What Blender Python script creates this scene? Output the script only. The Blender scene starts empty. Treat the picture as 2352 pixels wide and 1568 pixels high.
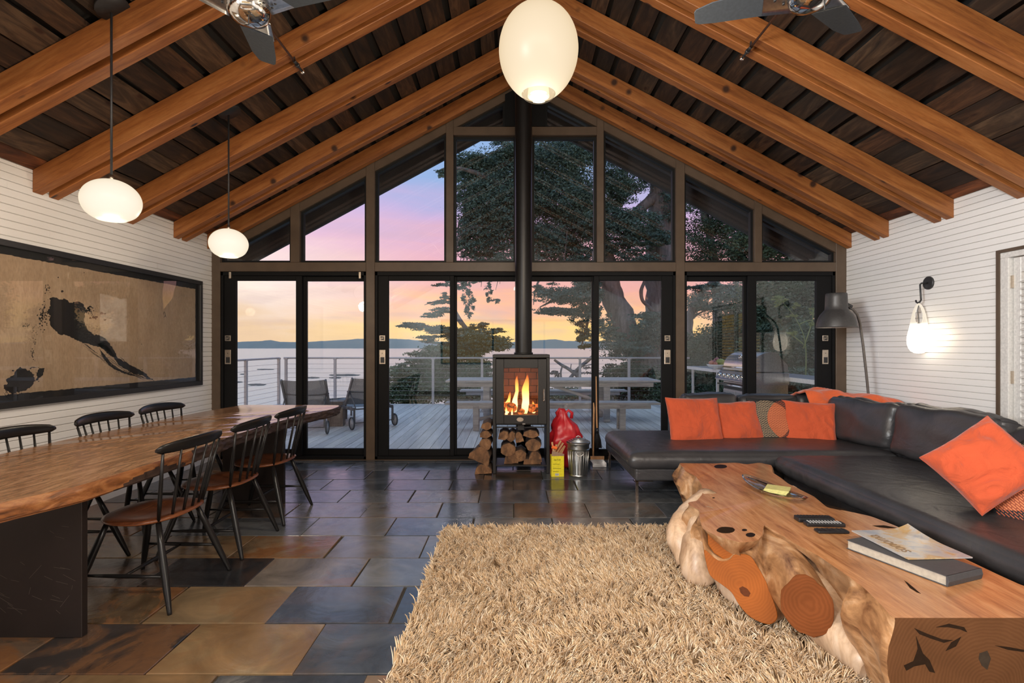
import bpy, bmesh, math, random
import numpy as np
from mathutils import Vector, Matrix, noise, Euler
random.seed(7); np.random.seed(7)
SC = bpy.context.scene; COL = SC.collection
F = 1200.0; CX = 1176.0; HY = 797.0; EYE = 1.34
# ------------------------------------------------------------------ camera / sky / lamps / exposure
cam = bpy.data.objects.new('camera', bpy.data.cameras.new('camera')); COL.objects.link(cam)
cam.location = (0, 0, EYE); cam.rotation_euler = (math.radians(90), 0, 0)
cam.data.lens = 36 * F / 2352; cam.data.sensor_width = 36; cam.data.shift_y = 13 / 2352
cam.data.clip_end = 20000; cam.data.clip_start = 0.05
SC.camera = cam
SC.view_settings.view_transform = 'Standard'; SC.view_settings.look = 'None'
SC.view_settings.exposure = 0.0; SC.view_settings.gamma = 1.0; SC.view_settings.use_curve_mapping = False

def lin(r, g, b):
    f = lambda c: (c / 255 / 12.92) if c / 255 <= .04045 else ((c / 255 + .055) / 1.055) ** 2.4
    return (f(r), f(g), f(b), 1)

def make_world():
    w = bpy.data.worlds.new('dusk_sky'); SC.world = w; w.use_nodes = True
    nt = w.node_tree; nt.nodes.clear(); N = nt.nodes.new; L = nt.links.new
    out = N('ShaderNodeOutputWorld'); bg = N('ShaderNodeBackground'); L(bg.outputs[0], out.inputs[0])
    tc = N('ShaderNodeTexCoord'); sep = N('ShaderNodeSeparateXYZ'); L(tc.outputs['Generated'], sep.inputs[0])
    # stretched noise moves the bands a little, as drifting cloud does
    mp = N('ShaderNodeMapping'); mp.inputs['Scale'].default_value = (2.2, 2.2, 11); L(tc.outputs['Generated'], mp.inputs[0])
    nz = N('ShaderNodeTexNoise'); nz.inputs['Scale'].default_value = 1.7; nz.inputs['Detail'].default_value = 6
    nz.inputs['Roughness'].default_value = .55; nz.inputs['Distortion'].default_value = .6; L(mp.outputs[0], nz.inputs[0])
    m1 = N('ShaderNodeMath'); m1.operation = 'MULTIPLY_ADD'; m1.inputs[1].default_value = .13; m1.inputs[2].default_value = -.065
    L(nz.outputs[0], m1.inputs[0])
    ad = N('ShaderNodeMath'); ad.operation = 'ADD'; L(sep.outputs[2], ad.inputs[0]); L(m1.outputs[0], ad.inputs[1])
    def ramp(stops):
        r = N('ShaderNodeValToRGB'); e = r.color_ramp.elements
        while len(e) < len(stops): e.new(.5)
        for i, (p, c) in enumerate(stops): e[i].position = p; e[i].color = lin(*c)
        L(ad.outputs[0], r.inputs[0]); return r
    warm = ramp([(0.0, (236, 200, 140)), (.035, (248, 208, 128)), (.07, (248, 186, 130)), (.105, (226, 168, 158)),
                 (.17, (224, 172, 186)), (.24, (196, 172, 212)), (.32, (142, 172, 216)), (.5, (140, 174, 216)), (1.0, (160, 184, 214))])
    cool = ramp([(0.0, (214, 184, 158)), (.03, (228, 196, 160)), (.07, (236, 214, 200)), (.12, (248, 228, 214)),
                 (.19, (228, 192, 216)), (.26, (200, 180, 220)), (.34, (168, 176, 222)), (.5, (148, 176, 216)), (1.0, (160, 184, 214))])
    mr = N('ShaderNodeMapRange'); mr.inputs[1].default_value = -.42; mr.inputs[2].default_value = -.12; L(sep.outputs[0], mr.inputs[0])
    mx = N('ShaderNodeMix'); mx.data_type = 'RGBA'; L(mr.outputs[0], mx.inputs[0]); L(cool.outputs[0], mx.inputs[6]); L(warm.outputs[0], mx.inputs[7])
    # soft grey-mauve cloud bank low on the left, pink wisps higher up
    nz2 = N('ShaderNodeTexNoise'); nz2.inputs['Scale'].default_value = 2.6; nz2.inputs['Detail'].default_value = 8; nz2.inputs['Distortion'].default_value = .4
    mp2 = N('ShaderNodeMapping'); mp2.inputs['Scale'].default_value = (1.2, 1.2, 6.5); mp2.inputs['Location'].default_value = (1.3, .4, .2)
    L(tc.outputs['Generated'], mp2.inputs[0]); L(mp2.outputs[0], nz2.inputs[0])
    cr = N('ShaderNodeValToRGB'); cr.color_ramp.elements[0].position = .5; cr.color_ramp.elements[1].position = .68; L(nz2.outputs[0], cr.inputs[0])
    lowm = N('ShaderNodeMapRange'); lowm.inputs[1].default_value = .30; lowm.inputs[2].default_value = .02; L(sep.outputs[2], lowm.inputs[0])
    mm = N('ShaderNodeMath'); mm.operation = 'MULTIPLY'; L(cr.outputs[0], mm.inputs[0]); L(lowm.outputs[0], mm.inputs[1])
    mm2 = N('ShaderNodeMath'); mm2.operation = 'MULTIPLY'; mm2.inputs[1].default_value = .75; L(mm.outputs[0], mm2.inputs[0])
    mx2 = N('ShaderNodeMix'); mx2.data_type = 'RGBA'; L(mm2.outputs[0], mx2.inputs[0]); L(mx.outputs[2], mx2.inputs[6]); mx2.inputs[7].default_value = lin(196, 168, 170)
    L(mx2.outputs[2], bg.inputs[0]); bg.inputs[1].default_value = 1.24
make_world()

def lamp(name, kind, loc, power, color=(1, .87, .70), size=.1, sy=None, rot=(0, 0, 0), label=None):
    d = bpy.data.lights.new(name, kind); d.energy = power; d.color = color
    if kind == 'AREA':
        d.size = size
        if sy: d.shape = 'RECTANGLE'; d.size_y = sy
    else: d.shadow_soft_size = size
    o = bpy.data.objects.new(name, d); COL.objects.link(o); o.location = loc; o.rotation_euler = rot
    return o
# unseen fill lights added behind the camera to brighten the room
lamp('overhead_fill_light', 'AREA', (.2, -1.0, 3.31), 290, (1, .91, .80), 6.2, .34, (math.radians(26), 0, 0))
def aim(d): return Vector(d).to_track_quat('-Z', 'Y').to_euler()
lamp('side_fill_light', 'AREA', (-3.2, -1.4, 2.1), 240, (.93, .97, 1.0), 1.5, 1.2, aim((1, -.27, .0)))  # added cool fill for the right wall, turned away from the glass
_l = lamp('side_fill_light', 'AREA', (-3.2, -1.5, 2.2), 36, (.95, .98, 1.0), 1.2, 1.0, aim((.772, .635, -.03))); _l.data.spread = math.radians(58)  # second added fill, narrow beam onto the right wall
lamp('side_fill_light', 'AREA', (3.6, -1.4, 2.1), 85, (1, .88, .72), 1.5, 1.2, aim((-1, -.27, .0)))  # added warm fill for the left wall, no fitting behind it
# the bulbs of the hanging globes shine out of their open bottoms
BIG = (.132, 2.6); P1 = (-2.323, 3.03); P2 = (-2.350, 4.333)
lamp('globe_bulb', 'POINT', (BIG[0], BIG[1], 2.46), 75, (1, .82, .60), .09)
lamp('pendant_bulb', 'POINT', (P1[0], P1[1], 1.98), 11, (1, .82, .60), .08)
lamp('pendant_bulb', 'POINT', (P2[0], P2[1], 1.98), 11, (1, .82, .60), .08)

# ------------------------------------------------------------------ helpers
def px(x, y, Y): return Vector(((x - CX) * Y / F, Y, EYE - (y - HY) * Y / F))
def onz(x, y, Z):
    Y = F * (EYE - Z) / (y - HY); return Vector(((x - CX) * Y / F, Y, Z))

class MB:
    def __init__(s): s.v = []; s.f = []; s.m = []; s.sm = []
    def add(s, vs, fs, mi=0, smooth=False):
        o = len(s.v); s.v += [tuple(v) for v in vs]
        for f in fs: s.f.append(tuple(i + o for i in f)); s.m.append(mi); s.sm.append(smooth)
        return s
    def box(s, x0, x1, y0, y1, z0, z1, mi=0):
        v = [(x0, y0, z0), (x1, y0, z0), (x1, y1, z0), (x0, y1, z0), (x0, y0, z1), (x1, y0, z1), (x1, y1, z1), (x0, y1, z1)]
        return s.add(v, [(0, 3, 2, 1), (4, 5, 6, 7), (0, 1, 5, 4), (1, 2, 6, 5), (2, 3, 7, 6), (3, 0, 4, 7)], mi)
    def prism(s, poly, fn, a, b, mi=0, mcap=None):
        """poly: 2D points; fn(u,v,t)->3D; from t=a to t=b"""
        n = len(poly); v = [fn(p[0], p[1], a) for p in poly] + [fn(p[0], p[1], b) for p in poly]
        s.add(v, [(i, (i + 1) % n, (i + 1) % n + n, i + n) for i in range(n)], mi)
        mc = mi if mcap is None else mcap
        s.f.append(tuple(len(s.v) - 2 * n + i for i in range(n - 1, -1, -1))); s.m.append(mc); s.sm.append(False)
        s.f.append(tuple(len(s.v) - n + i for i in range(n))); s.m.append(mc); s.sm.append(False)
        return s
    def bar(s, p0, p1, w, h, up=(0, 0, 1), mi=0):
        p0 = Vector(p0); p1 = Vector(p1); d = (p1 - p0).normalized(); u = Vector(up)
        r = d.cross(u)
        if r.length < 1e-4: r = d.cross(Vector((1, 0, 0)))
        r.normalize(); u = r.cross(d).normalized()
        v = []
        for p in (p0, p1):
            for a, b in ((-1, -1), (1, -1), (1, 1), (-1, 1)): v.append(p + r * (a * w / 2) + u * (b * h / 2))
        return s.add(v, [(0, 3, 2, 1), (4, 5, 6, 7), (0, 1, 5, 4), (1, 2, 6, 5), (2, 3, 7, 6), (3, 0, 4, 7)], mi)
    def tube(s, pts, rad, n=10, mi=0, cap=True, smooth=True):
        pts = [Vector(p) for p in pts]; k = len(pts)
        rads = rad if isinstance(rad, (list, tuple)) else [rad] * k
        ref = Vector((0, 0, 1)); vs = []
        t0 = (pts[1] - pts[0]).normalized()
        if abs(t0.dot(ref)) > .95: ref = Vector((1, 0, 0))
        u = t0.cross(ref).normalized()
        for i, p in enumerate(pts):
            t = (pts[min(i + 1, k - 1)] - pts[max(i - 1, 0)]).normalized()
            u = (u - t * u.dot(t)).normalized(); w = t.cross(u)
            for j in range(n):
                a = 2 * math.pi * j / n; vs.append(p + (u * math.cos(a) + w * math.sin(a)) * rads[i])
        fs = [(i * n + j, i * n + (j + 1) % n, (i + 1) * n + (j + 1) % n, (i + 1) * n + j) for i in range(k - 1) for j in range(n)]
        s.add(vs, fs, mi, smooth)
        if cap:
            o = len(s.v) - k * n
            s.f.append(tuple(o + j for j in range(n - 1, -1, -1))); s.m.append(mi); s.sm.append(False)
            s.f.append(tuple(o + (k - 1) * n + j for j in range(n))); s.m.append(mi); s.sm.append(False)
        return s
    def lathe(s, prof, c, n=32, axis=(0, 0, 1), mi=0, smooth=True):
        q = Vector((0, 0, 1)).rotation_difference(Vector(axis)); c = Vector(c); k = len(prof); vs = []
        for r, z in prof:
            for j in range(n):
                a = 2 * math.pi * j / n; vs.append(c + q @ Vector((r * math.cos(a), r * math.sin(a), z)))
        fs = [(i * n + j, i * n + (j + 1) % n, (i + 1) * n + (j + 1) % n, (i + 1) * n + j) for i in range(k - 1) for j in range(n)]
        return s.add(vs, fs, mi, smooth)
    def build(s, name, mats, parent=None, bevel=0, sharp=None, seg=2, color=None, loc=None, rot=None, subsurf=0):
        me = bpy.data.meshes.new(name); me.from_pydata(s.v, [], s.f)
        if not isinstance(mats, (list, tuple)): mats = [mats]
        for m in mats: me.materials.append(m)
        me.polygons.foreach_set('material_index', s.m); me.polygons.foreach_set('use_smooth', s.sm)
        me.update()
        if sharp: me.set_sharp_from_angle(angle=math.radians(sharp))
        o = bpy.data.objects.new(name, me); COL.objects.link(o)
        if parent: o.parent = parent
        if loc: o.location = loc
        if rot: o.rotation_euler = rot
        if color: o.color = color
        if bevel:
            b = o.modifiers.new('bevel', 'BEVEL'); b.width = bevel; b.segments = seg; b.limit_method = 'ANGLE'; b.angle_limit = math.radians(40)
        if subsurf:
            b = o.modifiers.new('sub', 'SUBSURF'); b.levels = subsurf; b.render_levels = subsurf
        return o

def tag(o, label=None, cat=None, group=None, kind=None):
    if label: o['label'] = label
    if cat: o['category'] = cat
    if group: o['group'] = group
    if kind: o['kind'] = kind
    return o
def empty(name, loc=(0, 0, 0), rz=0, label=None, cat=None, group=None, kind=None):
    o = bpy.data.objects.new(name, None); COL.objects.link(o); o.location = loc; o.rotation_euler = (0, 0, rz); o.empty_display_size = .1
    return tag(o, label, cat, group, kind)
def copy_tree(o, parent=None):
    c = o.copy(); COL.objects.link(c); c.parent = parent
    for ch in list(o.children): copy_tree(ch, c)
    return c

def rbox(hx, hy, hz, r, n=10, fn=None, c=(0, 0, 0)):
    """rounded box as a smooth grid; returns MB. fn(p, unit) may displace"""
    mb = MB(); vid = {}; vs = []; fs = []
    def V(i, j, k):
        key = (i, j, k)
        if key in vid: return vid[key]
        u = Vector((i / n * 2 - 1, j / n * 2 - 1, k / n * 2 - 1))
        def sp(t):  # more samples near the rim
            return math.copysign(1 - (1 - abs(t)) ** 1.5, t)
        q = Vector((sp(u.x) * hx, sp(u.y) * hy, sp(u.z) * hz))
        inn = Vector((max(-hx + r, min(hx - r, q.x)), max(-hy + r, min(hy - r, q.y)), max(-hz + r, min(hz - r, q.z))))
        d = q - inn
        p = inn + d.normalized() * r if d.length > 1e-6 else q
        nn = d.normalized() if d.length > 1e-6 else Vector((0, 0, 1))
        if fn: p = fn(p, u, nn)
        vid[key] = len(vs); vs.append(p + Vector(c)); return vid[key]
    for a in range(n):
        for b in range(n):
            fs.append((V(a, b, 0), V(a, b + 1, 0), V(a + 1, b + 1, 0), V(a + 1, b, 0)))
            fs.append((V(a, b, n), V(a + 1, b, n), V(a + 1, b + 1, n), V(a, b + 1, n)))
            fs.append((V(a, 0, b), V(a + 1, 0, b), V(a + 1, 0, b + 1), V(a, 0, b + 1)))
            fs.append((V(a, n, b), V(a, n, b + 1), V(a + 1, n, b + 1), V(a + 1, n, b)))
            fs.append((V(0, a, b), V(0, a, b + 1), V(0, a + 1, b + 1), V(0, a + 1, b)))
            fs.append((V(n, a, b), V(n, a + 1, b), V(n, a + 1, b + 1), V(n, a, b + 1)))
    return mb.add(vs, fs, 0, True)

# ------------------------------------------------------------------ materials
class NT:
    def __init__(s, name):
        s.m = bpy.data.materials.new(name); s.m.use_nodes = True; s.nt = s.m.node_tree
        s.b = s.nt.nodes['Principled BSDF']; s.out = s.nt.nodes['Material Output']
    def N(s, t, **k):
        n = s.nt.nodes.new(t)
        for a, b in k.items(): setattr(n, a, b)
        return n
    def L(s, a, b): s.nt.links.new(a, b)
    def coords(s, scale=(1, 1, 1), rnd=True, rot=(0, 0, 0)):
        tc = s.N('ShaderNodeTexCoord'); mp = s.N('ShaderNodeMapping'); mp.inputs['Scale'].default_value = scale; mp.inputs['Rotation'].default_value = rot
        if rnd:
            oi = s.N('ShaderNodeObjectInfo'); ad = s.N('ShaderNodeVectorMath', operation='MULTIPLY_ADD')
            ad.inputs[1].default_value = (17.3, 11.1, 23.7); s.L(oi.outputs['Random'], ad.inputs[0]); s.L(tc.outputs['Object'], ad.inputs[2]); s.L(ad.outputs[0], mp.inputs[0])
        else: s.L(tc.outputs['Object'], mp.inputs[0])
        return mp.outputs[0]
    def noise(s, vec, scale, detail=4, rough=.5, dist=0):
        n = s.N('ShaderNodeTexNoise'); n.inputs['Scale'].default_value = scale; n.inputs['Detail'].default_value = detail
        n.inputs['Roughness'].default_value = rough; n.inputs['Distortion'].default_value = dist; s.L(vec, n.inputs['Vector']); return n.outputs[0]
    def ramp(s, fac, stops):
        r = s.N('ShaderNodeValToRGB'); e = r.color_ramp.elements
        while len(e) < len(stops): e.new(.5)
        for i, (p, c) in enumerate(stops): e[i].position = p; e[i].color = c if len(c) == 4 else (*c, 1)
        s.L(fac, r.inputs[0]); return r.outputs[0]
    def mix(s, fac, a, b, bt='MIX'):
        m = s.N('ShaderNodeMix', data_type='RGBA', blend_type=bt)
        for i, v in ((0, fac), (6, a), (7, b)):
            if hasattr(v, 'type') and hasattr(v, 'node'): s.L(v, m.inputs[i])
            else: m.inputs[i].default_value = v
        return m.outputs[2]
    def bump(s, h, strength=.3, dist=.01, prev=None):
        b = s.N('ShaderNodeBump'); b.inputs['Strength'].default_value = strength; b.inputs['Distance'].default_value = dist
        s.L(h, b.inputs['Height'])
        if prev: s.L(prev, b.inputs['Normal'])
        s.L(b.outputs[0], s.b.inputs['Normal']); return b.outputs[0]
    def set(s, **k):
        for a, v in k.items():
            i = s.b.inputs[a.replace('_', ' ')]
            if hasattr(v, 'node'): s.L(v, i)
            else: i.default_value = v
        return s

def flat(name, col, rough=.5, metal=0, bump=0, bscale=60, var=1, **k):
    t = NT(name); v = t.coords(rnd=False)
    n = t.noise(v, bscale, 4); c = t.ramp(n, [(.3, [x * (1 - .14 * var) for x in col[:3]]), (.7, [min(1, x * (1 + .1 * var)) for x in col[:3]])])
    t.set(Base_Color=c, Roughness=rough, Metallic=metal)
    if bump: t.bump(n, bump, .004)
    for a, b in k.items(): t.b.inputs[a.replace('_', ' ')].default_value = b
    return t.m
def wood(name, cols, scale=(1, 12, 12), nscale=3, rough=.45, knots=False, bump=.15, tint=False, ringy=.6, rnd=True, rot=(0, 0, 0), knotcol=(.05, .02, .01, 1)):
    """grain along local X unless scale says otherwise"""
    t = NT(name); v = t.coords(scale, rnd, rot)
    a = t.noise(v, nscale, 8, .62, ringy)
    big = t.noise(v, nscale * .28, 3, .5, .3)
    c = t.ramp(a, [(.28 + .44 * i / (len(cols) - 1), cols[i]) for i in range(len(cols))])
    c = t.mix(.35, c, t.ramp(big, [(.3, (.55, .55, .55)), (.7, (1.25, 1.2, 1.15))]), 'MULTIPLY')
    fine = t.noise(v, nscale * 9, 3, .6)
    c = t.mix(.35, c, t.ramp(fine, [(.35, (.6, .58, .55)), (.6, (1.1, 1.1, 1.1))]), 'MULTIPLY')
    if knots:
        v2 = t.coords((1, 2.6, .9) if scale[0] < scale[1] else (2.6, 1, 1.2), rnd)
        vo = t.N('ShaderNodeTexVoronoi'); vo.inputs['Scale'].default_value = 3.2; t.L(v2, vo.inputs['Vector'])
        k = t.ramp(vo.outputs['Distance'], [(.07, (1, 1, 1)), (.14, (0, 0, 0))])
        c = t.mix(k, c, knotcol)
    if tint:
        oi = t.N('ShaderNodeObjectInfo'); c = t.mix(1.0, c, oi.outputs['Color'], 'MULTIPLY')
    t.set(Base_Color=c, Roughness=rough)
    if bump: t.bump(a, bump, .004)
    return t.m

M = {}
M['rafter'] = wood('fir_rafter', [(.17, .050, .012), (.33, .115, .028), (.43, .175, .052)], (.9, 11, 11), 2.2, .50, knots=True)
M['plank'] = wood('reclaimed_plank', [(.018, .011, .008), (.085, .054, .033), (.21, .145, .095)], (7, 1, 7), 1.6, .8, knots=True, bump=.6, tint=True, ringy=1.6)
def plank_holes():
    t = NT('reclaimed_plank2'); return t
M['backing'] = flat('black_roof_board', (.012, .011, .010), .8)
M['shiplap'] = flat('white_painted_board', (.85, .835, .815), .42, bscale=3, var=.12)
M['wallpaint'] = flat('white_wall_paint', (.72, .70, .66), .5)
M['bronze'] = flat('bronze_painted_steel', (.10, .068, .045), .42, 0.0, .05, 8, Specular_IOR_Level=.4)
M['black'] = flat('black_door_frame', (.006, .006, .0065), .6, Specular_IOR_Level=.18)
M['glassframe'] = flat('black_window_frame', (.007, .0075, .008), .5, Specular_IOR_Level=.25)
M['soffit'] = flat('grey_soffit', (.055, .055, .058), .9, bump=.4, bscale=90)
M['steel'] = flat('brushed_steel', (.62, .62, .62), .28, 1.0)
M['coppery'] = flat('brown_pipe', (.20, .10, .06), .4, .6)
M['napkin'] = flat('pale_yellow_paper', (.62, .58, .22), .7)
M['chrome'] = flat('polished_chrome', (.80, .78, .74), .10, 1.0)
M['nickel'] = flat('satin_nickel', (.55, .47, .38), .35, 1.0)
M['darkmetal'] = flat('dark_lamp_metal', (.035, .035, .037), .45, .3)
M['stove'] = flat('charcoal_stove_steel', (.020, .019, .019), .42, .2)
M['pipe'] = flat('black_flue_steel', (.012, .011, .011), .38, .3)
M['blackwood'] = flat('black_lacquered_wood', (.009, .0085, .0085), .30, Specular_IOR_Level=.35)
M['seatwood'] = wood('walnut_seat', [(.07, .022, .010), (.13, .042, .018), (.20, .07, .03)], (12, 1, 12), 1.5, .25)
M['seatedge'] = flat('seat_edge_plywood', (.30, .10, .035), .35)

def slate():
    t = NT('slate_tile'); v = t.coords((1, 1, 1)); oi = t.N('ShaderNodeObjectInfo')
    a = t.noise(v, 2.2, 8, .6, 1.5); b = t.noise(v, 14, 8, .65, .6); w = t.noise(v, 1.1, 3, .5, .8)
    base = t.ramp(a, [(.3, (.55, .55, .55)), (.5, (1, 1, 1)), (.72, (1.6, 1.5, 1.4))])
    c = t.mix(1.0, base, oi.outputs['Color'], 'MULTIPLY')
    sep = t.N('ShaderNodeMapRange'); sep.inputs[1].default_value = .0; sep.inputs[2].default_value = 1.0; t.L(oi.outputs['Alpha'], sep.inputs[0])
    rust = t.ramp(t.noise(v, 1.7, 6, .6, 1.8), [(.47, (0, 0, 0)), (.56, (1, 1, 1))])
    mul = t.mix(1.0, rust, (1, 1, 1, 1), 'MULTIPLY')
    rm = t.N('ShaderNodeMath', operation='MULTIPLY'); t.L(rust, rm.inputs[0]); t.L(sep.outputs[0], rm.inputs[1])
    c = t.mix(rm.outputs[0], c, t.mix(b, (.28, .13, .05, 1), (.10, .045, .022, 1)))
    t.set(Base_Color=c, Roughness=t.ramp(b, [(.3, (.11, .11, .11)), (.7, (.26, .26, .26))]), Specular_IOR_Level=.9)
    n1 = t.bump(b, .16, .004); t.bump(a, .28, .010, n1)
    return t.m
M['slate'] = slate()
M['grout'] = flat('grout', (.05, .043, .036), .8)
M['slab'] = wood('walnut_slab_top', [(.11, .052, .026), (.36, .19, .095), (.55, .34, .20)], (8, 1.6, 5), 1.5, .18, bump=.02, ringy=3.0, rnd=False)
M['slabedge'] = wood('slab_live_edge', [(.05, .018, .008), (.26, .095, .030), (.42, .19, .07)], (5, 2.0, 9), 2.5, .35, bump=1.0, ringy=1.5, rnd=False)
M['bark'] = flat('dark_bark', (.045, .025, .018), .6, 0, 1.0, 30)
M['legsteel'] = flat('blackened_steel', (.030, .022, .020), .45, .55, .08, 5)
M['teak'] = wood('teak_root_top', [(.26, .10, .035), (.48, .22, .09), (.60, .32, .15)], (14, 1.6, 10), 1.2, .22, bump=.03, ringy=.9, rnd=False)
M['teakside'] = wood('teak_root_side', [(.10, .035, .014), (.45, .24, .11), (.74, .52, .33)], (6, 2.2, 5), 1.2, .30, bump=.5, ringy=1.6, rnd=False)
def cutwood(name, a, b, center=(0, 0, 0)):
    t = NT(name); tc = t.N('ShaderNodeTexCoord'); mp = t.N('ShaderNodeMapping'); mp.inputs['Location'].default_value = [-x for x in center]
    t.L(tc.outputs['Object'], mp.inputs[0])
    wv = t.N('ShaderNodeTexWave', wave_type='RINGS', rings_direction='SPHERICAL'); wv.inputs['Scale'].default_value = 26; wv.inputs['Distortion'].default_value = 7
    wv.inputs['Detail'].default_value = 3; wv.inputs['Detail Scale'].default_value = .6; t.L(mp.outputs[0], wv.inputs['Vector'])
    n = t.noise(mp.outputs[0], 5, 5)
    c = t.mix(wv.outputs['Fac'], a, [x * .35 + y * .65 for x, y in zip(b, a)]); c = t.mix(.5, c, t.ramp(n, [(.3, (.55, .5, .45)), (.7, (1.2, 1.15, 1.1))]), 'MULTIPLY')
    t.set(Base_Color=c, Roughness=.5, Specular_IOR_Level=.08); return t.m
M['cut1'] = cutwood('polished_cut_face', (.30, .085, .012, 1), (.20, .050, .006, 1), (-.48, -.45, .18))
M['cut2'] = cutwood('round_cut_face', (.18, .055, .016, 1), (.10, .028, .008, 1), (-.31, -.72, .235))
M['cutend'] = cutwood('table_end_grain', (.13, .058, .025, 1), (.075, .031, .013, 1), (.06, -1.2, .16))
M['knot'] = flat('dark_knot', (.014, .008, .006), .6, Specular_IOR_Level=.15)

def leather():
    t = NT('charcoal_leather'); v = t.coords((1, 1, 1), False)
    n = t.noise(v, 4, 4, .5); c = t.ramp(n, [(.3, (.030, .029, .031)), (.7, (.047, .045, .047))])
    f = t.N('ShaderNodeTexVoronoi'); f.inputs['Scale'].default_value = 320; t.L(v, f.inputs['Vector'])
    t.set(Base_Color=c, Roughness=.38, Specular_IOR_Level=.6)
    n1 = t.bump(f.outputs['Distance'], .12, .002); t.bump(t.noise(v, 5, 3, .5, 1.4), .45, .018, n1)
    return t.m
M['leather'] = leather()
def fabric(name, col, rough=.85):
    t = NT(name); v = t.coords((1, 1, 1), False); n = t.noise(v, 6, 3)
    c = t.ramp(n, [(.3, [x * .9 for x in col]), (.7, [min(1, x * 1.08) for x in col])])
    t.set(Base_Color=c, Roughness=rough, Sheen_Weight=.25)
    w = t.noise(v, 7, 5, .55, 1.0); n1 = t.bump(t.noise(v, 400, 2), .1, .001); t.bump(w, .75, .035, n1)
    return t.m
M['orange'] = fabric('orange_cotton', (.52, .075, .020))
M['throw'] = fabric('orange_throw', (.66, .11, .026))
def pattern_pillow():
    t = NT('dashed_circle_fabric'); tc = t.N('ShaderNodeTexCoord'); sp = t.N('ShaderNodeSeparateXYZ'); t.L(tc.outputs['Object'], sp.inputs[0])
    def circ(cx, cz, r):
        a = t.N('ShaderNodeVectorMath', operation='DISTANCE'); cb = t.N('ShaderNodeCombineXYZ'); t.L(sp.outputs[0], cb.inputs[0]); t.L(sp.outputs[2], cb.inputs[2])
        t.L(cb.outputs[0], a.inputs[0]); a.inputs[1].default_value = (cx, 0, cz)
        m = t.N('ShaderNodeMath', operation='LESS_THAN'); t.L(a.outputs['Value'], m.inputs[0]); m.inputs[1].default_value = r; return m.outputs[0]
    A = circ(-.09, 0, .20); B = circ(.11, 0, .205)
    br = t.N('ShaderNodeTexBrick'); br.offset = .5; br.inputs['Scale'].default_value = 1; br.inputs['Brick Width'].default_value = .032; br.inputs['Row Height'].default_value = .0105
    br.inputs['Mortar Size'].default_value = .0035; br.inputs['Mortar Smooth'].default_value = 0
    cb = t.N('ShaderNodeCombineXYZ'); t.L(sp.outputs[0], cb.inputs[0]); t.L(sp.outputs[2], cb.inputs[1]); t.L(cb.outputs[0], br.inputs['Vector'])
    dash = t.N('ShaderNodeMath', operation='SUBTRACT'); dash.inputs[0].default_value = 1; t.L(br.outputs['Fac'], dash.inputs[1])
    blk = (.014, .014, .015, 1)
    cA = t.mix(dash.outputs[0], blk, (.62, .46, .28, 1)); cB = t.mix(dash.outputs[0], blk, (.50, .10, .035, 1)); cAB = t.mix(dash.outputs[0], (.30, .07, .03, 1), (.80, .26, .10, 1))
    c = t.mix(A, blk, cA); c = t.mix(B, c, cB)
    ab = t.N('ShaderNodeMath', operation='MULTIPLY'); t.L(A, ab.inputs[0]); t.L(B, ab.inputs[1]); c = t.mix(ab.outputs[0], c, cAB)
    t.set(Base_Color=c, Roughness=.85); return t.m
M['pattern'] = pattern_pillow()

def thin_glass(name, tint=(1, 1, 1, 1), ior=1.5, rough=0.0, k=1.0):
    t = NT(name); t.nt.nodes.remove(t.b)
    tr = t.N('ShaderNodeBsdfTransparent'); tr.inputs[0].default_value = tint; gl = t.N('ShaderNodeBsdfGlossy'); gl.inputs['Roughness'].default_value = rough
    fr = t.N('ShaderNodeFresnel'); geo = t.N('ShaderNodeNewGeometry'); io = t.N('ShaderNodeMapRange'); io.inputs[3].default_value = ior; io.inputs[4].default_value = 1 / ior
    t.L(geo.outputs['Backfacing'], io.inputs[0]); t.L(io.outputs[0], fr.inputs[0]); mu = t.N('ShaderNodeMath', operation='MULTIPLY'); mu.inputs[1].default_value = k; t.L(fr.outputs[0], mu.inputs[0])
    mx = t.N('ShaderNodeMixShader'); t.L(mu.outputs[0], mx.inputs[0]); t.L(tr.outputs[0], mx.inputs[1]); t.L(gl.outputs[0], mx.inputs[2]); t.L(mx.outputs[0], t.out.inputs[0])
    return t.m
M['glass'] = thin_glass('window_glass', (1, 1, 1, 1), 1.5)
M['artglass'] = thin_glass('art_glass', (.96, .96, .96, 1), 1.5)
M['stoveglass'] = thin_glass('stove_glass', (.95, .9, .85, 1), 1.4)
def emis(name, col, s, gloss=True, edge=.75):
    t = NT(name); lw = t.N('ShaderNodeLayerWeight'); lw.inputs[0].default_value = .35
    c = t.mix(lw.outputs['Facing'], tuple(col) + (1,), (col[0] * edge, col[1] * edge * .93, col[2] * edge * .80, 1))
    t.set(Base_Color=(.02, .02, .02, 1), Roughness=.35, Specular_IOR_Level=.12, Emission_Color=c, Emission_Strength=s); return t.m
M['globe'] = emis('opal_glass_lit', (.98, .80, .56), 1.0)
M['globe2'] = emis('opal_glass_lit_small', (1.0, .90, .74), 1.08)
M['globein'] = emis('opal_glass_mouth', (1.0, .86, .62), 1.6)
M['clearlip'] = thin_glass('clear_glass_lip', (.9, .88, .82, 1), 1.45)

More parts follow.
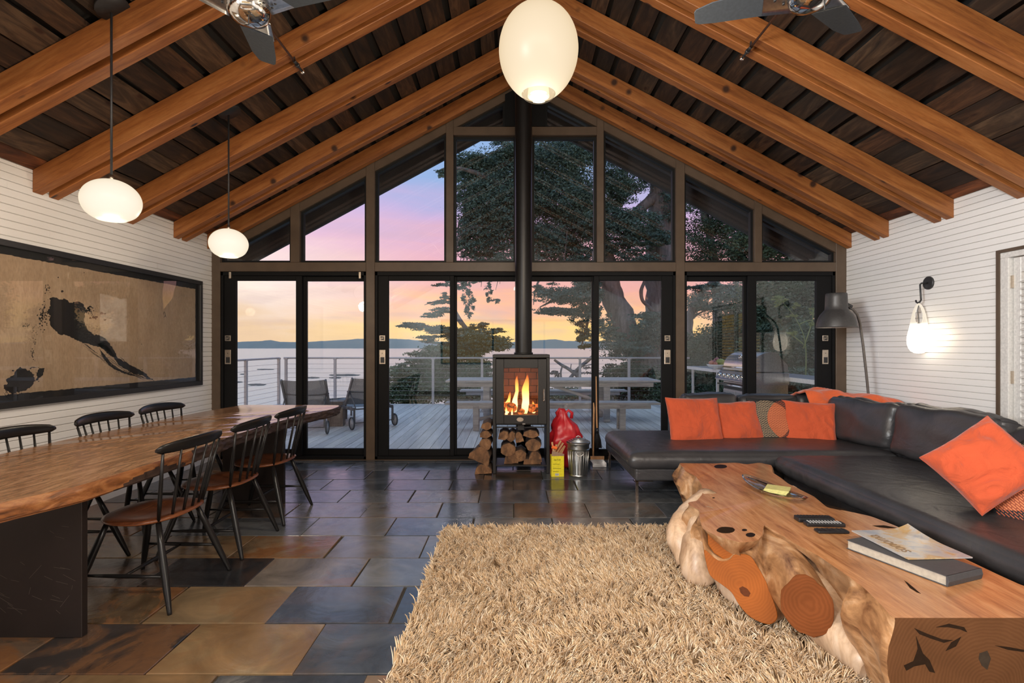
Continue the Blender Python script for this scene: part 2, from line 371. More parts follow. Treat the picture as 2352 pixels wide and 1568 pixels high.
M['deck'] = wood('weathered_deck_board', [(.56, .56, .54), (.72, .72, .69), (.84, .83, .79)], (16, 1, 16), 1.2, .55, bump=.25, tint=True)
M['railsteel'] = flat('rail_steel', (.42, .42, .42), .45, .3)
M['cable'] = flat('rail_cable', (.35, .35, .35), .35, .8)
def water():
    t = NT('bay_water'); v = t.coords((1, 2.6, 1), False)
    a = t.noise(v, .35, 6, .6); b = t.noise(v, .012, 5, .6, 1.0)
    t.set(Base_Color=(.42, .60, .52, 1), Roughness=.2, Specular_IOR_Level=.3); n1 = t.bump(a, .35, .25); t.bump(b, .2, 2.0, n1); return t.m
M['water'] = water()
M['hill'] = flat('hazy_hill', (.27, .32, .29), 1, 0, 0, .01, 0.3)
M['hill2'] = flat('near_hill', (.15, .18, .15), 1, 0, 0, .01)
M['ground'] = flat('leaf_litter', (.06, .05, .035), .95, 0, .5, 3)
M['grass'] = flat('rough_grass', (.06, .10, .035), .95, 0, .5, 6)
def leafm(name, c1, c2):
    t = NT(name); v = t.coords((1, 1, 1), False); n = t.noise(v, 1.2, 4); c = t.ramp(n, [(.35, c1), (.65, c2)])
    t.set(Base_Color=c, Roughness=.7); return t.m
M['cypress'] = leafm('cypress_foliage', (.060, .128, .110), (.115, .215, .180))
M['bush'] = leafm('shrub_foliage', (.070, .120, .070), (.17, .25, .15))
M['fir'] = leafm('fir_foliage', (.035, .075, .050), (.085, .150, .085))
M['fennel'] = leafm('feathery_foliage', (.12, .19, .06), (.20, .28, .10))
M['trunk'] = wood('cypress_bark', [(.10, .098, .095), (.19, .185, .18), (.30, .295, .285)], (7, 7, 1), 1.2, .9, bump=1.0, rnd=False)
M['greywood'] = wood('grey_teak', [(.28, .27, .26), (.42, .41, .40), (.56, .55, .54)], (1, 10, 10), 2, .7, bump=.25)
M['sling'] = flat('lounger_mesh', (.20, .20, .20), .8)
M['loungerframe'] = flat('lounger_frame', (.13, .13, .13), .5, .4)
M['rubber'] = flat('rubber', (.05, .055, .06), .6)
M['paintwhite'] = flat('white_trim_paint', (.70, .68, .65), .4)
M['galv'] = flat('galvanised_steel', (.50, .50, .48), .33, 1.0, .15, 25)
M['red'] = flat('red_bag_plastic', (.55, .020, .030), .35, 0, .5, 14)
M['yellow'] = flat('yellow_carton', (.80, .68, .02), .5)
M['logside'] = flat('firewood_side', (.10, .062, .042), .9, 0, .9, 40)
M['logend'] = wood('firewood_end', [(.06, .032, .018), (.19, .095, .045), (.36, .19, .09)], (1.5, 1, 1), 9, .85, bump=.9)
M['paper'] = flat('book_pages', (.42, .37, .30), .8)
M['bookcover'] = flat('grey_book_cloth', (.055, .055, .060), .55)
M['blackplastic'] = flat('black_plastic', (.012, .012, .013), .35)
M['key'] = flat('remote_keys', (.45, .45, .45), .5)
M['white'] = flat('white_plastic', (.7, .7, .68), .5)

# ------------------------------------------------------------------ room numbers
XL, XR, D = -3.563, 3.968, 6.23
XRIDGE, ZR, ZEL, ZER = .17, 4.67, 2.66, 2.67
SL = (ZR - ZEL) / (XRIDGE - XL); SR = (ZR - ZER) / (XR - XRIDGE)
def zc(x): return ZR - (XRIDGE - x) * SL if x < XRIDGE else ZR - (x - XRIDGE) * SR
def wx(p): return (p - CX) * D / F
def wz(y): return EYE - (y - HY) * D / F
YB = -3.6

# ------------------------------------------------------------------ floor
def build_floor():
    fl = empty('floor', kind='structure')
    MB().box(XL - .15, XR + .15, YB, 6.36, -.12, -.012).build('grout_bed', M['grout'], fl)
    step = .3935; y0 = 2.141
    pal = [((.062, .070, .080), 0), ((.050, .059, .070), 0), ((.085, .090, .096), 0), ((.030, .033, .038), 0), ((.105, .102, .100), .2),
           ((.055, .048, .044), .4), ((.045, .050, .058), .1)]
    browns = [((.165, .115, .065), .6), ((.12, .082, .05), 1.0), ((.035, .028, .024), .9), ((.15, .105, .062), .3), ((.09, .06, .04), 1)]
    rnd = random.Random(3)
    for k in range(-10, 11):
        ya = y0 + step * k; yb = ya + step
        if ya > 6.25: break
        yb = min(yb, 6.35); off = -.90 if k % 2 == 0 else -.595
        n0 = int((XL - off) / .606) - 2
        for i in range(n0, n0 + 16):
            xa = off + .606 * i + rnd.uniform(-.006, .006); xb = xa + .606
            xa = max(xa, XL - .1); xb = min(xb, XR + .1)
            if xb - xa < .05: continue
            g = .0035
            mb = MB(); z = rnd.uniform(-.0015, .0015)
            def R(a, b): return [(x + rnd.uniform(-.002, .002), y + rnd.uniform(-.002, .002)) for x, y in ((xa + a, ya + a), (xb - a, ya + a), (xb - a, yb - a), (xa + a, yb - a))]
            lo = R(g, 0); 
            bot = [(x, y, -.015) for x, y in lo]; mid = [(x, y, z - .003) for x, y in lo]
            cxm = (xa + xb) / 2; cym = (ya + yb) / 2
            top = [(x + (.003 if x < cxm else -.003), y + (.003 if y < cym else -.003), z) for x, y in lo]
            mb.add(bot + mid + top, [(0, 1, 5, 4), (1, 2, 6, 5), (2, 3, 7, 6), (3, 0, 4, 7), (4, 5, 9, 8), (5, 6, 10, 9), (6, 7, 11, 10), (7, 4, 8, 11), (8, 9, 10, 11)])
            brown = 1 / (1 + math.exp(((cym - 2.9) * 2.4 + (cxm + 1.55) * 2.2)))
            c, al = (rnd.choice(browns) if rnd.random() < brown else rnd.choice(pal)); c = tuple(v * 1.3 for v in c)
            # the tiles nearest the camera as the photograph shows them
            key = (k, round((xa + .0) / .3))
            if k == 0 and -2.15 < xa < -2.05: c, al = (.030, .026, .025), .55
            if k == 0 and -1.55 < xa < -1.45: c, al = (.20, .135, .070), .35
            if k == 0 and -.95 < xa < -.85: c, al = (.055, .060, .068), .15
            if k == 1 and -1.86 < xa < -1.76: c, al = (.17, .12, .068), .35
            if k == 1 and -1.25 < xa < -1.15: c, al = (.060, .066, .078), .1
            if k == 1 and -2.5 < xa < -2.35: c, al = (.10, .065, .035), 1.0
            if k == 2 and -1.56 < xa < -1.46: c, al = (.15, .13, .115), .5
            if k == 2 and -2.16 < xa < -2.06: c, al = (.020, .021, .024), .1
            if k == 3 and -1.25 < xa < -1.15: c, al = (.13, .125, .12), .15
            if k == -1 and -1.9 < xa < -1.75: c, al = (.16, .10, .05), .4
            mb.build('slate_tile', M['slate'], fl, color=(*c, al))
build_floor()

# ------------------------------------------------------------------ side walls with narrow painted boards
def side_wall(name, X, sgn, openings):
    w = empty(name, kind='structure')
    # backing in blocks round the openings
    ys = sorted({YB, 6.36, *[v for o in openings for v in o[:2]]})
    xa, xb = sorted((X + sgn * .014, X + sgn * .16)); top = zc(X) + .05; bk = MB()
    for a, b in zip(ys, ys[1:]):
        m = (a + b) / 2; op = [o for o in openings if o[0] < m < o[1]]
        if not op: bk.box(xa, xb, a, b, -.1, top)
        else:
            o = op[0]
            if o[2] > -.05: bk.box(xa, xb, a, b, -.1, o[2])
            bk.box(xa, xb, a, b, o[3], top)
    bk.build('wall_core', M['wallpaint'], w)
    pitch = .0560; n = int(top / pitch); rnd = random.Random(11 if sgn > 0 else 5)
    for i in range(n + 1):
        z0 = i * pitch; z1 = min(z0 + pitch - .0035, zc(X) - .002)
        if z1 - z0 < .01: continue
        spans = [(YB, 6.20)]
        for o in openings:
            if z1 > o[2] and z0 < o[3]:
                ns = []
                for a, b in spans:
                    if o[0] > a and o[1] < b: ns += [(a, o[0]), (o[1], b)]
                    else: ns.append((a, b))
                spans = ns
        for a, b in spans:
            cuts = [a]
            if b > 1.0:
                if a < 1.0: cuts.append(1.0)
                j = cuts[-1] + rnd.uniform(1.2, 3.2)
                while j < b - .5: cuts.append(j); j += rnd.uniform(1.6, 3.2)
            cuts.append(b)
            for p, q in zip(cuts, cuts[1:]):
                e = rnd.uniform(-.0008, .0008); c = .003
                prof = [(X + sgn * .014, z0), (X + sgn * .003, z0), (X + e * 1, z0 + c), (X + e, z1 - c), (X + sgn * .003, z1), (X + sgn * .014, z1)]
                MB().prism(prof, lambda u, v, t: (u, t, v), p + .0008, q - .0008).build('wall_board', M['shiplap'], w)
    return w
side_wall('wall_left', XL, -1, [(-2.6, -.6, .75, 2.15)])
side_wall('wall_right', XR, 1, [(2.35, 4.25, -.05, 2.10)])
# wall behind the camera with its own window
wb = empty('wall_back', kind='structure')
m_ = MB(); m_.box(XL - .16, -2.2, YB - .15, YB, -.1, 2.7); m_.box(2.6, XR + .16, YB - .15, YB, -.1, 2.7); m_.box(-2.2, 2.6, YB - .15, YB, -.1, .8); m_.box(-2.2, 2.6, YB - .15, YB, 2.2, 2.7)
m_.prism([(XL - .16, 2.7), (XR + .16, 2.7), (XRIDGE, 4.75)], lambda u, v, t: (u, t, v), YB - .15, YB)
m_.build('wall_core', M['wallpaint'], wb)
w_ = empty('window_20', kind='structure')
m_ = MB(); [m_.box(a, b, YB - .08, YB - .03, .8, 2.2) for a, b in ((-2.2, -2.15), (-.62, -.57), (.98, 1.03), (2.55, 2.6))]; m_.box(-2.2, 2.6, YB - .08, YB - .03, .8, .86); m_.box(-2.2, 2.6, YB - .08, YB - .03, 2.14, 2.2)
m_.build('frame', M['black'], w_); MB().box(-2.2, 2.6, YB - .06, YB - .055, .8, 2.2).build('pane', M['glass'], w_)
w_ = empty('window_21', kind='structure')
m_ = MB(); [m_.box(XL - .10, XL - .05, a, b, .75, 2.15) for a, b in ((-2.6, -2.55), (-1.63, -1.57), (-.65, -.6))]; m_.box(XL - .10, XL - .05, -2.6, -.6, .75, .81); m_.box(XL - .10, XL - .05, -2.6, -.6, 2.09, 2.15)
m_.build('frame', M['black'], w_); MB().box(XL - .08, XL - .075, -2.6, -.6, .75, 2.15).build('pane', M['glass'], w_)

# ------------------------------------------------------------------ ceiling: roof boards and twin rafters
def build_ceiling():
    ce = empty('ceiling', kind='structure')
    # dark sheet above the boards, running out to the roof edge
    for s in (-1, 1):
        xe = XL - .9 if s < 0 else XR + .9
        prof = [(XRIDGE, ZR + .055), (xe, zc(xe) + .055), (xe, zc(xe) + .16), (XRIDGE, ZR + .16)]
        MB().prism(prof, lambda u, v, t: (u, t, v), YB - .2, 7.08).build('roof_sheet', M['backing'], ce)
    rnd = random.Random(21)
    pairs = [3.88 + .808 * k for k in range(-9, 3)]     # near faces of the twin rafters
    lines = [YB] + [p + .11 for p in pairs if YB < p + .11 < 6.1] + [6.2]
    for s in (-1, 1):
        L = (XRIDGE - XL) if s < 0 else (XR - XRIDGE); sl = SL if s < 0 else SR
        u = .0   # horizontal distance from the wall towards the ridge
        first = True
        while u < L - .03:
            w = rnd.uniform(.125, .168); gap = rnd.uniform(.035, .075)
            if first: w = .10; gap = .008
            if u < .6 and not first: gap = rnd.uniform(.006, .03)
            u1 = min(u + w, L - .01)
            i = 0
            while i < len(lines) - 1:
                if lines[i] < -.4: j = next(q for q in range(len(lines)) if lines[q] > -.4); 
                else: j = min(i + rnd.choice((1, 1, 2, 2, 3)), len(lines) - 1)
                ya, yb = lines[i] + .004, lines[j] - .004
                X0 = (XL + u) if s < 0 else (XR - u); X1 = (XL + u1) if s < 0 else (XR - u1)
                dz = rnd.uniform(0, .006); wob = [rnd.uniform(-.006, .006) for _ in range(8)]
                mb = MB(); nseg = 4; top = []
                for q in range(nseg + 1):
                    y = ya + (yb - ya) * q / nseg
                    a = X0 + rnd.uniform(-.004, .004); b = X1 + rnd.uniform(-.004, .004)
                    top += [(a, y, zc(a) + dz), (b, y, zc(b) + dz), (b, y, zc(b) + .024 + dz), (a, y, zc(a) + .024 + dz)]
                fs = []
                for q in range(nseg):
                    for e in range(4): fs.append((q * 4 + e, q * 4 + (e + 1) % 4, q * 4 + 4 + (e + 1) % 4, q * 4 + 4 + e))
                fs += [(3, 2, 1, 0), (nseg * 4, nseg * 4 + 1, nseg * 4 + 2, nseg * 4 + 3)]
                mb.add(top, fs)
                b = rnd.choice((.22, .30, .42, .55, .75, .42, .3))
                c = rnd.choice(((1, .82, .66), (1, .72, .5), (.95, .85, .72), (1, .66, .42)))
                if first: b = 1.2; c = (1.1, .5, .22)
                if rnd.random() < .015 and u > 2: c = (.7, .85, .6); b = 1.0
                mb.build('roof_plank', M['plank'], ce, color=(c[0] * b, c[1] * b, c[2] * b, 1))
                i = j
            u = u1 + gap; first = False
    # rafters, each member a beam of its own, modelled along local X
    def rafter(s, y0, y1, h=.150):
        sl = math.atan(SL if s < 0 else SR); L = ((XRIDGE - XL) if s < 0 else (XR - XRIDGE))
        ht = h; nx = []
        # local frame: x along slope from the wall up to the ridge, z perpendicular
        len_ = L / math.cos(sl)
        a = ht * math.tan(sl)
        prof = [(0, 0), (len_, 0), (len_ - a, -ht), (-a + 0.0, -ht)]
        prof = [(0, 0), (len_, 0), (len_ - 0, 0), (len_, -.0)]
        # vertical cuts at both ends
        prof = [(0, 0), (len_, 0), (len_ - a, -ht), (-a, -ht)] if False else [(0, 0), (len_, 0), (len_ + -(-a) * -1 + 0, -ht), (-a + 0, -ht)]
        mb = MB(); c = .004
        # plumb cut: moving down by ht (perp) shifts along slope by +a (towards the low end is +x in world up-slope terms)
        prof = [(.0, -.002), (len_, -.002), (len_ - a, -ht), (-a, -ht)]
        mb.prism(prof, lambda u, v, t: (u, t, v), 0, y1 - y0)
        o = mb.build('rafter', M['rafter'], ce, bevel=.004, seg=1)
        if s < 0:
            o.matrix_world = Matrix.Translation((XL, y0, ZEL)) @ Matrix.Rotation(-sl, 4, 'Y')
        else:
            o.matrix_world = Matrix.Translation((XR, y1, ZER)) @ Matrix.Rotation(math.pi, 4, 'Z') @ Matrix.Rotation(-sl, 4, 'Y')
        return o
    for p in pairs:
        if p < YB: continue
        if p > 6.1: continue
        for s in (-1, 1): rafter(s, p, p + .086); rafter(s, p + .138, p + .224)
        # board closing the gap between the two members
        for s in (-1, 1):
            pass
    for s in (-1, 1): rafter(s, 6.10, 6.185)
    # king block where the members meet
    for p in pairs:
        if p > 2.2: MB().box(XRIDGE - .045, XRIDGE + .045, p + .088, p + .136, ZR - .26, ZR - .03).build('ridge_block', M['rafter'], ce)
    return pairs
PAIRS = build_ceiling()

# ------------------------------------------------------------------ the glazed gable wall
def build_far_wall():
    w = empty('wall_far', kind='structure'); B = M['bronze']
    ya, yb = 6.20, 6.34
    def vert(pa, pb, y0, y1, name='post'):
        x0, x1 = wx(pa), wx(pb); MB().box(x0, x1, ya, yb, wz(y1), wz(y0)).build(name, B, w, bevel=.004, seg=1)
    zt = lambda x: zc(x) - .15
    def post(pa, pb, z0, name='post'):
        x0, x1 = wx(pa), wx(pb)
        MB().prism([(x0, z0), (x1, z0), (x1, zt(x1)), (x0, zt(x0))], lambda u, v, t: (u, t, v), ya, yb).build(name, B, w, bevel=.004, seg=1)
    post(488, 508, 0); post(842, 862, 0); post(1551, 1571, 0); post(1917, 1941, 0)
    zb = wz(603)
    for a, b in ((669, 690), (1025, 1042), (1185, 1222), (1370, 1386), (1731, 1748)): post(a, b, zb, 'mullion')
    # horizontal beams between the posts
    for a, b in ((508, 842), (862, 1551), (1571, 1917)): vert(a, b, 603, 624, 'beam')
    for a, b in ((1042, 1185), (1222, 1370)): vert(a, b, 293, 312, 'transom_bar')
    # sloping head trim under the last rafters
    for s, x0, x1 in ((-1, XL, XRIDGE), (1, XRIDGE, XR)):
        x0 += .0; MB().prism([(x0, zc(x0) - .265), (x1, zc(x1) - .265), (x1, zc(x1) - .01), (x0, zc(x0) - .01)], lambda u, v, t: (u, t, v), ya + .012, yb).build('sloping_head', B, w, bevel=.004, seg=1)
    # black panel behind the flue at the apex
    MB().prism([(wx(1160), wz(293)), (wx(1252), wz(293)), (wx(1252), zc(wx(1252)) - .2), (XRIDGE, ZR - .2), (wx(1160), zc(wx(1160)) - .2)], lambda u, v, t: (u, t, v), 6.19, 6.32).build('flue_panel', M['black'], w)
    # sill strip under the doors
    MB().box(XL, XR, 6.19, 6.36, -.01, wz(1054)).build('threshold', B, w)
    # upper windows
    n = 0
    for a, b, y0, flat in ((508, 669, 603, 0), (690, 842, 603, 0), (862, 1025, 603, 0), (1042, 1185, 603, 1), (1222, 1370, 603, 1), (1386, 1551, 603, 0), (1571, 1731, 603, 0), (1748, 1917, 603, 0), (1042, 1160, 293, 0), (1252, 1370, 293, 0)):
        n += 1; win = empty('window_%d' % n, kind='structure')
        x0, x1, z0 = wx(a), wx(b), wz(y0)
        top = (lambda x: wz(313)) if flat else (lambda x: zc(x) - .265)
        poly = [(x0, z0), (x1, z0), (x1, top(x1)), (x0, top(x0))]
        poly = [p for i, p in enumerate(poly) if not (i >= 2 and p[1] <= z0 + .01)]
        if len(poly) == 3:   # find where the slope meets the sill
            xs = x0; 
            lo, hi = x0, x1
            f = lambda x: top(x) - z0
            for _ in range(40):
                mid = (lo + hi) / 2
                if f(lo) * f(mid) <= 0: hi = mid
                else: lo = mid
            if top(x0) <= z0: poly = [(lo, z0), (x1, z0), (x1, top(x1))]
            else: poly = [(x0, z0), (lo, z0), (x0, top(x0))]
        # inset ring
        def inset(P, d):
            k = len(P); out = []
            for i in range(k):
                p0, p1, p2 = Vector(P[i - 1]), Vector(P[i]), Vector(P[(i + 1) % k])
                e1 = (p1 - p0).normalized(); e2 = (p2 - p1).normalized(); n1 = Vector((-e1.y, e1.x)); n2 = Vector((-e2.y, e2.x))
                m = (n1 + n2); m = m / max(.2, (1 + n1.dot(n2))); out.append(tuple(p1 + m * d))
            return out
        for d0, d1, yy0, yy1, mat in ((0, .028, 6.25, 6.31, 'glassframe'), ):
            P, Q = inset(poly, d0), inset(poly, d1); k = len(P); mb = MB()
            vs = [(p[0], yy0, p[1]) for p in P] + [(p[0], yy0, p[1]) for p in Q] + [(p[0], yy1, p[1]) for p in P] + [(p[0], yy1, p[1]) for p in Q]
            fs = []
            for i in range(k):
                j = (i + 1) % k
                fs += [(i, j, k + j, k + i), (2 * k + i, 3 * k + i, 3 * k + j, 2 * k + j), (k + i, k + j, 3 * k + j, 3 * k + i)]
            mb.add(vs, fs).build('window_frame', M[mat], win)
        Q = inset(poly, .02)
        MB().prism(Q, lambda u, v, t: (u, t, v), 6.278, 6.284).build('pane', M['glass'], win)
build_far_wall()

def door_set(n, xl, xr, panels, locks, clips=()):
    """panels: (outer_left, glass_left, glass_right, outer_right, track)"""
    d = empty('door_%d' % n, kind='structure'); K = M['black']
    f = MB()
    zt, zb = wz(624), wz(1054)
    f.box(wx(xl), wx(xr), 6.215, 6.34, wz(633), zt); f.box(wx(xl), wx(xr), 6.215, 6.34, zb, wz(1047))
    f.box(wx(xl), wx(xl + 6), 6.215, 6.34, zb, zt); f.box(wx(xr - 6), wx(xr), 6.215, 6.34, zb, zt)
    f.build('door_frame', K, d, bevel=.003, seg=1)
    for i, (ol, gl, gr, orr, tr) in enumerate(panels):
        y0 = 6.235 if tr == 0 else 6.285; y1 = y0 + .045
        s = MB(); t0, t1 = wz(633), wz(644); b0, b1 = wz(1047), wz(1032)
        s.box(wx(ol), wx(gl), y0, y1, b0, t0); s.box(wx(gr), wx(orr), y0, y1, b0, t0)
        s.box(wx(gl), wx(gr), y0, y1, t1, t0); s.box(wx(gl), wx(gr), y0, y1, b0, b1)
        sash = s.build('sash', K, d, bevel=.003, seg=1)
        MB().box(wx(gl - 1), wx(gr + 1), y0 + .018, y0 + .024, wz(1033), wz(643)).build('pane', M['glass'], sash)
    for lx in locks:
        y = 6.229; p = MB()
        p.box(wx(lx - 7), wx(lx + 7), y, y + .008, wz(836), wz(803)); hp = p.build('lock_plate', M['nickel'], d, bevel=.003, seg=2)
        MB().box(wx(lx - 4), wx(lx + 5), y - .001, y + .004, wz(833), wz(820)).build('finger_pull', M['darkmetal'], hp)
        MB().lathe([(.0045, .0), (.0045, -.003), (0, -.003)], (wx(lx), y, wz(811)), 10, (0, 1, 0)).build('thumb_screw', M['darkmetal'], hp)
        q = MB(); q.box(wx(lx - 6.5), wx(lx + 6.5), y, y + .006, wz(783), wz(770)); e = q.build('emblem_plate', M['nickel'], d, bevel=.002, seg=1)
        g = MB(); g.box(wx(lx - 4.5), wx(lx + 4.5), y - .0012, y + .001, wz(781), wz(772)); gg = g.build('emblem_inlay', M['darkmetal'], e)
        g = MB(); [g.bar((wx(lx + a), y - .002, wz(c)), (wx(lx + b), y - .002, wz(e2)), .005, .002, (0, -1, 0)) for a, c, b, e2 in ((-3, 780, -3, 775), (-3, 775, 3, 778), (-1, 778, 3, 773))]
        g.build('emblem_mark', M['nickel'], e)
    for lx in clips:
        MB().box(wx(lx - 2.5), wx(lx + 2.5), 6.20, 6.235, wz(640), wz(625)).build('blind_bracket', M['nickel'], d, bevel=.002, seg=1)
door_set(1, 508, 842, [(514, 541, 679, 693, 0), (688, 700, 834, 838, 1)], [523], (531, 828))
door_set(2, 862, 1551, [(868, 892, 1033, 1043, 0), (1036, 1048, 1186, 1203, 1), (1203, 1220, 1361, 1370, 1), (1364, 1376, 1520, 1546, 0)], [878, 1533])
door_set(3, 1571, 1917, [(1575, 1580, 1713, 1724, 1), (1718, 1738, 1876, 1912, 0)], [1896])

# roof edge outside: soffit boards, barge boards
def build_overhang():
    t = empty('roof_overhang', kind='structure')
    for s in (-1, 1):
        xe = XL - .6 if s < 0 else XR + .6
        for k in range(6):
            ya = 6.35 + k * .12
            MB().prism([(XRIDGE, ZR + .03), (xe, zc(xe) + .03), (xe, zc(xe) + .054), (XRIDGE, ZR + .054)], lambda u, v, q: (u, q, v), ya, ya + .117).build('soffit_board', M['soffit'], t)
        MB().prism([(XRIDGE, ZR - .20), (xe, zc(xe) - .20), (xe, zc(xe) + .05), (XRIDGE, ZR + .05)], lambda u, v, q: (u, q, v), 7.08, 7.13).build('barge_board', M['soffit'], t)
        if s > 0:
            MB().prism([(XRIDGE, ZR - .12), (xe, zc(xe) - .12), (xe, zc(xe) + .03), (XRIDGE, ZR + .03)], lambda u, v, q: (u, q, v), 6.72, 6.79).build('outrigger', M['soffit'], t)
build_overhang()

# shuttered opening in the right wall
def build_shutter():
    d = empty('window_11', kind='structure')
    x = XR
    f = MB(); f.box(x - .022, x + .02, 4.235, 4.262, 0, 2.10); f.box(x - .022, x + .02, 2.33, 4.262, 2.10, 2.125); f.box(x - .022, x + .02, 2.33, 2.355, 0, 2.10)
    f.build('bronze_edge', M['bronze'], d)
    f = MB(); f.box(x - .012, x + .10, 4.165, 4.235, .05, 2.055); f.box(x - .012, x + .10, 2.355, 4.235, 2.055, 2.10); f.box(x - .012, x + .10, 2.355, 2.40, .05, 2.055); f.box(x - .012, x + .10, 2.355, 4.235, 0, .05)
    f.build('jamb', M['paintwhite'], d, bevel=.004)
    for a, b in ((3.30, 4.155), (2.42, 3.28)):
        s = MB(); xa, xb = x + .02, x + .05
        s.box(xa, xb, b - .06, b, .055, 2.05); s.box(xa, xb, a, a + .05, .055, 2.05); s.box(xa, xb, a + .05, b - .06, 1.93, 2.05); s.box(xa, xb, a + .05, b - .06, .055, .16)
        st = s.build('shutter', M['paintwhite'], d, bevel=.003, seg=1)
        z = .20
        while z < 1.90:
            c = Vector((x + .035, 0, z)); hw = .030; an = math.radians(14)
            dx, dz = hw * math.cos(an), hw * math.sin(an)
            MB().prism([(x + .035 - dx, z - dz - .003), (x + .035, z - .006), (x + .035 + dx, z + dz - .003), (x + .035 + dx, z + dz + .003), (x + .035, z + .006), (x + .035 - dx, z - dz + .003)], lambda u, v, q: (u, q, v), a + .05, b - .06).build('louver', M['paintwhite'], st)
            z += .0535
    for z in (1.86, 1.10, .3):
        MB().box(x + .005, x + .022, 4.15, 4.172, z - .05, z + .05).build('hinge', M['nickel'], d)
build_shutter()
b_ = MB().box(XL + .0, XL + .012, 0, 6.19, 0, .085).build('baseboard_left', M['shiplap']); tag(b_, kind='structure')
b_ = MB().box(XR - .012, XR, 4.27, 6.19, 0, .085).build('baseboard_right', M['shiplap']); tag(b_, kind='structure')

# ================================================================== THINGS
# ------------------------------------------------------------------ hanging globes
def globe_profile(rw, rh, mouth, k=26):
    pr = []
    a0 = math.asin(min(.99, mouth / rw))
    for i in range(k + 1):
        a = -math.pi / 2 + a0 + (math.pi - a0 - .001) * i / k
        r = rw * math.cos(a); z = rh * math.sin(a); pr.append((max(r, .0005), z))
    return pr
def make_big_globe():
    t = empty('globe_pendant', (BIG[0], BIG[1], 2.80), 0, 'large tall oval opal glass globe lit from inside, hanging under the roof ridge', 'pendant lamp')
    pr = []
    for i in range(34):
        a = -math.pi / 2 + .46 + (math.pi - .461) * i / 33
        z = math.sin(a); r = math.cos(a)
        pr.append((max(.0005, .197 * r * (1 + .04 * z)), .234 * z + .008))
    MB().lathe(pr, (0, 0, .0), 48).build('shade', M['globe'], t)
    z0 = pr[0][1]; r0 = pr[0][0]
    MB().lathe([(r0, z0), (r0 - .008, z0 - .012), (r0 - .022, z0 - .022), (r0 - .034, z0 - .018), (r0 - .038, z0 + .0)], (0, 0, 0), 40).build('clear_rim', M['clearlip'], t)
    MB().lathe([(r0 - .030, z0 - .012), (r0 - .034, z0 + .03), (.03, z0 + .05), (.0005, z0 + .05)], (0, 0, 0), 40).build('mouth', M['globein'], t)
    MB().lathe([(.0005, .33), (.028, .33), (.030, .24), (.0005, .235)], (0, 0, 0), 20).build('collar', M['darkmetal'], t)
    MB().tube([(0, 0, .3), (0, 0, ZR - 2.80 - .02)], .006, 8).build('cord', M['darkmetal'], t)
make_big_globe()
def make_pendant(x, y, z, label):
    t = empty('globe_pendant', (x, y, z), 0, label, 'pendant lamp', 'round opal pendants over the dining table')
    pr = []
    for i in range(30):
        a = -math.pi / 2 + .55 + (math.pi - .551) * i / 29
        zz = math.sin(a); r = math.cos(a); lo = max(0, -zz)
        pr.append((max(.0005, .149 * r * (1 + .035 * math.sin(max(0, -zz - .45) * 9) * lo)), .124 * zz))
    MB().lathe(pr, (0, 0, 0), 44).build('shade', M['globe2'], t)
    z0 = pr[0][1]; r0 = pr[0][0]
    MB().lathe([(r0 - .001, z0 + .002), (r0 - .006, z0 - .004), (r0 - .012, z0 - .002), (r0 - .014, z0 + .012), (.0005, z0 + .016)], (0, 0, 0), 36).build('mouth', M['globein'], t)
    MB().lathe([(.0005, .15), (.012, .15), (.013, .118), (.0005, .112)], (0, 0, 0), 16).build('collar', M['nickel'], t)
    top = zc(x) - z - .05
    MB().tube([(0, 0, .14), (0, 0, top)], .0065, 10).build('rod', M['darkmetal'], t)
    ang = -math.atan(SL); q = Matrix.Rotation(ang, 4, 'Y')
    cn = MB().lathe([(.0005, .0), (.085, .0), (.09, -.006), (.09, -.018), (.0005, -.02)], (0, 0, 0), 28).build('canopy', M['darkmetal'], t)
    cn.matrix_local = Matrix.Translation((0, 0, zc(x) - z - .012)) @ q
    return t
make_pendant(P1[0], P1[1], 2.186, 'squashed round opal glass pendant, the nearer of two over the dining table')
make_pendant(P2[0], P2[1], 2.196, 'squashed round opal glass pendant, the farther of two, by the window wall')

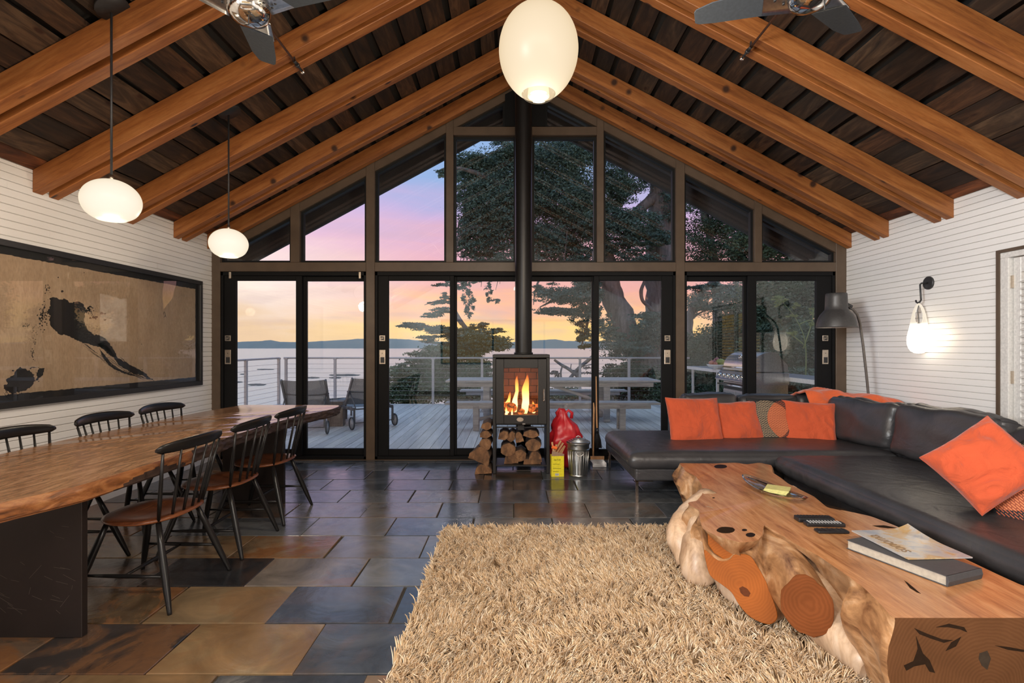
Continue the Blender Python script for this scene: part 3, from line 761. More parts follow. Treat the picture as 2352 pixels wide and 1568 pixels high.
# ------------------------------------------------------------------ ceiling fans
def make_fan(x, y, angs, label):
    z = 3.0; t = empty('ceiling_fan', (x, y, z), 0, label, 'ceiling fan', 'three-blade ceiling fans')
    MB().lathe([(.0005, -.075), (.045, -.070), (.085, -.052), (.098, -.02), (.10, .0), (.10, .012), (.108, .016), (.112, .03), (.10, .09), (.06, .13), (.0005, .135)], (0, 0, 0), 40).build('motor_housing', M['chrome'], t)
    MB().tube([(0, 0, .12), (0, 0, zc(x) - z - .02)], .014, 12).build('down_rod', M['chrome'], t)
    MB().lathe([(.0005, 0), (.06, 0), (.055, -.05), (.02, -.08), (.0005, -.08)], (0, 0, zc(x) - z), 24).build('canopy', M['chrome'], t)
    MB().tube([(.03, -.06, -.07), (.03, -.06, -.12)], .003, 6).build('pull_switch', M['darkmetal'], t)
    tilt = math.radians(13)
    for a in angs:
        R = Matrix.Rotation(math.radians(a), 4, 'Z') @ Matrix.Rotation(tilt, 4, 'X')
        arm = MB(); pts = []
        outline = [(.07, -.07), (.20, -.085), (.225, -.085), (.225, .085), (.20, .085), (.07, .07)]
        n = 8; vs = []; fs = []
        prof = [(.06 + .19 * i / n) for i in range(n + 1)]
        for i, r in enumerate(prof):
            hw = .085 - .012 * i / n + .006; cr = .0
            for j in range(7):
                v = -1 + 2 * j / 6; vs.append((r + .02 * (1 - v * v) * (1 if i == n else 0), v * hw, .006 - .014 * v * v * (1 - i / n)))
        for i in range(n):
            for j in range(6): fs.append((i * 7 + j, i * 7 + j + 1, (i + 1) * 7 + j + 1, (i + 1) * 7 + j))
        o = arm.add(vs, fs, 0, True).build('blade_bracket', M['steel'], t); sm = o.modifiers.new('s', 'SOLIDIFY'); sm.thickness = .004; o.matrix_local = R
        for r_, v_ in ((.11, .03), (.11, -.03), (.15, 0)): MB().lathe([(.0005, -.004), (.006, -.004), (.007, 0), (.0005, .001)], (r_, v_, -.001), 10).build('screw', M['darkmetal'], o)
        bl = [(.20, -.080), (.42, -.062), (.495, -.050), (.512, -.038), (.515, .030), (.505, .045), (.43, .068), (.20, .082)]
        b = MB().prism(bl, lambda u, v, q: (u, v, q), .000, .006).build('blade', M['fanblade'], t, bevel=.002, seg=1); b.matrix_local = R
M['fanblade'] = flat('grey_fan_blade', (.050, .060, .074), .6, Specular_IOR_Level=.3)
make_fan(-1.29, 2.56, (106, -14, 226), 'brushed steel ceiling fan with slate grey blades on the left roof slope')
make_fan(1.40, 2.45, (159, 38, 279), 'brushed steel ceiling fan with slate grey blades on the right roof slope')

# sprinkler pipes along the underside of the rafters
for s, x, z, lab in ((-1, -1.64, 3.525, 'thin steel sprinkler pipe under the left rafters, ending in a small head'), (1, 1.80, 3.63, 'thin steel sprinkler pipe under the right rafters, ending in a small head')):
    t = empty('sprinkler_pipe', (x, 3.95, z - .03), 0, lab, 'pipe', 'sprinkler pipes')
    MB().tube([(0, .0, 0), (0, -4.5, 0)], .0085, 10).build('pipe', M['coppery'], t)
    m = MB(); m.lathe([(.011, -.02), (.013, -.02), (.013, .03), (.011, .03)], (0, .0, 0), 14, (0, 1, 0)); m.lathe([(.0005, 0), (.017, 0), (.017, .022), (.012, .03), (.0005, .03)], (0, .03, 0), 14, (0, 1, 0)); m.tube([(0, .06, 0), (0, .13, 0)], .009, 10)
    m.build('fitting', M['darkmetal'], t)
    MB().lathe([(.0005, 0), (.018, .003), (.019, .010), (.014, .020), (.0005, .022)], (0, .13, 0), 16, (0, 1, 0)).build('sprinkler_head', M['chrome'], t)
    m = MB(); m.box(-.003, .003, -.02, .0, .0, .045); m.build('hanger', M['darkmetal'], t)

# ------------------------------------------------------------------ wall lamp on the right
def make_sconce():
    t = empty('wall_lamp', (XR, 4.97, 1.95), 0, 'glowing teardrop glass wall lamp on a dark bent arm, white right wall', 'wall lamp')
    MB().lathe([(.0005, -.016), (.058, -.016), (.062, -.012), (.062, 0)], (0, 0, 0), 36, (1, 0, 0)).build('back_plate', M['darkmetal'], t, sharp=40)
    pts = [(-.01, 0, 0), (-.05, -.0, .0), (-.078, -.005, -.003), (-.095, -.012, -.018), (-.10, -.02, -.045), (-.10, -.025, -.11), (-.10, -.03, -.165), (-.098, -.012, -.182), (-.098, .012, -.190), (-.10, .03, -.178), (-.10, .034, -.160)]
    MB().tube(pts, .0075, 10).build('arm', M['darkmetal'], t)
    # one blown-glass bag with an eye cut through the top, hooked over the arm
    prof = [(.0005, 0), (.035, .006), (.062, .022), (.082, .050), (.093, .085), (.097, .125), (.094, .165), (.086, .205), (.077, .245), (.070, .285), (.063, .325), (.056, .365), (.047, .405), (.035, .440), (.020, .468), (.0005, .482)]
    P_ = []
    for (r0, z0), (r1, z1) in zip(prof, prof[1:]):
        for k in range(3): P_.append((r0 + (r1 - r0) * k / 3, z0 + (z1 - z0) * k / 3))
    P_.append(prof[-1]); n = 64; cx, cz = -.098, -.672; vs = []; fs = []
    for r, z in P_:
        for j in range(n): a = 6.283185 * j / n; vs.append((cx + r * math.cos(a), r * math.sin(a) * .92, cz + z))
    a0 = math.atan2(-.80, -.45)
    for i in range(len(P_) - 1):
        for j in range(n):
            a = 6.283185 * (j + .5) / n; z = (P_[i][1] + P_[i + 1][1]) / 2
            d = min(abs((a - a0 + math.pi) % (2 * math.pi) - math.pi), abs((a - a0) % (2 * math.pi) - math.pi))
            if (d / .72) ** 2 + ((z - .375) / .090) ** 2 < 1: continue
            fs.append((i * n + j, i * n + (j + 1) % n, (i + 1) * n + (j + 1) % n, (i + 1) * n + j))
    g = MB().add(vs, fs, 0, True).build('glass_drop', M['sconce'], t); g.modifiers.new('s', 'SOLIDIFY').thickness = .006
    MB().tube([(cx, 0, cz + .47), (cx - .006, .006, cz + .41), (cx, .0, cz + .33), (cx, 0, cz + .27)], .003, 8).build('cable', M['darkmetal'], t)
def sconce_mat():
    t = NT('lit_glass_drop'); tc = t.N('ShaderNodeTexCoord'); sp = t.N('ShaderNodeSeparateXYZ'); t.L(tc.outputs['Generated'], sp.inputs[0])
    st = t.N('ShaderNodeMapRange'); st.inputs[1].default_value = .62; st.inputs[2].default_value = .42; st.inputs[3].default_value = .80; st.inputs[4].default_value = 3.6; t.L(sp.outputs[2], st.inputs[0])
    t.set(Base_Color=(.1, .1, .1, 1), Roughness=.3, Emission_Color=(1, .88, .70, 1), Emission_Strength=st.outputs[0]); return t.m
M['sconce'] = sconce_mat()
make_sconce()
lamp('wall_lamp_bulb', 'POINT', (XR - .085, 4.83, 1.44), .65, (1, .72, .42), .03)

# ------------------------------------------------------------------ framed ink picture on the left wall
def make_art():
    X = XL; t = empty('framed_picture', (X, 4.5, 1.5), 0, 'huge framed abstract ink painting on tan paper, black frame behind glass', 'picture')
    y0, y1, z0, z1 = 2.85, 5.96, .91, 2.09; o = Vector(t.location)
    def rel(*a): return a
    def bx(m, xa, xb, ya, yb, za, zb): m.box(xa - o.x, xb - o.x, ya - o.y, yb - o.y, za - o.z, zb - o.z)
    f = MB(); w = .045
    bx(f, X, X + .038, y0, y1, z0, z0 + w); bx(f, X, X + .038, y0, y1, z1 - w, z1); bx(f, X, X + .038, y0, y0 + w, z0 + w, z1 - w); bx(f, X, X + .038, y1 - w, y1, z0 + w, z1 - w)
    f.build('frame', M['artframe'], t, bevel=.003, seg=1)
    m = MB(); bx(m, X + .002, X + .008, y0 + w, y1 - w, z0 + w, z1 - w); m.build('backing_mat', M['artmat'], t)
    # paper with a deckled edge
    rnd = random.Random(5); P = []
    ya, yb, za, zb = y0 + .11, y1 - .10, z0 + .095, z1 - .10
    def edge(a, b, n):
        for i in range(n):
            u = i / n; p = Vector(a).lerp(Vector(b), u); P.append((p.x + rnd.uniform(-.003, .003), p.y + rnd.uniform(-.003, .003)))
    edge((ya, za), (yb, za), 120); edge((yb, za), (yb, zb), 50); edge((yb, zb), (ya, zb + .0), 120); edge((ya, zb), (ya, za), 50)
    MB().prism(P, lambda u, v, q: (q, u - o.y, v - o.z), X + .010 - o.x, X + .0115 - o.x).build('paper', M['artpaper'], t)
    def W(x, y):
        Y = (X + .012) * F / (x - CX); return (Y, EYE - (y - HY) * Y / F)
    def rough(poly, amp, sub, seed):
        out = []; n = len(poly)
        for i in range(n):
            a = Vector(poly[i]); b = Vector(poly[(i + 1) % n])
            k = max(1, int((b - a).length / sub))
            for j in range(k):
                p = a.lerp(b, j / k); q = noise.noise(Vector((p.x * .25, p.y * .25, seed))) + .7 * noise.noise(Vector((p.x * .9, p.y * .9, seed)))
                nn = Vector((-(b - a).y, (b - a).x)).normalized(); p = p + nn * q * amp; out.append((p.x, p.y))
        return out
    strokes = [
        ([(115, 683), (127, 682), (137, 688), (150, 686), (160, 695), (178, 692), (190, 697), (199, 712), (213, 710), (196, 716), (193, 738), (200, 755), (214, 768), (234, 771), (243, 778), (256, 795), (266, 812), (270, 822), (255, 815), (240, 800), (222, 795), (208, 791), (190, 787), (172, 779), (160, 772), (147, 768), (139, 770), (128, 760), (118, 750), (112, 735), (116, 725), (108, 716), (115, 705)], 2.6, 3),
        ([(222, 790), (236, 783), (252, 800), (264, 818), (278, 825), (300, 838), (322, 850), (334, 857), (345, 868), (352, 872), (340, 870), (326, 861), (308, 858), (290, 848), (272, 838), (262, 822), (244, 808), (228, 794)], 1.8, 2),
        ([(228, 800), (240, 815), (256, 838), (270, 846), (292, 855), (312, 864), (300, 862), (280, 855), (262, 848), (250, 838), (236, 820)], 1.2, 2),
        ([(14, 872), (22, 866), (34, 860), (38, 848), (46, 844), (56, 846), (70, 852), (78, 860), (80, 874), (74, 884), (60, 896), (46, 898), (30, 905), (18, 900), (8, 892), (8, 885), (18, 880)], 3.5, 3),
        ([(84, 858), (90, 846), (102, 845), (98, 860), (88, 872), (80, 876), (86, 866)], 2.2, 2)]
    for i, (p, amp, sub) in enumerate(strokes):
        q = [W(*a) for a in rough(p, amp, sub, i * 3.7)]
        MB().prism(q, lambda u, v, s: (s, u - o.y, v - o.z), X + .0115 - o.x, X + .0125 - o.x).build('ink_stroke', M['ink'], t)
    rs_ = random.Random(41)
    paths = [((226, 796), (250, 835), (285, 858), (335, 873)), ((170, 775), (215, 800), (250, 835), (300, 862)), ((255, 800), (275, 838), (305, 852), (350, 873)), ((118, 690), (100, 715), (92, 735), (104, 750)), ((205, 700), (212, 706), (216, 714), (208, 722)), ((14, 872), (6, 885), (8, 900), (30, 915)), ((60, 850), (90, 848), (104, 850), (92, 870))]
    for k in range(46):
        pa = paths[k % 3] if k < 26 else paths[3 + k % 4]; off = (rs_.gauss(0, 3.6), rs_.gauss(0, 4.2)); u0 = rs_.uniform(0, .75); u1 = min(1, u0 + rs_.uniform(.12, .42)); pts = []
        for q in range(13):
            u = u0 + (u1 - u0) * q / 12; b = [(1 - u) ** 3, 3 * u * (1 - u) ** 2, 3 * u * u * (1 - u), u ** 3]
            pts.append((sum(b[i] * pa[i][0] for i in range(4)) + off[0] + rs_.gauss(0, .35), sum(b[i] * pa[i][1] for i in range(4)) + off[1] + rs_.gauss(0, .35)))
        wd = rs_.uniform(.25, .9); up = []; dn = []
        for i, p in enumerate(pts):
            a = Vector(pts[max(0, i - 1)]); b = Vector(pts[min(12, i + 1)]); nn = Vector((-(b - a).y, (b - a).x)).normalized() * wd * math.sin(math.pi * (i + .4) / 13) * rs_.uniform(.5, 1.3)
            up.append((p[0] + nn.x, p[1] + nn.y)); dn.append((p[0] - nn.x, p[1] - nn.y))
        q = [W(*a) for a in up + dn[::-1]]
        MB().prism(q, lambda u, v, s: (s, u - o.y, v - o.z), X + .0115 - o.x, X + .0126 - o.x).build('brush_streak', M['ink'], t)
    sp = MB(); rnd = random.Random(9)
    def blot(cx, cy, r, red=False, m=None):
        k = rnd.randint(5, 9); a0 = rnd.random() * 6
        q = [W(cx + math.cos(a0 + 6.28 * i / k) * r * rnd.uniform(.4, 1.5), cy + math.sin(a0 + 6.28 * i / k) * r * rnd.uniform(.4, 1.3)) for i in range(k)]
        (m or sp).prism(q, lambda u, v, s: (s, u - o.y, v - o.z), X + .0115 - o.x, X + .0127 - o.x)
    for cx, cy, sx, sy, n, r in ((96, 725, 11, 22, 60, 2.2), (108, 665, 6, 12, 22, 1.6), (60, 748, 8, 5, 14, 1.7), (80, 770, 7, 22, 30, 1.1), (75, 815, 5, 16, 24, 1.4), (205, 712, 9, 8, 24, 2.2), (30, 905, 16, 9, 30, 2.0), (290, 850, 32, 9, 30, 1.3), (55, 860, 20, 14, 30, 2.4), (345, 872, 6, 3, 6, 1.2), (245, 812, 8, 16, 26, 1.2)):
        for _ in range(n): blot(rnd.gauss(cx, sx * .6), rnd.gauss(cy, sy * .6), r * rnd.uniform(.3, 1))
    for cx, cy, r in ((134, 637, 1.6), (193, 626, 1), (143, 669, 3), (325, 790, 1), (279, 780, .8)): blot(cx, cy, r)
    sp.build('ink_spatter', M['ink'], t)['kind'] = 'stuff'
    rd = MB(); [blot(rnd.gauss(213, 6), rnd.gauss(729, 2), rnd.uniform(.6, 2.2), m=rd) for _ in range(12)]; [blot(rnd.gauss(235, 5), rnd.gauss(720, 1.5), rnd.uniform(.5, 1.8), m=rd) for _ in range(10)]; blot(242, 734, 2, m=rd)
    tag(rd.build('red_spatter', M['inkred'], t), 'dark red flecks of ink', kind='stuff')
    si = MB(); 
    for a, b in (((378, 716), (380, 724)), ((380, 724), (376, 729)), ((377, 715), (375, 722)), ((379, 720), (381, 728))):
        p, q = W(*a), W(*b); si.bar((X + .0125 - o.x, p[0] - o.y, p[1] - o.z), (X + .0125 - o.x, q[0] - o.y, q[1] - o.z), .004, .001, (1, 0, 0))
    si.build('signature_mark', M['ink'], t)
    m = MB(); bx(m, X + .024, X + .027, y0 + .02, y1 - .02, z0 + .02, z1 - .02); m.build('glass', M['artglass'], t)
M['artframe'] = flat('black_picture_frame', (.022, .022, .023), .4)
M['artmat'] = flat('black_picture_mat', (.016, .016, .017), .7)
M['artpaper'] = wood('tan_washi_paper', [(.44, .31, .20), (.50, .36, .235), (.54, .40, .27)], (1, 3, 1), 3, .85, bump=.25, rnd=False)
M['ink'] = flat('black_ink', (.014, .012, .011), .6)
M['inkred'] = flat('dark_red_ink', (.10, .018, .012), .6)
make_art()

# ------------------------------------------------------------------ dining table
def resample(poly, step):
    out = []; n = len(poly)
    for i in range(n):
        a = Vector(poly[i]); b = Vector(poly[(i + 1) % n]); k = max(1, round((b - a).length / step))
        for j in range(k): out.append(a.lerp(b, j / k))
    return out
def smooth_closed(P, it):
    for _ in range(it):
        n = len(P); P = [(P[i - 1] + P[i] * 2 + P[(i + 1) % n]) / 4 for i in range(n)]
    return P
def make_dining_table():
    t = empty('dining_table', (-2.38, 3.6, 0), 0, 'long live-edge walnut slab dining table on dark steel plate legs', 'table'); o = Vector(t.location)
    ZT = .74
    right = [(-1.84, 1.55), (-1.90, 1.75), (-1.985, 1.98), (-1.93, 2.12), (-1.872, 2.28), (-1.865, 2.65), (-1.862, 3.0), (-1.868, 3.21), (-1.90, 3.55), (-1.893, 3.87), (-1.89, 4.2), (-1.85, 4.55), (-1.79, 4.85), (-1.745, 5.05), (-1.755, 5.30), (-1.80, 5.42)]
    right = [(-2.25, 1.30), (-2.08, 1.50), (-2.02, 1.75)] + right[2:]
    left = [(-2.80, 5.43), (-2.86, 5.0), (-2.89, 4.57), (-2.88, 3.99), (-2.896, 3.41), (-2.87, 2.93), (-2.90, 2.3), (-2.85, 1.7), (-2.7, 1.35)]
    P = smooth_closed(resample(right + left, .02), 3)
    n = len(P); cen = Vector((-2.38, 3.4)); mb = MB(); levels = [0, .004, .010, .017, .024, .031, .038, .045, .052, .059, .066, .073, .078]; vs = []
    for li, d in enumerate(levels):
        for i, p in enumerate(P):
            nrm = (P[(i + 1) % n] - P[i - 1]); nrm = Vector((nrm.y, -nrm.x)).normalized()
            q = 0
            if li > 0:
                q = .010 * noise.noise(Vector((p.x * 9, p.y * 9, d * 40))) + .010 * noise.noise(Vector((p.x * 30, p.y * 30, d * 60)))
                far = max(0, min(1, (p.y - 2.9) / .5))
                q = q * (.35 + 1.1 * far) + (.012 if li < 11 else -.004) * min(1, li / 4)
            pp = p + nrm * q; vs.append((pp.x - o.x, pp.y - o.y, ZT - d))
    fs = []; mi = []
    for li in range(len(levels) - 1):
        for i in range(n): fs.append((li * n + i, li * n + (i + 1) % n, (li + 1) * n + (i + 1) % n, (li + 1) * n + i))
    mb.add(vs, [tuple(reversed(f)) for f in fs], 1, True)
    for idx in range(len(fs)):
        li, i = divmod(idx, n); p = P[i]
        far = p.y > 3.05 + .15 * noise.noise(Vector((p.y * 8, 1, 0))) and p.x > -2.4
        blot = (2.45 < p.y < 2.95 and p.x > -2.3 and levels[li] > .018 + .03 * abs(noise.noise(Vector((p.y * 14, 0, 3)))) + .028 * abs(p.y - 2.72) / .25) or (p.y < 2.12 and p.x > -2.4 and levels[li] > .008)
        mb.m[idx] = 2 if (far or (blot and not p.y < 2.12)) else 1
    mb.f.append(tuple(i for i in range(n))); mb.m.append(0); mb.sm.append(False)
    mb.f.append(tuple((len(levels) - 1) * n + i for i in range(n - 1, -1, -1))); mb.m.append(1); mb.sm.append(False)
    top = mb.build('table_top', [M['slab'], M['slabedge'], M['bark']], t, sharp=35)
    for y in (2.41, 4.475):
        a, b = (-2.48, -1.985) if y < 3 else (-2.48, -1.955)
        MB().box(a - o.x, b - o.x, y - o.y, y + .035 - o.y, .0, ZT - .078).build('plate_leg', M['legsteel'], t, bevel=.002, seg=1)
    for s in range(9):
        pass
    sc = MB(); rnd = random.Random(4)
    for i in range(26):
        x = rnd.uniform(-2.42, -2.03); z = rnd.choice((rnd.uniform(.12, .3), rnd.uniform(.12, .3), rnd.uniform(.3, .62))); an = rnd.gauss(-.40, .22) + (1.6 if rnd.random() < .15 else 0); l = rnd.uniform(.015, .09)
        p = Vector((x - o.x, 2.4095 - o.y, z)); sc.bar(p, p + Vector((math.cos(an) * l, 0, math.sin(an) * l)), .0012, .0008, (0, -1, 0))
    sc.build('scratches', M['scratch'], t)['kind'] = 'stuff'
M['scratch'] = flat('bare_steel_scratch', (.10, .078, .065), .5, .3)
make_dining_table()

# ------------------------------------------------------------------ chairs
def make_chair(label, n=6):
    t = empty('spindle_chair', (0, 0, 0), 0, label, 'chair', 'black spindle-back chairs at the dining table')
    K = M['blackwood']
    # seat: rounded D, wider at the back; x back is +
    def outline(k=56, e=0):
        out = []
        for i in range(k):
            a = 2 * math.pi * i / k; c, s = math.cos(a), math.sin(a)
            ex = 2.5; r = (abs(c) ** ex + abs(s) ** ex) ** (-1 / ex)
            x = r * c * (.215 + e); y = r * s * (.238 + e)
            y *= 1 - .10 * max(0, -x / .215) ** 2
            out.append((x - .01, y))
        return out
    mb = MB(); k = 56; rings = [(-.022, .424), (-.008, .430), (0, .437), (-.004, .444), (-.02, .448)]; vs = []
    for e, z in rings:
        for x, y in outline(k, e): vs.append((x, y, z + .012 * max(0, x - .05) / .2))
    for f, dz in ((.7, .0), (.35, -.006)):
        for x, y in outline(k, -.02): vs.append((x * f, y * f, .447 - .006 + dz + .008 * f * max(0, x) / .2 + .004 * f))
    vs.append((0, 0, .437)); R = len(rings) + 2
    fs = [(r * k + i, r * k + (i + 1) % k, (r + 1) * k + (i + 1) % k, (r + 1) * k + i) for r in range(R - 1) for i in range(k)]
    mb.add(vs, fs, 0, True)
    for q in range(2 * k): mb.m[q] = 1
    c = len(vs) - 1
    for i in range(k): mb.f.append(((R - 1) * k + i, (R - 1) * k + (i + 1) % k, c)); mb.m.append(0); mb.sm.append(True)
    mb.f.append(tuple(range(k - 1, -1, -1))); mb.m.append(1); mb.sm.append(False)
    mb.build('seat', [M['seatwood'], M['seatedge']], t)
    # legs
    feet = {}
    for sx, sy in ((1, 1), (1, -1), (-1, 1), (-1, -1)):
        a = Vector((.135 * sx - .01, .155 * sy, .428)); b = Vector((.262 if sx > 0 else -.275, .262 * sy, 0))
        feet[sx, sy] = (a, b); pts = [a.lerp(b, u) for u in (0, .25, .5, .75, .97, 1)]
        MB().tube(pts, [.013, .0165, .019, .0165, .0115, .010], 14).build('leg', K, t)
    def at(sx, sy, u): a, b = feet[sx, sy]; return a.lerp(b, u)
    for sy in (1, -1):
        p, q = at(1, sy, .60), at(-1, sy, .60); MB().tube([p, p.lerp(q, .3), p.lerp(q, .5), p.lerp(q, .7), q], [.006, .0095, .011, .0095, .006], 10).build('stretcher', K, t)
    p = at(1, 1, .60).lerp(at(-1, 1, .60), .5); q = at(1, -1, .60).lerp(at(-1, -1, .60), .5)
    MB().tube([p, p.lerp(q, .3), p.lerp(q, .5), p.lerp(q, .7), q], [.006, .0095, .011, .0095, .006], 10).build('stretcher', K, t)
    # top rail, a bowed and tapering board
    vs = []; S = 24; ring = 12
    for i in range(S + 1):
        v = -1 + 2 * i / S; y = v * .272; x = .262 - .062 * v * v; z = .822 + .012 * (1 - v * v)
        hh = (.034 - .014 * abs(v) ** 3) * (1 if abs(v) < .98 else .5); th = .0125 * (1 if abs(v) < .98 else .55)
        for j in range(ring):
            a = 2 * math.pi * j / ring
            vs.append((x + math.cos(a) * th + math.sin(a) * hh * .25, y, z + math.sin(a) * hh))
    mb = MB(); mb.add(vs, [(i * ring + j, (i + 1) * ring + j, (i + 1) * ring + (j + 1) % ring, i * ring + (j + 1) % ring) for i in range(S) for j in range(ring)], 0, True)
    mb.f.append(tuple(range(ring))); mb.m.append(0); mb.sm.append(False); mb.f.append(tuple(S * ring + j for j in range(ring - 1, -1, -1))); mb.m.append(0); mb.sm.append(False)
    mb.build('top_rail', K, t)
    for i in range(n):
        v = -1 + 2 * i / (n - 1)
        a = Vector((.178 - .035 * v * v, v * .178, .440)); b = Vector((.259 - .062 * (v * .88) ** 2, v * .240, .80 + .01 * (1 - v * v)))
        big = 1.25 if abs(v) > .95 else 1
        MB().tube([a, a.lerp(b, .3), a.lerp(b, .55), b], [.0068 * big, .0088 * big, .0082 * big, .0056 * big], 10).build('spindle', K, t)
    return t
c6 = make_chair('black spindle-back chair with walnut seat, nearest on the aisle side of the table', 6)
c7 = make_chair('black spindle-back chair against the left wall, behind the middle of the table', 7)
def put(o, x, y, rz, label): o.location = (x, y, 0); o.rotation_euler = (0, 0, rz); o['label'] = label
put(c6, -1.965, 2.885, math.radians(-2), 'black spindle-back chair with walnut seat, nearest on the aisle side of the table')
put(copy_tree(c6), -1.965, 3.545, math.radians(1), 'black spindle-back chair with walnut seat, middle one on the aisle side of the table')
put(copy_tree(c6), -1.965, 4.18, math.radians(-1), 'black spindle-back chair with walnut seat, aisle side nearest the sliding doors')
put(c7, -2.73, 3.775, math.pi, 'black spindle-back chair behind the table, middle of the row under the painting')
put(copy_tree(c7), -2.73, 3.09, math.pi + .02, 'black spindle-back chair behind the table, nearest under the painting, cut by the left edge')
put(copy_tree(c7), -2.73, 4.385, math.pi - .03, 'black spindle-back chair behind the table, farthest, near the glass wall corner')

# ------------------------------------------------------------------ corner sofa
def make_sofa():
    t = empty('corner_sofa', (2.6, 4.6, 0), 0, 'large charcoal leather corner sofa on slim steel legs', 'sofa'); o = Vector(t.location)
    Lm = M['leather']
    def wr(p, u, nn, seed, edge=.006, big=.008):
        a = noise.noise(Vector((p.x * 3 + seed, p.y * 3, p.z * 3))) * big
        # puckers along the seams
        rim = max(abs(u.x), abs(u.y)); k = max(0, (rim - .72) / .28)
        b = math.sin((p.x * 1.0 + p.y * 1.0) * 55 + 6 * noise.noise(Vector((p.x * 4, p.y * 4, seed)))) * edge * k
        return a + b
    # long seat under the window
    def f1(p, u, nn):
        cz = (1 - u.x ** 4) * (1 - u.y ** 4)
        p = p.copy()
        if u.z > 0: p.z += .022 * cz
        return p + nn * wr(p, u, nn, 3, .0015, .004)
    x0, x1, y0, y1 = .99, 3.30, 4.40, 5.62
    c = Vector(((x0 + x1) / 2, (y0 + y1) / 2, .37))
    rbox((x1 - x0) / 2, (y1 - y0) / 2, .072, .068, 26, f1, c - o).build('seat_cushion', Lm, t)
    # base below
    MB().prism([(1.05, 4.46), (3.86, 4.46), (3.86, 5.86), (1.05, 5.86)], lambda u, v, q: (u - o.x, v - o.y, q), .195, .31).build('base_frame', Lm, t, bevel=.02, seg=3)
    # seat along the right wall
    def f2(p, u, nn):
        cz = (1 - u.x ** 4) * (1 - u.y ** 6); p = p.copy()
        if u.z > 0: p.z += .020 * cz
        return p + nn * wr(p, u, nn, 9, .0042, .005)
    x0, x1, y0, y1 = 2.17, 3.34, 1.15, 4.37
    c = Vector(((x0 + x1) / 2, (y0 + y1) / 2, .365))
    rbox((x1 - x0) / 2, (y1 - y0) / 2, .070, .066, 60, f2, c - o).build('seat_cushion', Lm, t)
    MB().prism([(2.225, 1.2), (3.86, 1.2), (3.86, 4.36), (2.30, 4.36), (2.235, 4.30)], lambda u, v, q: (u - o.x, v - o.y, q), .13, .31).build('base_frame', Lm, t, bevel=.02, seg=3)
    # low backrests
    rbox(1.06, .07, .19, .05, 10, None, Vector((2.80, 5.80, .50)) - o).build('backrest', Lm, t)
    rbox(.09, 2.25, .19, .05, 14, None, Vector((3.80, 3.45, .50)) - o).build('backrest', Lm, t)
    # loose back cushions
    def cushion(w, h, th, c, ry, tilt, seed, pucker=.010):
        def f(p, u, nn):
            bul = (1 - u.x ** 4) * (1 - u.z ** 4); p = p.copy()
            p.y += math.copysign(.05 * bul, u.y) * (1 if abs(u.y) > .01 else 0)
            p.z *= 1 - .06 * (u.x ** 2); p.x *= 1 - .03 * (u.z ** 2)
            k = max(0, (max(abs(u.x), abs(u.z)) - .55) / .45)
            a = noise.noise(Vector((p.x * 4 + seed, p.z * 4, 2))) * .024
            b = abs(noise.noise(Vector((p.x * (22 if abs(u.z) > abs(u.x) else 7) + seed, p.z * (7 if abs(u.z) > abs(u.x) else 22), 5)))) * pucker * 1.6 * k
            fold = math.sin(p.x * 9 + p.z * 26 + 3 * noise.noise(Vector((p.x * 3, p.z * 3, seed)))) * .013 * max(0, .25 + u.x * .75) * (1 - u.z ** 2)
            return p + nn * (a - b + fold)
        m = rbox(w / 2, th / 2, h / 2, th * .42, 26, f)
        ob = m.build('back_cushion', Lm, t)
        ob.matrix_local = Matrix.Translation(Vector(c) - o) @ Matrix.Rotation(ry, 4, 'Z') @ Matrix.Rotation(tilt, 4, 'X')
        return ob
    P = math.pi
    # along the window: faces -Y
    cushion(.62, .46, .17, (2.10, 5.60, .63), 0, -.22, 1)
    cushion(.70, .44, .17, (2.74, 5.62, .62), .03, -.26, 2)
    cushion(.55, .44, .17, (3.28, 5.58, .62), -.10, -.26, 7)
    # along the right wall: faces -X
    cushion(.86, .46, .20, (3.30, 4.86, .63), -P / 2 + .12, -.26, 3, .014)
    cushion(.93, .49, .21, (3.30, 3.93, .645), -P / 2 + .03, -.24, 4, .018)
    cushion(.90, .47, .20, (3.32, 2.98, .63), -P / 2, -.24, 5, .014)
    cushion(.90, .47, .20, (3.32, 2.06, .63), -P / 2, -.24, 6, .014)
    # blade legs
    for x, y, dx, dy in ((1.075, 4.49, .14, 0), (1.075, 5.75, .14, 0), (2.28, 4.22, .14, 0), (3.0, 4.49, .14, 0)):
        z = .197 if y > 4.3 else .13
        m = MB(); m.box(x - o.x - .012, x - o.x + .012, y - o.y - .004, y - o.y + .012, .0, z - .004); m.box(x - o.x - .02, x - o.x + dx, y - o.y - .004, y - o.y + .03, z - .012, z)
        m.build('leg', M['chrome'], t, bevel=.002, seg=1)
    m = MB(); m.tube([(1.30 - o.x, 4.53 - o.y, .10), (1.30 - o.x, 4.53 - o.y, .197)], .012, 8)
    return t
make_sofa()

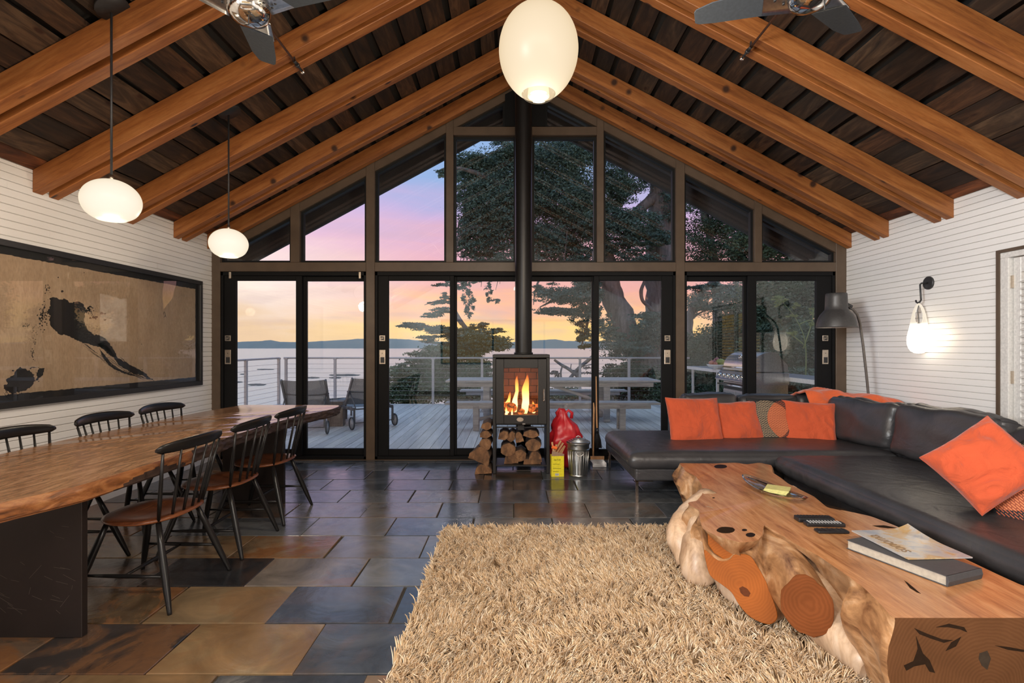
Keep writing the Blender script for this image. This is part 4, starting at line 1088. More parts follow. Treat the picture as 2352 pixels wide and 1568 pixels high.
# scatter cushions: local x width, z height, y thickness
def pillow(name, label, group, mat, w, h, th, M4, seed, crease=.020):
    n = 44; vs = []; fs = []
    for side in (1, -1):
        for i in range(n + 1):
            for j in range(n + 1):
                u = math.sin(math.pi / 2 * (-1 + 2 * i / n)); v = math.sin(math.pi / 2 * (-1 + 2 * j / n))
                e = max(0, (1 - u ** 4) * (1 - v ** 4)) ** .45
                x = u * w / 2 * (1 - .055 * (1 - v * v) * abs(u)); z = v * h / 2 * (1 - .055 * (1 - u * u) * abs(v))
                f = noise.noise(Vector((x * 5 + seed, z * 5, side))) * .028 + math.sin(x * 8 + z * 21 + seed + 4 * noise.noise(Vector((x * 5, z * 5, seed)))) * .9 * crease * noise.noise(Vector((x * 4, z * 4, seed + 4)))
                f += -abs(noise.noise(Vector((x * 13 + z * 6 + seed, z * 9 - x * 5, 3)))) * crease * 1.1
                y = side * (th / 2 * e + f * e) + .012 * noise.noise(Vector((x * 4, z * 4, seed + 9)))
                z += .010 * noise.noise(Vector((x * 7, v, seed))) * abs(v); x += .010 * noise.noise(Vector((u, z * 7, seed + 2))) * abs(u)
                vs.append((x, y, z))
    N = (n + 1) ** 2
    for s in (0, 1):
        for i in range(n):
            for j in range(n):
                a, b, c, d = s * N + i * (n + 1) + j, s * N + (i + 1) * (n + 1) + j, s * N + (i + 1) * (n + 1) + j + 1, s * N + i * (n + 1) + j + 1
                fs.append((a, b, c, d) if s else (a, d, c, b))
    o = MB().add(vs, fs, 0, True).build(name, mat); o.matrix_world = M4
    tag(o, label, 'cushion', group)
    # hem seam round the edge
    pts = []
    for i in range(81):
        q = i / 80 * 4; k = int(q) % 4; f = (q - int(q)) * 2 - 1
        u, v = ((f, -1), (1, f), (-f, 1), (-1, -f))[k]
        x = u * w / 2 * (1 - .055 * (1 - v * v) * abs(u)); z = v * h / 2 * (1 - .055 * (1 - u * u) * abs(v)); 
        pts.append((x, .012 * noise.noise(Vector((x * 4, z * 4, seed + 9))), z))
    MB().tube(pts, .0022, 6, cap=False).build('seam', mat, o)
    return o
def place(cx, cy, Y, rz, tilt, roll=0):
    return Matrix.Translation(px(cx, cy, Y)) @ Matrix.Rotation(rz, 4, 'Z') @ Matrix.Rotation(tilt, 4, 'X') @ Matrix.Rotation(roll, 4, 'Y')
G = 'scatter cushions on the sofa'
pillow('scatter_cushion', 'plain orange cushion, leftmost under the window', G, M['orange'], .53, .46, .15, place(1595, 966, 5.07, .10, -.36, .02), 1)
pillow('scatter_cushion', 'plain orange cushion, between the leftmost one and the patterned one', G, M['orange'], .50, .44, .15, place(1690, 972, 5.16, .06, -.36, -.05), 4)
pillow('scatter_cushion', 'black cushion with overlapping dashed circles, standing under the window', G, M['pattern'], .50, .47, .15, place(1779, 967, 5.20, -.04, -.34, 0), 7, .006)
pillow('scatter_cushion', 'plain orange cushion right of the circle cushion, by the sofa corner', G, M['orange'], .48, .46, .15, place(1858, 975, 5.10, -.25, -.34, .05), 11)
pillow('scatter_cushion', 'crumpled orange cushion tipped on a corner at the right edge', G, M['orange'], .375, .40, .18, place(2262, 1066, 2.78, -.72, -.45, .80), 15, .034)
pillow('scatter_cushion', 'dark cushion with pink dashed circles, behind the crumpled orange one', G, M['pattern'], .44, .44, .14, place(2362, 1128, 2.76, -.95, -.50, .70), 19, .006)

def make_throw():
    # blanket draped over the corner of the sofa back
    nx, ny = 46, 30; vs = []; fs = []
    for i in range(nx + 1):
        for j in range(ny + 1):
            u, v = i / nx, j / ny
            x = 3.02 + .95 * u * (1 - .25 * v); y = 5.22 + .50 * v - .42 * u * (1 - v) * .6
            prof = math.sin(math.pi * (v * .85 + .1))
            z = .80 + .085 * prof - .15 * max(0, .35 - v) / .35 * 1.0
            z += .035 * math.exp(-((u - .25) / .16) ** 2) - .05 * u
            z += .018 * math.sin(u * 15 + v * 6 + 3 * noise.noise(Vector((u * 3, v * 3, 2)))) + .012 * noise.noise(Vector((u * 8, v * 8, 5)))
            vs.append((x - 3.4, y - 5.4, z))
    for i in range(nx):
        for j in range(ny): fs.append((i * (ny + 1) + j, (i + 1) * (ny + 1) + j, (i + 1) * (ny + 1) + j + 1, i * (ny + 1) + j + 1))
    o = MB().add(vs, fs, 0, True).build('throw_blanket', M['throw']); o.location = (3.4, 5.4, 0)
    s = o.modifiers.new('s', 'SOLIDIFY'); s.thickness = .012
    tag(o, 'bright orange throw draped over the sofa corner below the floor lamp', 'blanket')
make_throw()

# ------------------------------------------------------------------ floor lamp
def make_floor_lamp():
    x0, y0 = 3.66, 5.42
    t = empty('floor_lamp', (x0, y0, 0), 0, 'dark grey floor lamp with a large dome shade, behind the sofa corner', 'floor lamp')
    MB().lathe([(.0005, 0), (.13, 0), (.135, .008), (.13, .02), (.03, .026), (.0005, .026)], (0, 0, 0), 32).build('base', M['darkmetal'], t)
    def p(a, b, Y=y0): q = px(a, b, Y); return (q.x - x0, q.y - y0, q.z)
    pts = [(0, 0, .02), p(1998, 940), p(1990, 860), p(1982, 790), p(1975, 742), p(1969, 722, 5.41), p(1960, 711, 5.40), p(1951, 706, 5.40)]
    MB().tube(pts, .0125, 14).build('pole', M['darkmetal2'], t)
    c = px(1921, 752, 5.40); cc = (c.x - x0, c.y - y0, c.z)
    prof = [(.188, .0), (.186, .012), (.180, .05), (.168, .092), (.148, .130), (.122, .160), (.112, .172), (.105, .182), (.103, .225), (.100, .30), (.098, .335), (.092, .343), (.0005, .344)]
    prof = [(r, z * 1.03) for r, z in prof]
    sh = MB().lathe(prof, cc, 48).build('shade', M['lampshade'], t); sh.modifiers.new('s', 'SOLIDIFY').thickness = .003
    ins = MB().lathe([(r - .006, z) for r, z in prof[:8]], cc, 48).build('shade_lining', M['paintwhite'], sh)
    j = MB(); a = Vector(p(1935, 697, 5.38)); b = Vector(p(1953, 708, 5.40)); j.bar(a, b, .018, .010); j.lathe([(.0005, -.012), (.012, -.012), (.012, .012), (.0005, .012)], a, 14, (0, 1, 0)); j.lathe([(.0005, -.012), (.010, -.012), (.010, .012), (.0005, .012)], b, 14, (0, 1, 0))
    j.bar(Vector(p(1936, 692, 5.36)), Vector(p(1958, 704, 5.38)), .006, .024)
    j.build('tilt_joint', M['darkmetal'], t)
M['darkmetal2'] = flat('lamp_pole_paint', (.11, .095, .085), .4, .3)
M['lampshade'] = flat('lamp_shade_paint', (.055, .053, .053), .42, .2)
make_floor_lamp()

# ------------------------------------------------------------------ root-wood coffee table
def make_coffee_table():
    t = empty('coffee_table', (1.6, 3.0, 0), 0, 'massive polished tree-trunk coffee table with cut branch stubs', 'coffee table'); o = Vector(t.location)
    ZT = .40
    left_px = [(1560, 1063), (1575, 1082), (1600, 1095), (1612, 1115), (1613, 1135), (1600, 1150), (1580, 1153), (1582, 1160), (1606, 1170), (1608, 1196), (1614, 1214), (1650, 1232), (1702, 1246), (1738, 1242), (1750, 1230), (1755, 1204), (1790, 1225), (1830, 1250), (1873, 1272), (1930, 1310), (1985, 1350), (2020, 1384), (2050, 1418.5)]
    right_px = [(2352, 1346), (2290, 1318), (2200, 1275), (2110, 1235), (2060, 1208), (2000, 1185), (1940, 1172), (1900, 1165), (1870, 1140), (1810, 1110), (1795, 1098), (1775, 1085), (1772, 1068), (1745, 1062), (1715, 1066), (1690, 1062), (1640, 1064)]
    A = [onz(x, y, ZT) for x, y in left_px]
    A = [Vector((p.x, p.y)) for p in A]; Yn = A[-1].y
    B = [Vector((2.30, Yn)), Vector((2.16, 1.95))] + [Vector((onz(x, y, ZT).x, onz(x, y, ZT).y)) for x, y in right_px]
    B = [Vector((min(p.x, 2.12), p.y)) for p in B]
    P = smooth_closed(resample(A + [Vector((1.75, Yn))] + B, .022), 1)
    # keep the sawn end flat
    P = [Vector((p.x, Yn)) if p.y < Yn + .02 else p for p in P]
    n = len(P)
    area = sum(P[i - 1].x * P[i].y - P[i].x * P[i - 1].y for i in range(n))
    if area < 0: P.reverse()
    levels = [0, .008, .03, .06, .10, .15, .20, .25, .30, .34, .372]
    vs = []
    for li, d in enumerate(levels):
        for i, p in enumerate(P):
            e = P[(i + 1) % n] - P[i - 1]; nr = Vector((e.y, -e.x)).normalized()
            end = p.y < Yn + .021
            w = 0
            if li:
                leftish = p.x < 1.6
                bul = math.sin(min(1, d / .30) * math.pi) * ((.055 if p.y > 2.86 or p.y < 2.15 else -.055) if leftish else .02)
                tap = -.10 * (d / .37) ** 2 - (.11 * min(1, d / .2) if leftish and 2.15 < p.y < 2.9 else 0)
                far = max(0, min(1, (p.y - 2.75) / .3)) * (1 if leftish else 0)
                w = bul * (.5 + .9 * abs(noise.noise(Vector((p.x * 2, p.y * 2, 3))))) + tap * (1 - .6 * (1 if p.y < 2.4 else 0))
                w += .030 * noise.noise(Vector((p.x * 5, p.y * 5, d * 5))) + .012 * noise.noise(Vector((p.x * 16, p.y * 16, d * 9)))
                w += .06 * far * noise.noise(Vector((p.x * 6, p.y * 6, d * 8)))
                w *= min(1, .35 + d * 10)
            q = p + nr * w
            if end: q = Vector((p.x + (nr.x * w if abs(nr.x) > .5 else 0), Yn + .0))
            if not end and q.y < Yn: q.y = Yn
            vs.append((q.x - o.x, q.y - o.y, ZT - d))
    mb = MB(); fs = []
    for li in range(len(levels) - 1):
        for i in range(n): fs.append((li * n + i, (li + 1) * n + i, (li + 1) * n + (i + 1) % n, li * n + (i + 1) % n))
    mb.add(vs, fs, 1, True)
    for idx in range(len(fs)):
        li, i = divmod(idx, n)
        if P[i].y < Yn + .021 and P[(i + 1) % n].y < Yn + .021: mb.m[idx] = 2; mb.sm[idx] = False
    mb.f.append(tuple(range(n))); mb.m.append(0); mb.sm.append(False)
    mb.f.append(tuple((len(levels) - 1) * n + i for i in range(n - 1, -1, -1))); mb.m.append(1); mb.sm.append(False)
    body = mb.build('trunk_body', [M['teak'], M['teakside'], M['cutend']], t, sharp=38)
    # round cut stub
    def stub(name, a, b, ra, rb, rx, cutmat, seed, nrm=None, n=36):
        a, b = Vector(a) - o, Vector(b) - o; ax = (b - a).normalized(); u = ax.cross(Vector((0, 0, 1))).normalized(); w = u.cross(ax)
        nr = Vector(nrm).normalized() if nrm else ax; S = 16; vs = []
        for i in range(S + 1):
            f = i / S; c = a.lerp(b, f); r = ra + (rb - ra) * f
            for j in range(n):
                th = 2 * math.pi * j / n; dv = u * math.cos(th) * rx + w * math.sin(th)
                rr = r * (1 + .14 * noise.noise(dv * 1.6 + Vector((seed, f * 2.5, 0))) + .05 * noise.noise(dv * 5 + Vector((seed, f * 3, 0))))
                p = c + dv * rr
                if i == S:
                    pass
                k = (p - b).dot(nr) / max(.2, ax.dot(nr))
                if i == S: p = p - ax * k
                elif i == S - 1: p = p - ax * (k * .85 + .002 - (0 if k > 0 else 0)) if k > -.01 else p
                vs.append(p)
        m = MB(); m.add(vs, [(i * n + j, i * n + (j + 1) % n, (i + 1) * n + (j + 1) % n, (i + 1) * n + j) for i in range(S) for j in range(n)], 0, True)
        m.f.append(tuple(range(n - 1, -1, -1))); m.m.append(0); m.sm.append(False)
        s = m.build(name, M['teakside'], t, sharp=50)
        face = [vs[S * n + j] for j in range(n)]; fc = sum(face, Vector()) / n
        m = MB(); pr = []
        for lev, (sc, dd) in enumerate(((1.0, -.003), (1.0, .002), (.985, .004))):
            pr += [fc + (p - fc) * sc + nr * dd for p in face]
        m.add(pr, [(l * n + j, l * n + (j + 1) % n, (l + 1) * n + (j + 1) % n, (l + 1) * n + j) for l in range(2) for j in range(n)]); m.f.append(tuple(2 * n + j for j in range(n))); m.m.append(0); m.sm.append(False)
        m.build('cut_face', cutmat, s)
        return s, fc
    stub('branch_stub', (1.42, 2.92, .235), (1.265, 2.24, .235), .15, .122, .82, M['cut2'], 4, (-.38, -.90, .18))
    # tall flat-cut stub at the left
    poly = [(1618, 1262), (1640, 1280), (1655, 1288), (1674, 1286), (1690, 1272), (1722, 1276), (1740, 1300), (1757, 1330), (1770, 1362), (1783, 1398), (1785, 1420), (1770, 1433), (1745, 1428), (1718, 1412), (1696, 1386), (1680, 1360), (1655, 1340), (1632, 1322), (1622, 1292)]
    # plane through three measured points
    p0, p1, p2 = Vector((.985, 2.66, .30)), Vector((1.20, 2.40, .05)), Vector((1.21, 2.53, .30))
    nrm = (p1 - p0).cross(p2 - p0).normalized()
    if nrm.y > 0: nrm = -nrm
    pts = []
    for x, y in poly:
        d = Vector(((x - CX) / F, 1, -(y - HY) / F)); e = Vector((0, 0, EYE)); k = (p0 - e).dot(nrm) / d.dot(nrm); pts.append(e + d * k)
    n2 = len(pts); sm = []
    for i in range(n2):
        a, b, c, d = pts[i - 1], pts[i], pts[(i + 1) % n2], pts[(i + 2) % n2]
        for k in range(4):
            f = k / 4; sm.append(.5 * ((2 * b) + (c - a) * f + (2 * a - 5 * b + 4 * c - d) * f * f + (3 * b - a - 3 * c + d) * f ** 3))
    n2 = len(sm); fc = sum(sm, Vector()) / n2; back = Vector((.16, .26, .04)); m = MB(); vs = []
    for i in range(9):
        f = i / 8; g = 1 + .30 * math.sin(f * 2.2)
        for p in sm:
            q = fc + (p - fc) * g + back * f
            q += Vector((1, 0, .3)) * .02 * f * noise.noise(q * 9)
            q.z = max(.035, min(q.z, .385)); vs.append(q - o)
    m.add(vs, [(i * n2 + j, i * n2 + (j + 1) % n2, (i + 1) * n2 + (j + 1) % n2, (i + 1) * n2 + j) for i in range(8) for j in range(n2)], 0, True)
    s = m.build('branch_stub', M['teakside'], t)
    m = MB(); vs = [fc + (p - fc) * 1.0 - o + nrm * dd for dd in (-.004, .002) for p in sm] + [fc + (p - fc) * .985 - o + nrm * .004 for p in sm]
    m.add(vs, [(l * n2 + j, l * n2 + (j + 1) % n2, (l + 1) * n2 + (j + 1) % n2, (l + 1) * n2 + j) for l in range(2) for j in range(n2)]); m.f.append(tuple(2 * n2 + j for j in range(n2))); m.m.append(0); m.sm.append(False)
    m.build('cut_face', M['cut1'], s)
    def onplane(x, y):
        d = Vector(((x - CX) / F, 1, -(y - HY) / F)); e = Vector((0, 0, EYE)); return e + d * ((p0 - e).dot(nrm) / d.dot(nrm))
    for pl in ([(1698, 1350), (1706, 1346), (1717, 1352), (1724, 1362), (1720, 1370), (1710, 1369), (1701, 1361)],):
        q = [onplane(*a) - o + nrm * .0045 for a in pl]; q2 = [a + nrm * .001 for a in q]; m = MB(); k = len(q)
        m.add(q + q2, [(i, (i + 1) % k, k + (i + 1) % k, k + i) for i in range(k)] + [tuple(range(k, 2 * k))]); m.build('knot', M['knotred'], s)
    # upper small wedge between the top lobe and the big cut
    pl = [(1625, 1220), (1697, 1246), (1692, 1268), (1680, 1282), (1662, 1284), (1640, 1270), (1626, 1250)]
    q0, q1, q2_ = Vector((1.0, 2.69, .39)), Vector((1.19, 2.60, .39)), Vector((1.08, 2.62, .30)); nr3 = (q1 - q0).cross(q2_ - q0).normalized()
    if nr3.y > 0: nr3 = -nr3
    e = Vector((0, 0, EYE)); face = []
    for x, y in pl:
        d = Vector(((x - CX) / F, 1, -(y - HY) / F)); face.append(e + d * ((q0 - e).dot(nr3) / d.dot(nr3)))
    k = len(face); m = MB(); m.add([p - o for p in face] + [p - o - nr3 * .10 for p in face], [(i, k + i, k + (i + 1) % k, (i + 1) % k) for i in range(k)] + [tuple(range(k)), tuple(range(2 * k - 1, k - 1, -1))]); m.build('branch_stub', M['cut1'], t, bevel=.004)
    # pale roots at the far left side, reaching the floor
    for pts_, r in (([(1.20, 3.10, .30), (1.06, 2.98, .22), (1.03, 2.90, .10), (1.08, 2.86, .04)], [.12, .10, .085, .07]), ([(1.30, 3.42, .33), (1.13, 3.30, .27), (1.02, 3.18, .22), (1.04, 3.08, .06)], [.09, .085, .09, .07]),
                    ([(1.35, 2.9, .2), (1.16, 2.74, .14), (1.18, 2.60, .06)], [.14, .11, .07]), ([(1.5, 2.6, .2), (1.40, 2.3, .12), (1.42, 2.05, .07)], [.16, .12, .06]),
                    ([(2.0, 3.75, .30), (2.08, 3.82, .27)], [.045, .040])):
        pp = [Vector(p) for p in pts_]; dense = []; rr = []
        for i in range(len(pp) - 1):
            for k in range(6): dense.append(pp[i].lerp(pp[i + 1], k / 6)); rr.append(r[i] + (r[i + 1] - r[i]) * k / 6)
        dense.append(pp[-1]); rr.append(r[-1]); rr = [a * (1 + .16 * noise.noise(p * 11)) for a, p in zip(rr, dense)]
        m = MB().tube([p - o for p in dense], rr, 18)
        m.v = [(v[0] + .012 * noise.noise(Vector(v) * 14), v[1] + .012 * noise.noise(Vector(v) * 14 + Vector((5, 0, 0))), max(.002, v[2])) for v in m.v]
        m.build('root', M['teakroot'], t)
    # hollows and dark knots in the top and in the sawn end
    def inlay(poly, mat, name, z=ZT):
        q = [onz(x, y, z) for x, y in poly]
        m = MB(); k = len(q); m.add([(p.x - o.x, p.y - o.y, z - .002) for p in q] + [(p.x - o.x, p.y - o.y, z + .0008) for p in q], [(i, (i + 1) % k, k + (i + 1) % k, k + i) for i in range(k)] + [tuple(range(k, 2 * k))]); m.build(name, mat, body)
    def ell(cx, cy, rx, ry, k=16, r=.12): return [(cx + rx * math.cos(6.283 * i / k) * (1 + r * noise.noise(Vector((cx, i * .6, 0)))), cy + ry * math.sin(6.283 * i / k) * (1 + r * noise.noise(Vector((cy, i * .6, 1))))) for i in range(k)]
    inlay(ell(1655, 1071, 15, 4.5), M['knot'], 'knot'); inlay(ell(1667, 1217, 21, 7.5), M['hollow'], 'hollow'); inlay(ell(1710, 1217, 6, 2.6), M['knot'], 'knot'); inlay(ell(1724, 1228, 11, 5), M['knot'], 'knot')
    inlay([(1891, 1157), (1912, 1162), (1945, 1170), (1930, 1171), (1905, 1166)], M['hollow'], 'split'); inlay([(2003, 1207), (2030, 1206), (2060, 1212), (2040, 1213), (2015, 1210)], M['hollow'], 'split')
    inlay([(2077, 1333), (2085, 1338), (2098, 1349), (2115, 1363), (2106, 1360), (2090, 1350)], M['hollow'], 'split'); inlay(ell(1639, 1143, 3, 1.2), M['knot'], 'knot')
    def endmark(poly, name='crack', mat='hollow'):
        q = [px(x, y, Yn - .0008) for x, y in poly]; k = len(q)
        m = MB(); m.add([(p.x - o.x, Yn - o.y + .001, p.z) for p in q] + [(p.x - o.x, Yn - o.y - .0008, p.z) for p in q], [(i, (i + 1) % k, k + (i + 1) % k, k + i) for i in range(k)] + [tuple(range(k, 2 * k))]); m.build(name, M[mat], body)
    endmark([(2100, 1442), (2130, 1455), (2165, 1468), (2190, 1470), (2168, 1476), (2135, 1465), (2112, 1456)]); endmark([(2150, 1440), (2180, 1432), (2215, 1440), (2222, 1452), (2205, 1445), (2178, 1440)])
    endmark([(2208, 1462), (2196, 1484), (2172, 1495), (2185, 1475)]); endmark([(2104, 1460), (2120, 1500), (2135, 1515), (2148, 1545), (2135, 1542), (2125, 1525), (2100, 1530), (2082, 1540), (2076, 1528), (2098, 1518), (2108, 1490)])
    endmark([(2250, 1500), (2268, 1494), (2276, 1512), (2268, 1538), (2255, 1528), (2248, 1512)], 'knot', 'knotgrey'); endmark([(2285, 1482), (2320, 1486), (2352, 1492), (2352, 1497), (2315, 1492)])
M['teakroot'] = wood('pale_root_wood', [(.30, .17, .09), (.58, .40, .26), (.74, .58, .44)], (3, 3, 1), 2, .4, bump=.5, rnd=False, ringy=1.5)
M['hollow'] = flat('dark_hollow', (.022, .012, .007), .9, Specular_IOR_Level=.05)
M['knotred'] = flat('reddish_knot', (.10, .030, .012), .7, Specular_IOR_Level=.05)
M['knotgrey'] = flat('grey_knot', (.045, .032, .022), .8, Specular_IOR_Level=.05)
make_coffee_table()

# things on the coffee table
def make_dish():
    t = empty('glass_dish', (1.675, 3.36, .401), math.radians(-80), 'boat-shaped clear glass dish on the coffee table', 'dish')
    k = 8; n = 40
    def ring(a, b, z): 
        out = []
        for i in range(n):
            th = 2 * math.pi * i / n; cx, sy = math.cos(th), math.sin(th)
            x = a * math.copysign(abs(cx) ** .9, cx); y = b * math.copysign(abs(sy) ** 1.15, sy)
            out.append((x, y, z + (.012 * (abs(x) / .2) ** 2)))
        return out
    a, b = .300, .088; vs = ring(a * .6, b * .55, 0) + ring(a * .93, b * .92, .012) + ring(a, b, .026) + ring(a * .96, b * .90, .027) + ring(a * .85, b * .74, .014) + ring(a * .55, b * .45, .008)
    m = MB(); m.add(vs, [(l * n + i, l * n + (i + 1) % n, (l + 1) * n + (i + 1) % n, (l + 1) * n + i) for l in range(5) for i in range(n)], 0, True)
    m.f += [tuple(range(n - 1, -1, -1)), tuple(5 * n + i for i in range(n))]; m.m += [0, 0]; m.sm += [False, False]
    m.build('dish_body', M['dishglass'], t, sharp=25)
t_ = NT('clear_dish_glass'); t_.set(Base_Color=(.86, .95, .98, 1), Roughness=.03, IOR=1.5, Transmission_Weight=1.0); M['dishglass'] = t_.m
make_dish()
c = Vector((1.70, 3.36, .42))
for i in range(4):
    m = MB().box(-.070, .070, -.066, .066, 0, .0055)
    o_ = m.build('paper_napkin', M['napkin'], bevel=.0015, seg=1)
    o_.location = (c.x + .002 * i, c.y - .002 * i, (.4135) + i * .0062); o_.rotation_euler = (0, 0, math.radians(-38 + i * 1.5))
    tag(o_, ('lowest', 'second lowest', 'second highest', 'topmost')[i] + ' folded pale yellow napkin of the stack in the glass dish', 'napkin', 'yellow napkins in the glass dish')
def remote(cx, cy, rz, l, w, h, label, keys, z=.401, tiltx=0):
    c = onz(cx, cy, z); t = empty('remote_control', (c.x, c.y, z), rz, label, 'remote control', 'remote controls on the coffee table'); t.rotation_euler = (tiltx, 0, rz)
    MB().box(-l / 2, l / 2, -w / 2, w / 2, 0, h).build('case', M['blackplastic'], t, bevel=.006, seg=3)
    for i in range(keys[0]):
        for j in range(keys[1]):
            x = -l * .40 + l * .78 * i / (keys[0] - 1); y = -w * .33 + w * .66 * j / (keys[1] - 1)
            if keys[2]: MB().box(x - .0032, x + .0032, y - .0036, y + .0036, h - .001, h + .0018).build('key', M[keys[2]], t)
remote(1870, 1196, -.04, .19, .062, .024, 'thick black remote with dark keys, rearmost on the coffee table', (10, 3, 'blackplastic'))
remote(1893, 1207, -.06, .195, .050, .020, 'black remote with rows of pale grey keys', (11, 4, 'key'), .4015)
remote(1910, 1222, -.03, .155, .050, .014, 'small flat black remote without light keys, nearest the book', (6, 3, 'blackplastic'), .4015)
def make_book():
    P = [onz(x, y, .45) for x, y in ((1958, 1232), (2178, 1320), (2231, 1283), (2020, 1205))]
    # book on its front cover, spine to the right end
    a = onz(1944, 1259, .402); b = onz(2175, 1347, .402); c = onz(2230, 1305, .402)
    u = (b - a); l = u.length; ang = math.atan2(u.y, u.x); v = (c - b); w = .215
    cen = a + u / 2; nrm = Vector((-u.y, u.x, 0)).normalized()
    if nrm.y < 0: nrm = -nrm
    cen = cen + nrm * w / 2
    t = empty('book', (cen.x, cen.y, .401), ang, 'thick dark grey hardback book lying on the coffee table', 'book')
    h = .042
    MB().box(-l / 2, l / 2, -w / 2, w / 2, 0, .003).build('cover', M['bookcover'], t, bevel=.001, seg=1); MB().box(-l / 2, l / 2, -w / 2, w / 2, h - .003, h).build('cover', M['bookcover'], t, bevel=.001, seg=1)
    MB().box(-l / 2 + .004, l / 2 - .006, -w / 2 + .006, w / 2 - .004, .003, h - .003).build('page_block', M['paper'], t)
    m = MB(); pr = [(l / 2 - .004, 0), (l / 2 + .002, 0), (l / 2 + .007, h * .5), (l / 2 + .002, h), (l / 2 - .004, h)]
    m.prism(pr, lambda a_, b_, q: (a_, q, b_), -w / 2, w / 2).build('spine', M['bookcover'], t, bevel=.001, seg=1)
    # magazine on top, turned, its title upside down to us
    A = onz(1956, 1219, .448); Bq = onz(2086, 1284, .448); C_ = onz(2233, 1276, .448)
    uu = Bq - A; an = math.atan2(uu.y, uu.x); L_ = uu.length; W_ = .285
    n2 = Vector((-uu.y, uu.x, 0)).normalized()
    if n2.y < 0: n2 = -n2
    ce = A + uu / 2 + n2 * W_ / 2
    g = empty('magazine', (ce.x, ce.y, .4445), an, 'glossy magazine with a tan and blue cover, askew on the grey book', 'magazine')
    vs = []; nx, ny = 16, 20
    def zz(x, y):
        k = max(0, (-x / (L_ / 2) * .6 + y / (W_ / 2)) - .9); return .0015 + .05 * k ** 1.6
    for s in (0, 1):
        for i in range(nx + 1):
            for j in range(ny + 1):
                x = -L_ / 2 + L_ * i / nx; y = -W_ / 2 + W_ * j / ny; vs.append((x, y, zz(x, y) + s * .005))
    N = (nx + 1) * (ny + 1); fs = []
    for s in (0, 1):
        for i in range(nx):
            for j in range(ny):
                q = (s * N + i * (ny + 1) + j, s * N + (i + 1) * (ny + 1) + j, s * N + (i + 1) * (ny + 1) + j + 1, s * N + i * (ny + 1) + j + 1); fs.append(q if s else q[::-1])
    rim = [i * (ny + 1) for i in range(nx + 1)] + [nx * (ny + 1) + j for j in range(1, ny + 1)] + [i * (ny + 1) + ny for i in range(nx - 1, -1, -1)] + [j for j in range(ny - 1, 0, -1)]
    for a_, b_ in zip(rim, rim[1:] + rim[:1]): fs.append((a_, b_, b_ + N, a_ + N))
    mm = MB(); mm.add(vs, fs, 0, True); mm.build('cover', M['magcover'], g, sharp=30)
    tx = bpy.data.curves.new('lettering', 'FONT'); tx.body = 'sonoma'; tx.size = .084; tx.extrude = .0003; tx.align_x = 'CENTER'; tx.offset = .0
    tmp = bpy.data.objects.new('tmp', tx); me_ = bpy.data.meshes.new_from_object(tmp); bpy.data.objects.remove(tmp); me_.materials.clear(); to = bpy.data.objects.new('lettering', me_); COL.objects.link(to); to.parent = g; to.location = (0, -W_ / 2 + .075, .0075); to.rotation_euler = (0, 0, math.pi); to.data.materials.append(M['maglet']); to.scale = (.78, 1, 1)
t_ = NT('magazine_cover'); v_ = t_.coords((1, 1, 1), False)
n_ = t_.noise(v_, 9, 5, .6, .8); c_ = t_.ramp(n_, [(.35, (.26, .28, .33)), (.48, (.42, .39, .36)), (.6, (.42, .27, .12)), (.75, (.52, .42, .27))]); t_.set(Base_Color=c_, Roughness=.25); M['magcover'] = t_.m
M['maglet'] = flat('ochre_print', (.22, .13, .06), .4)
make_book()

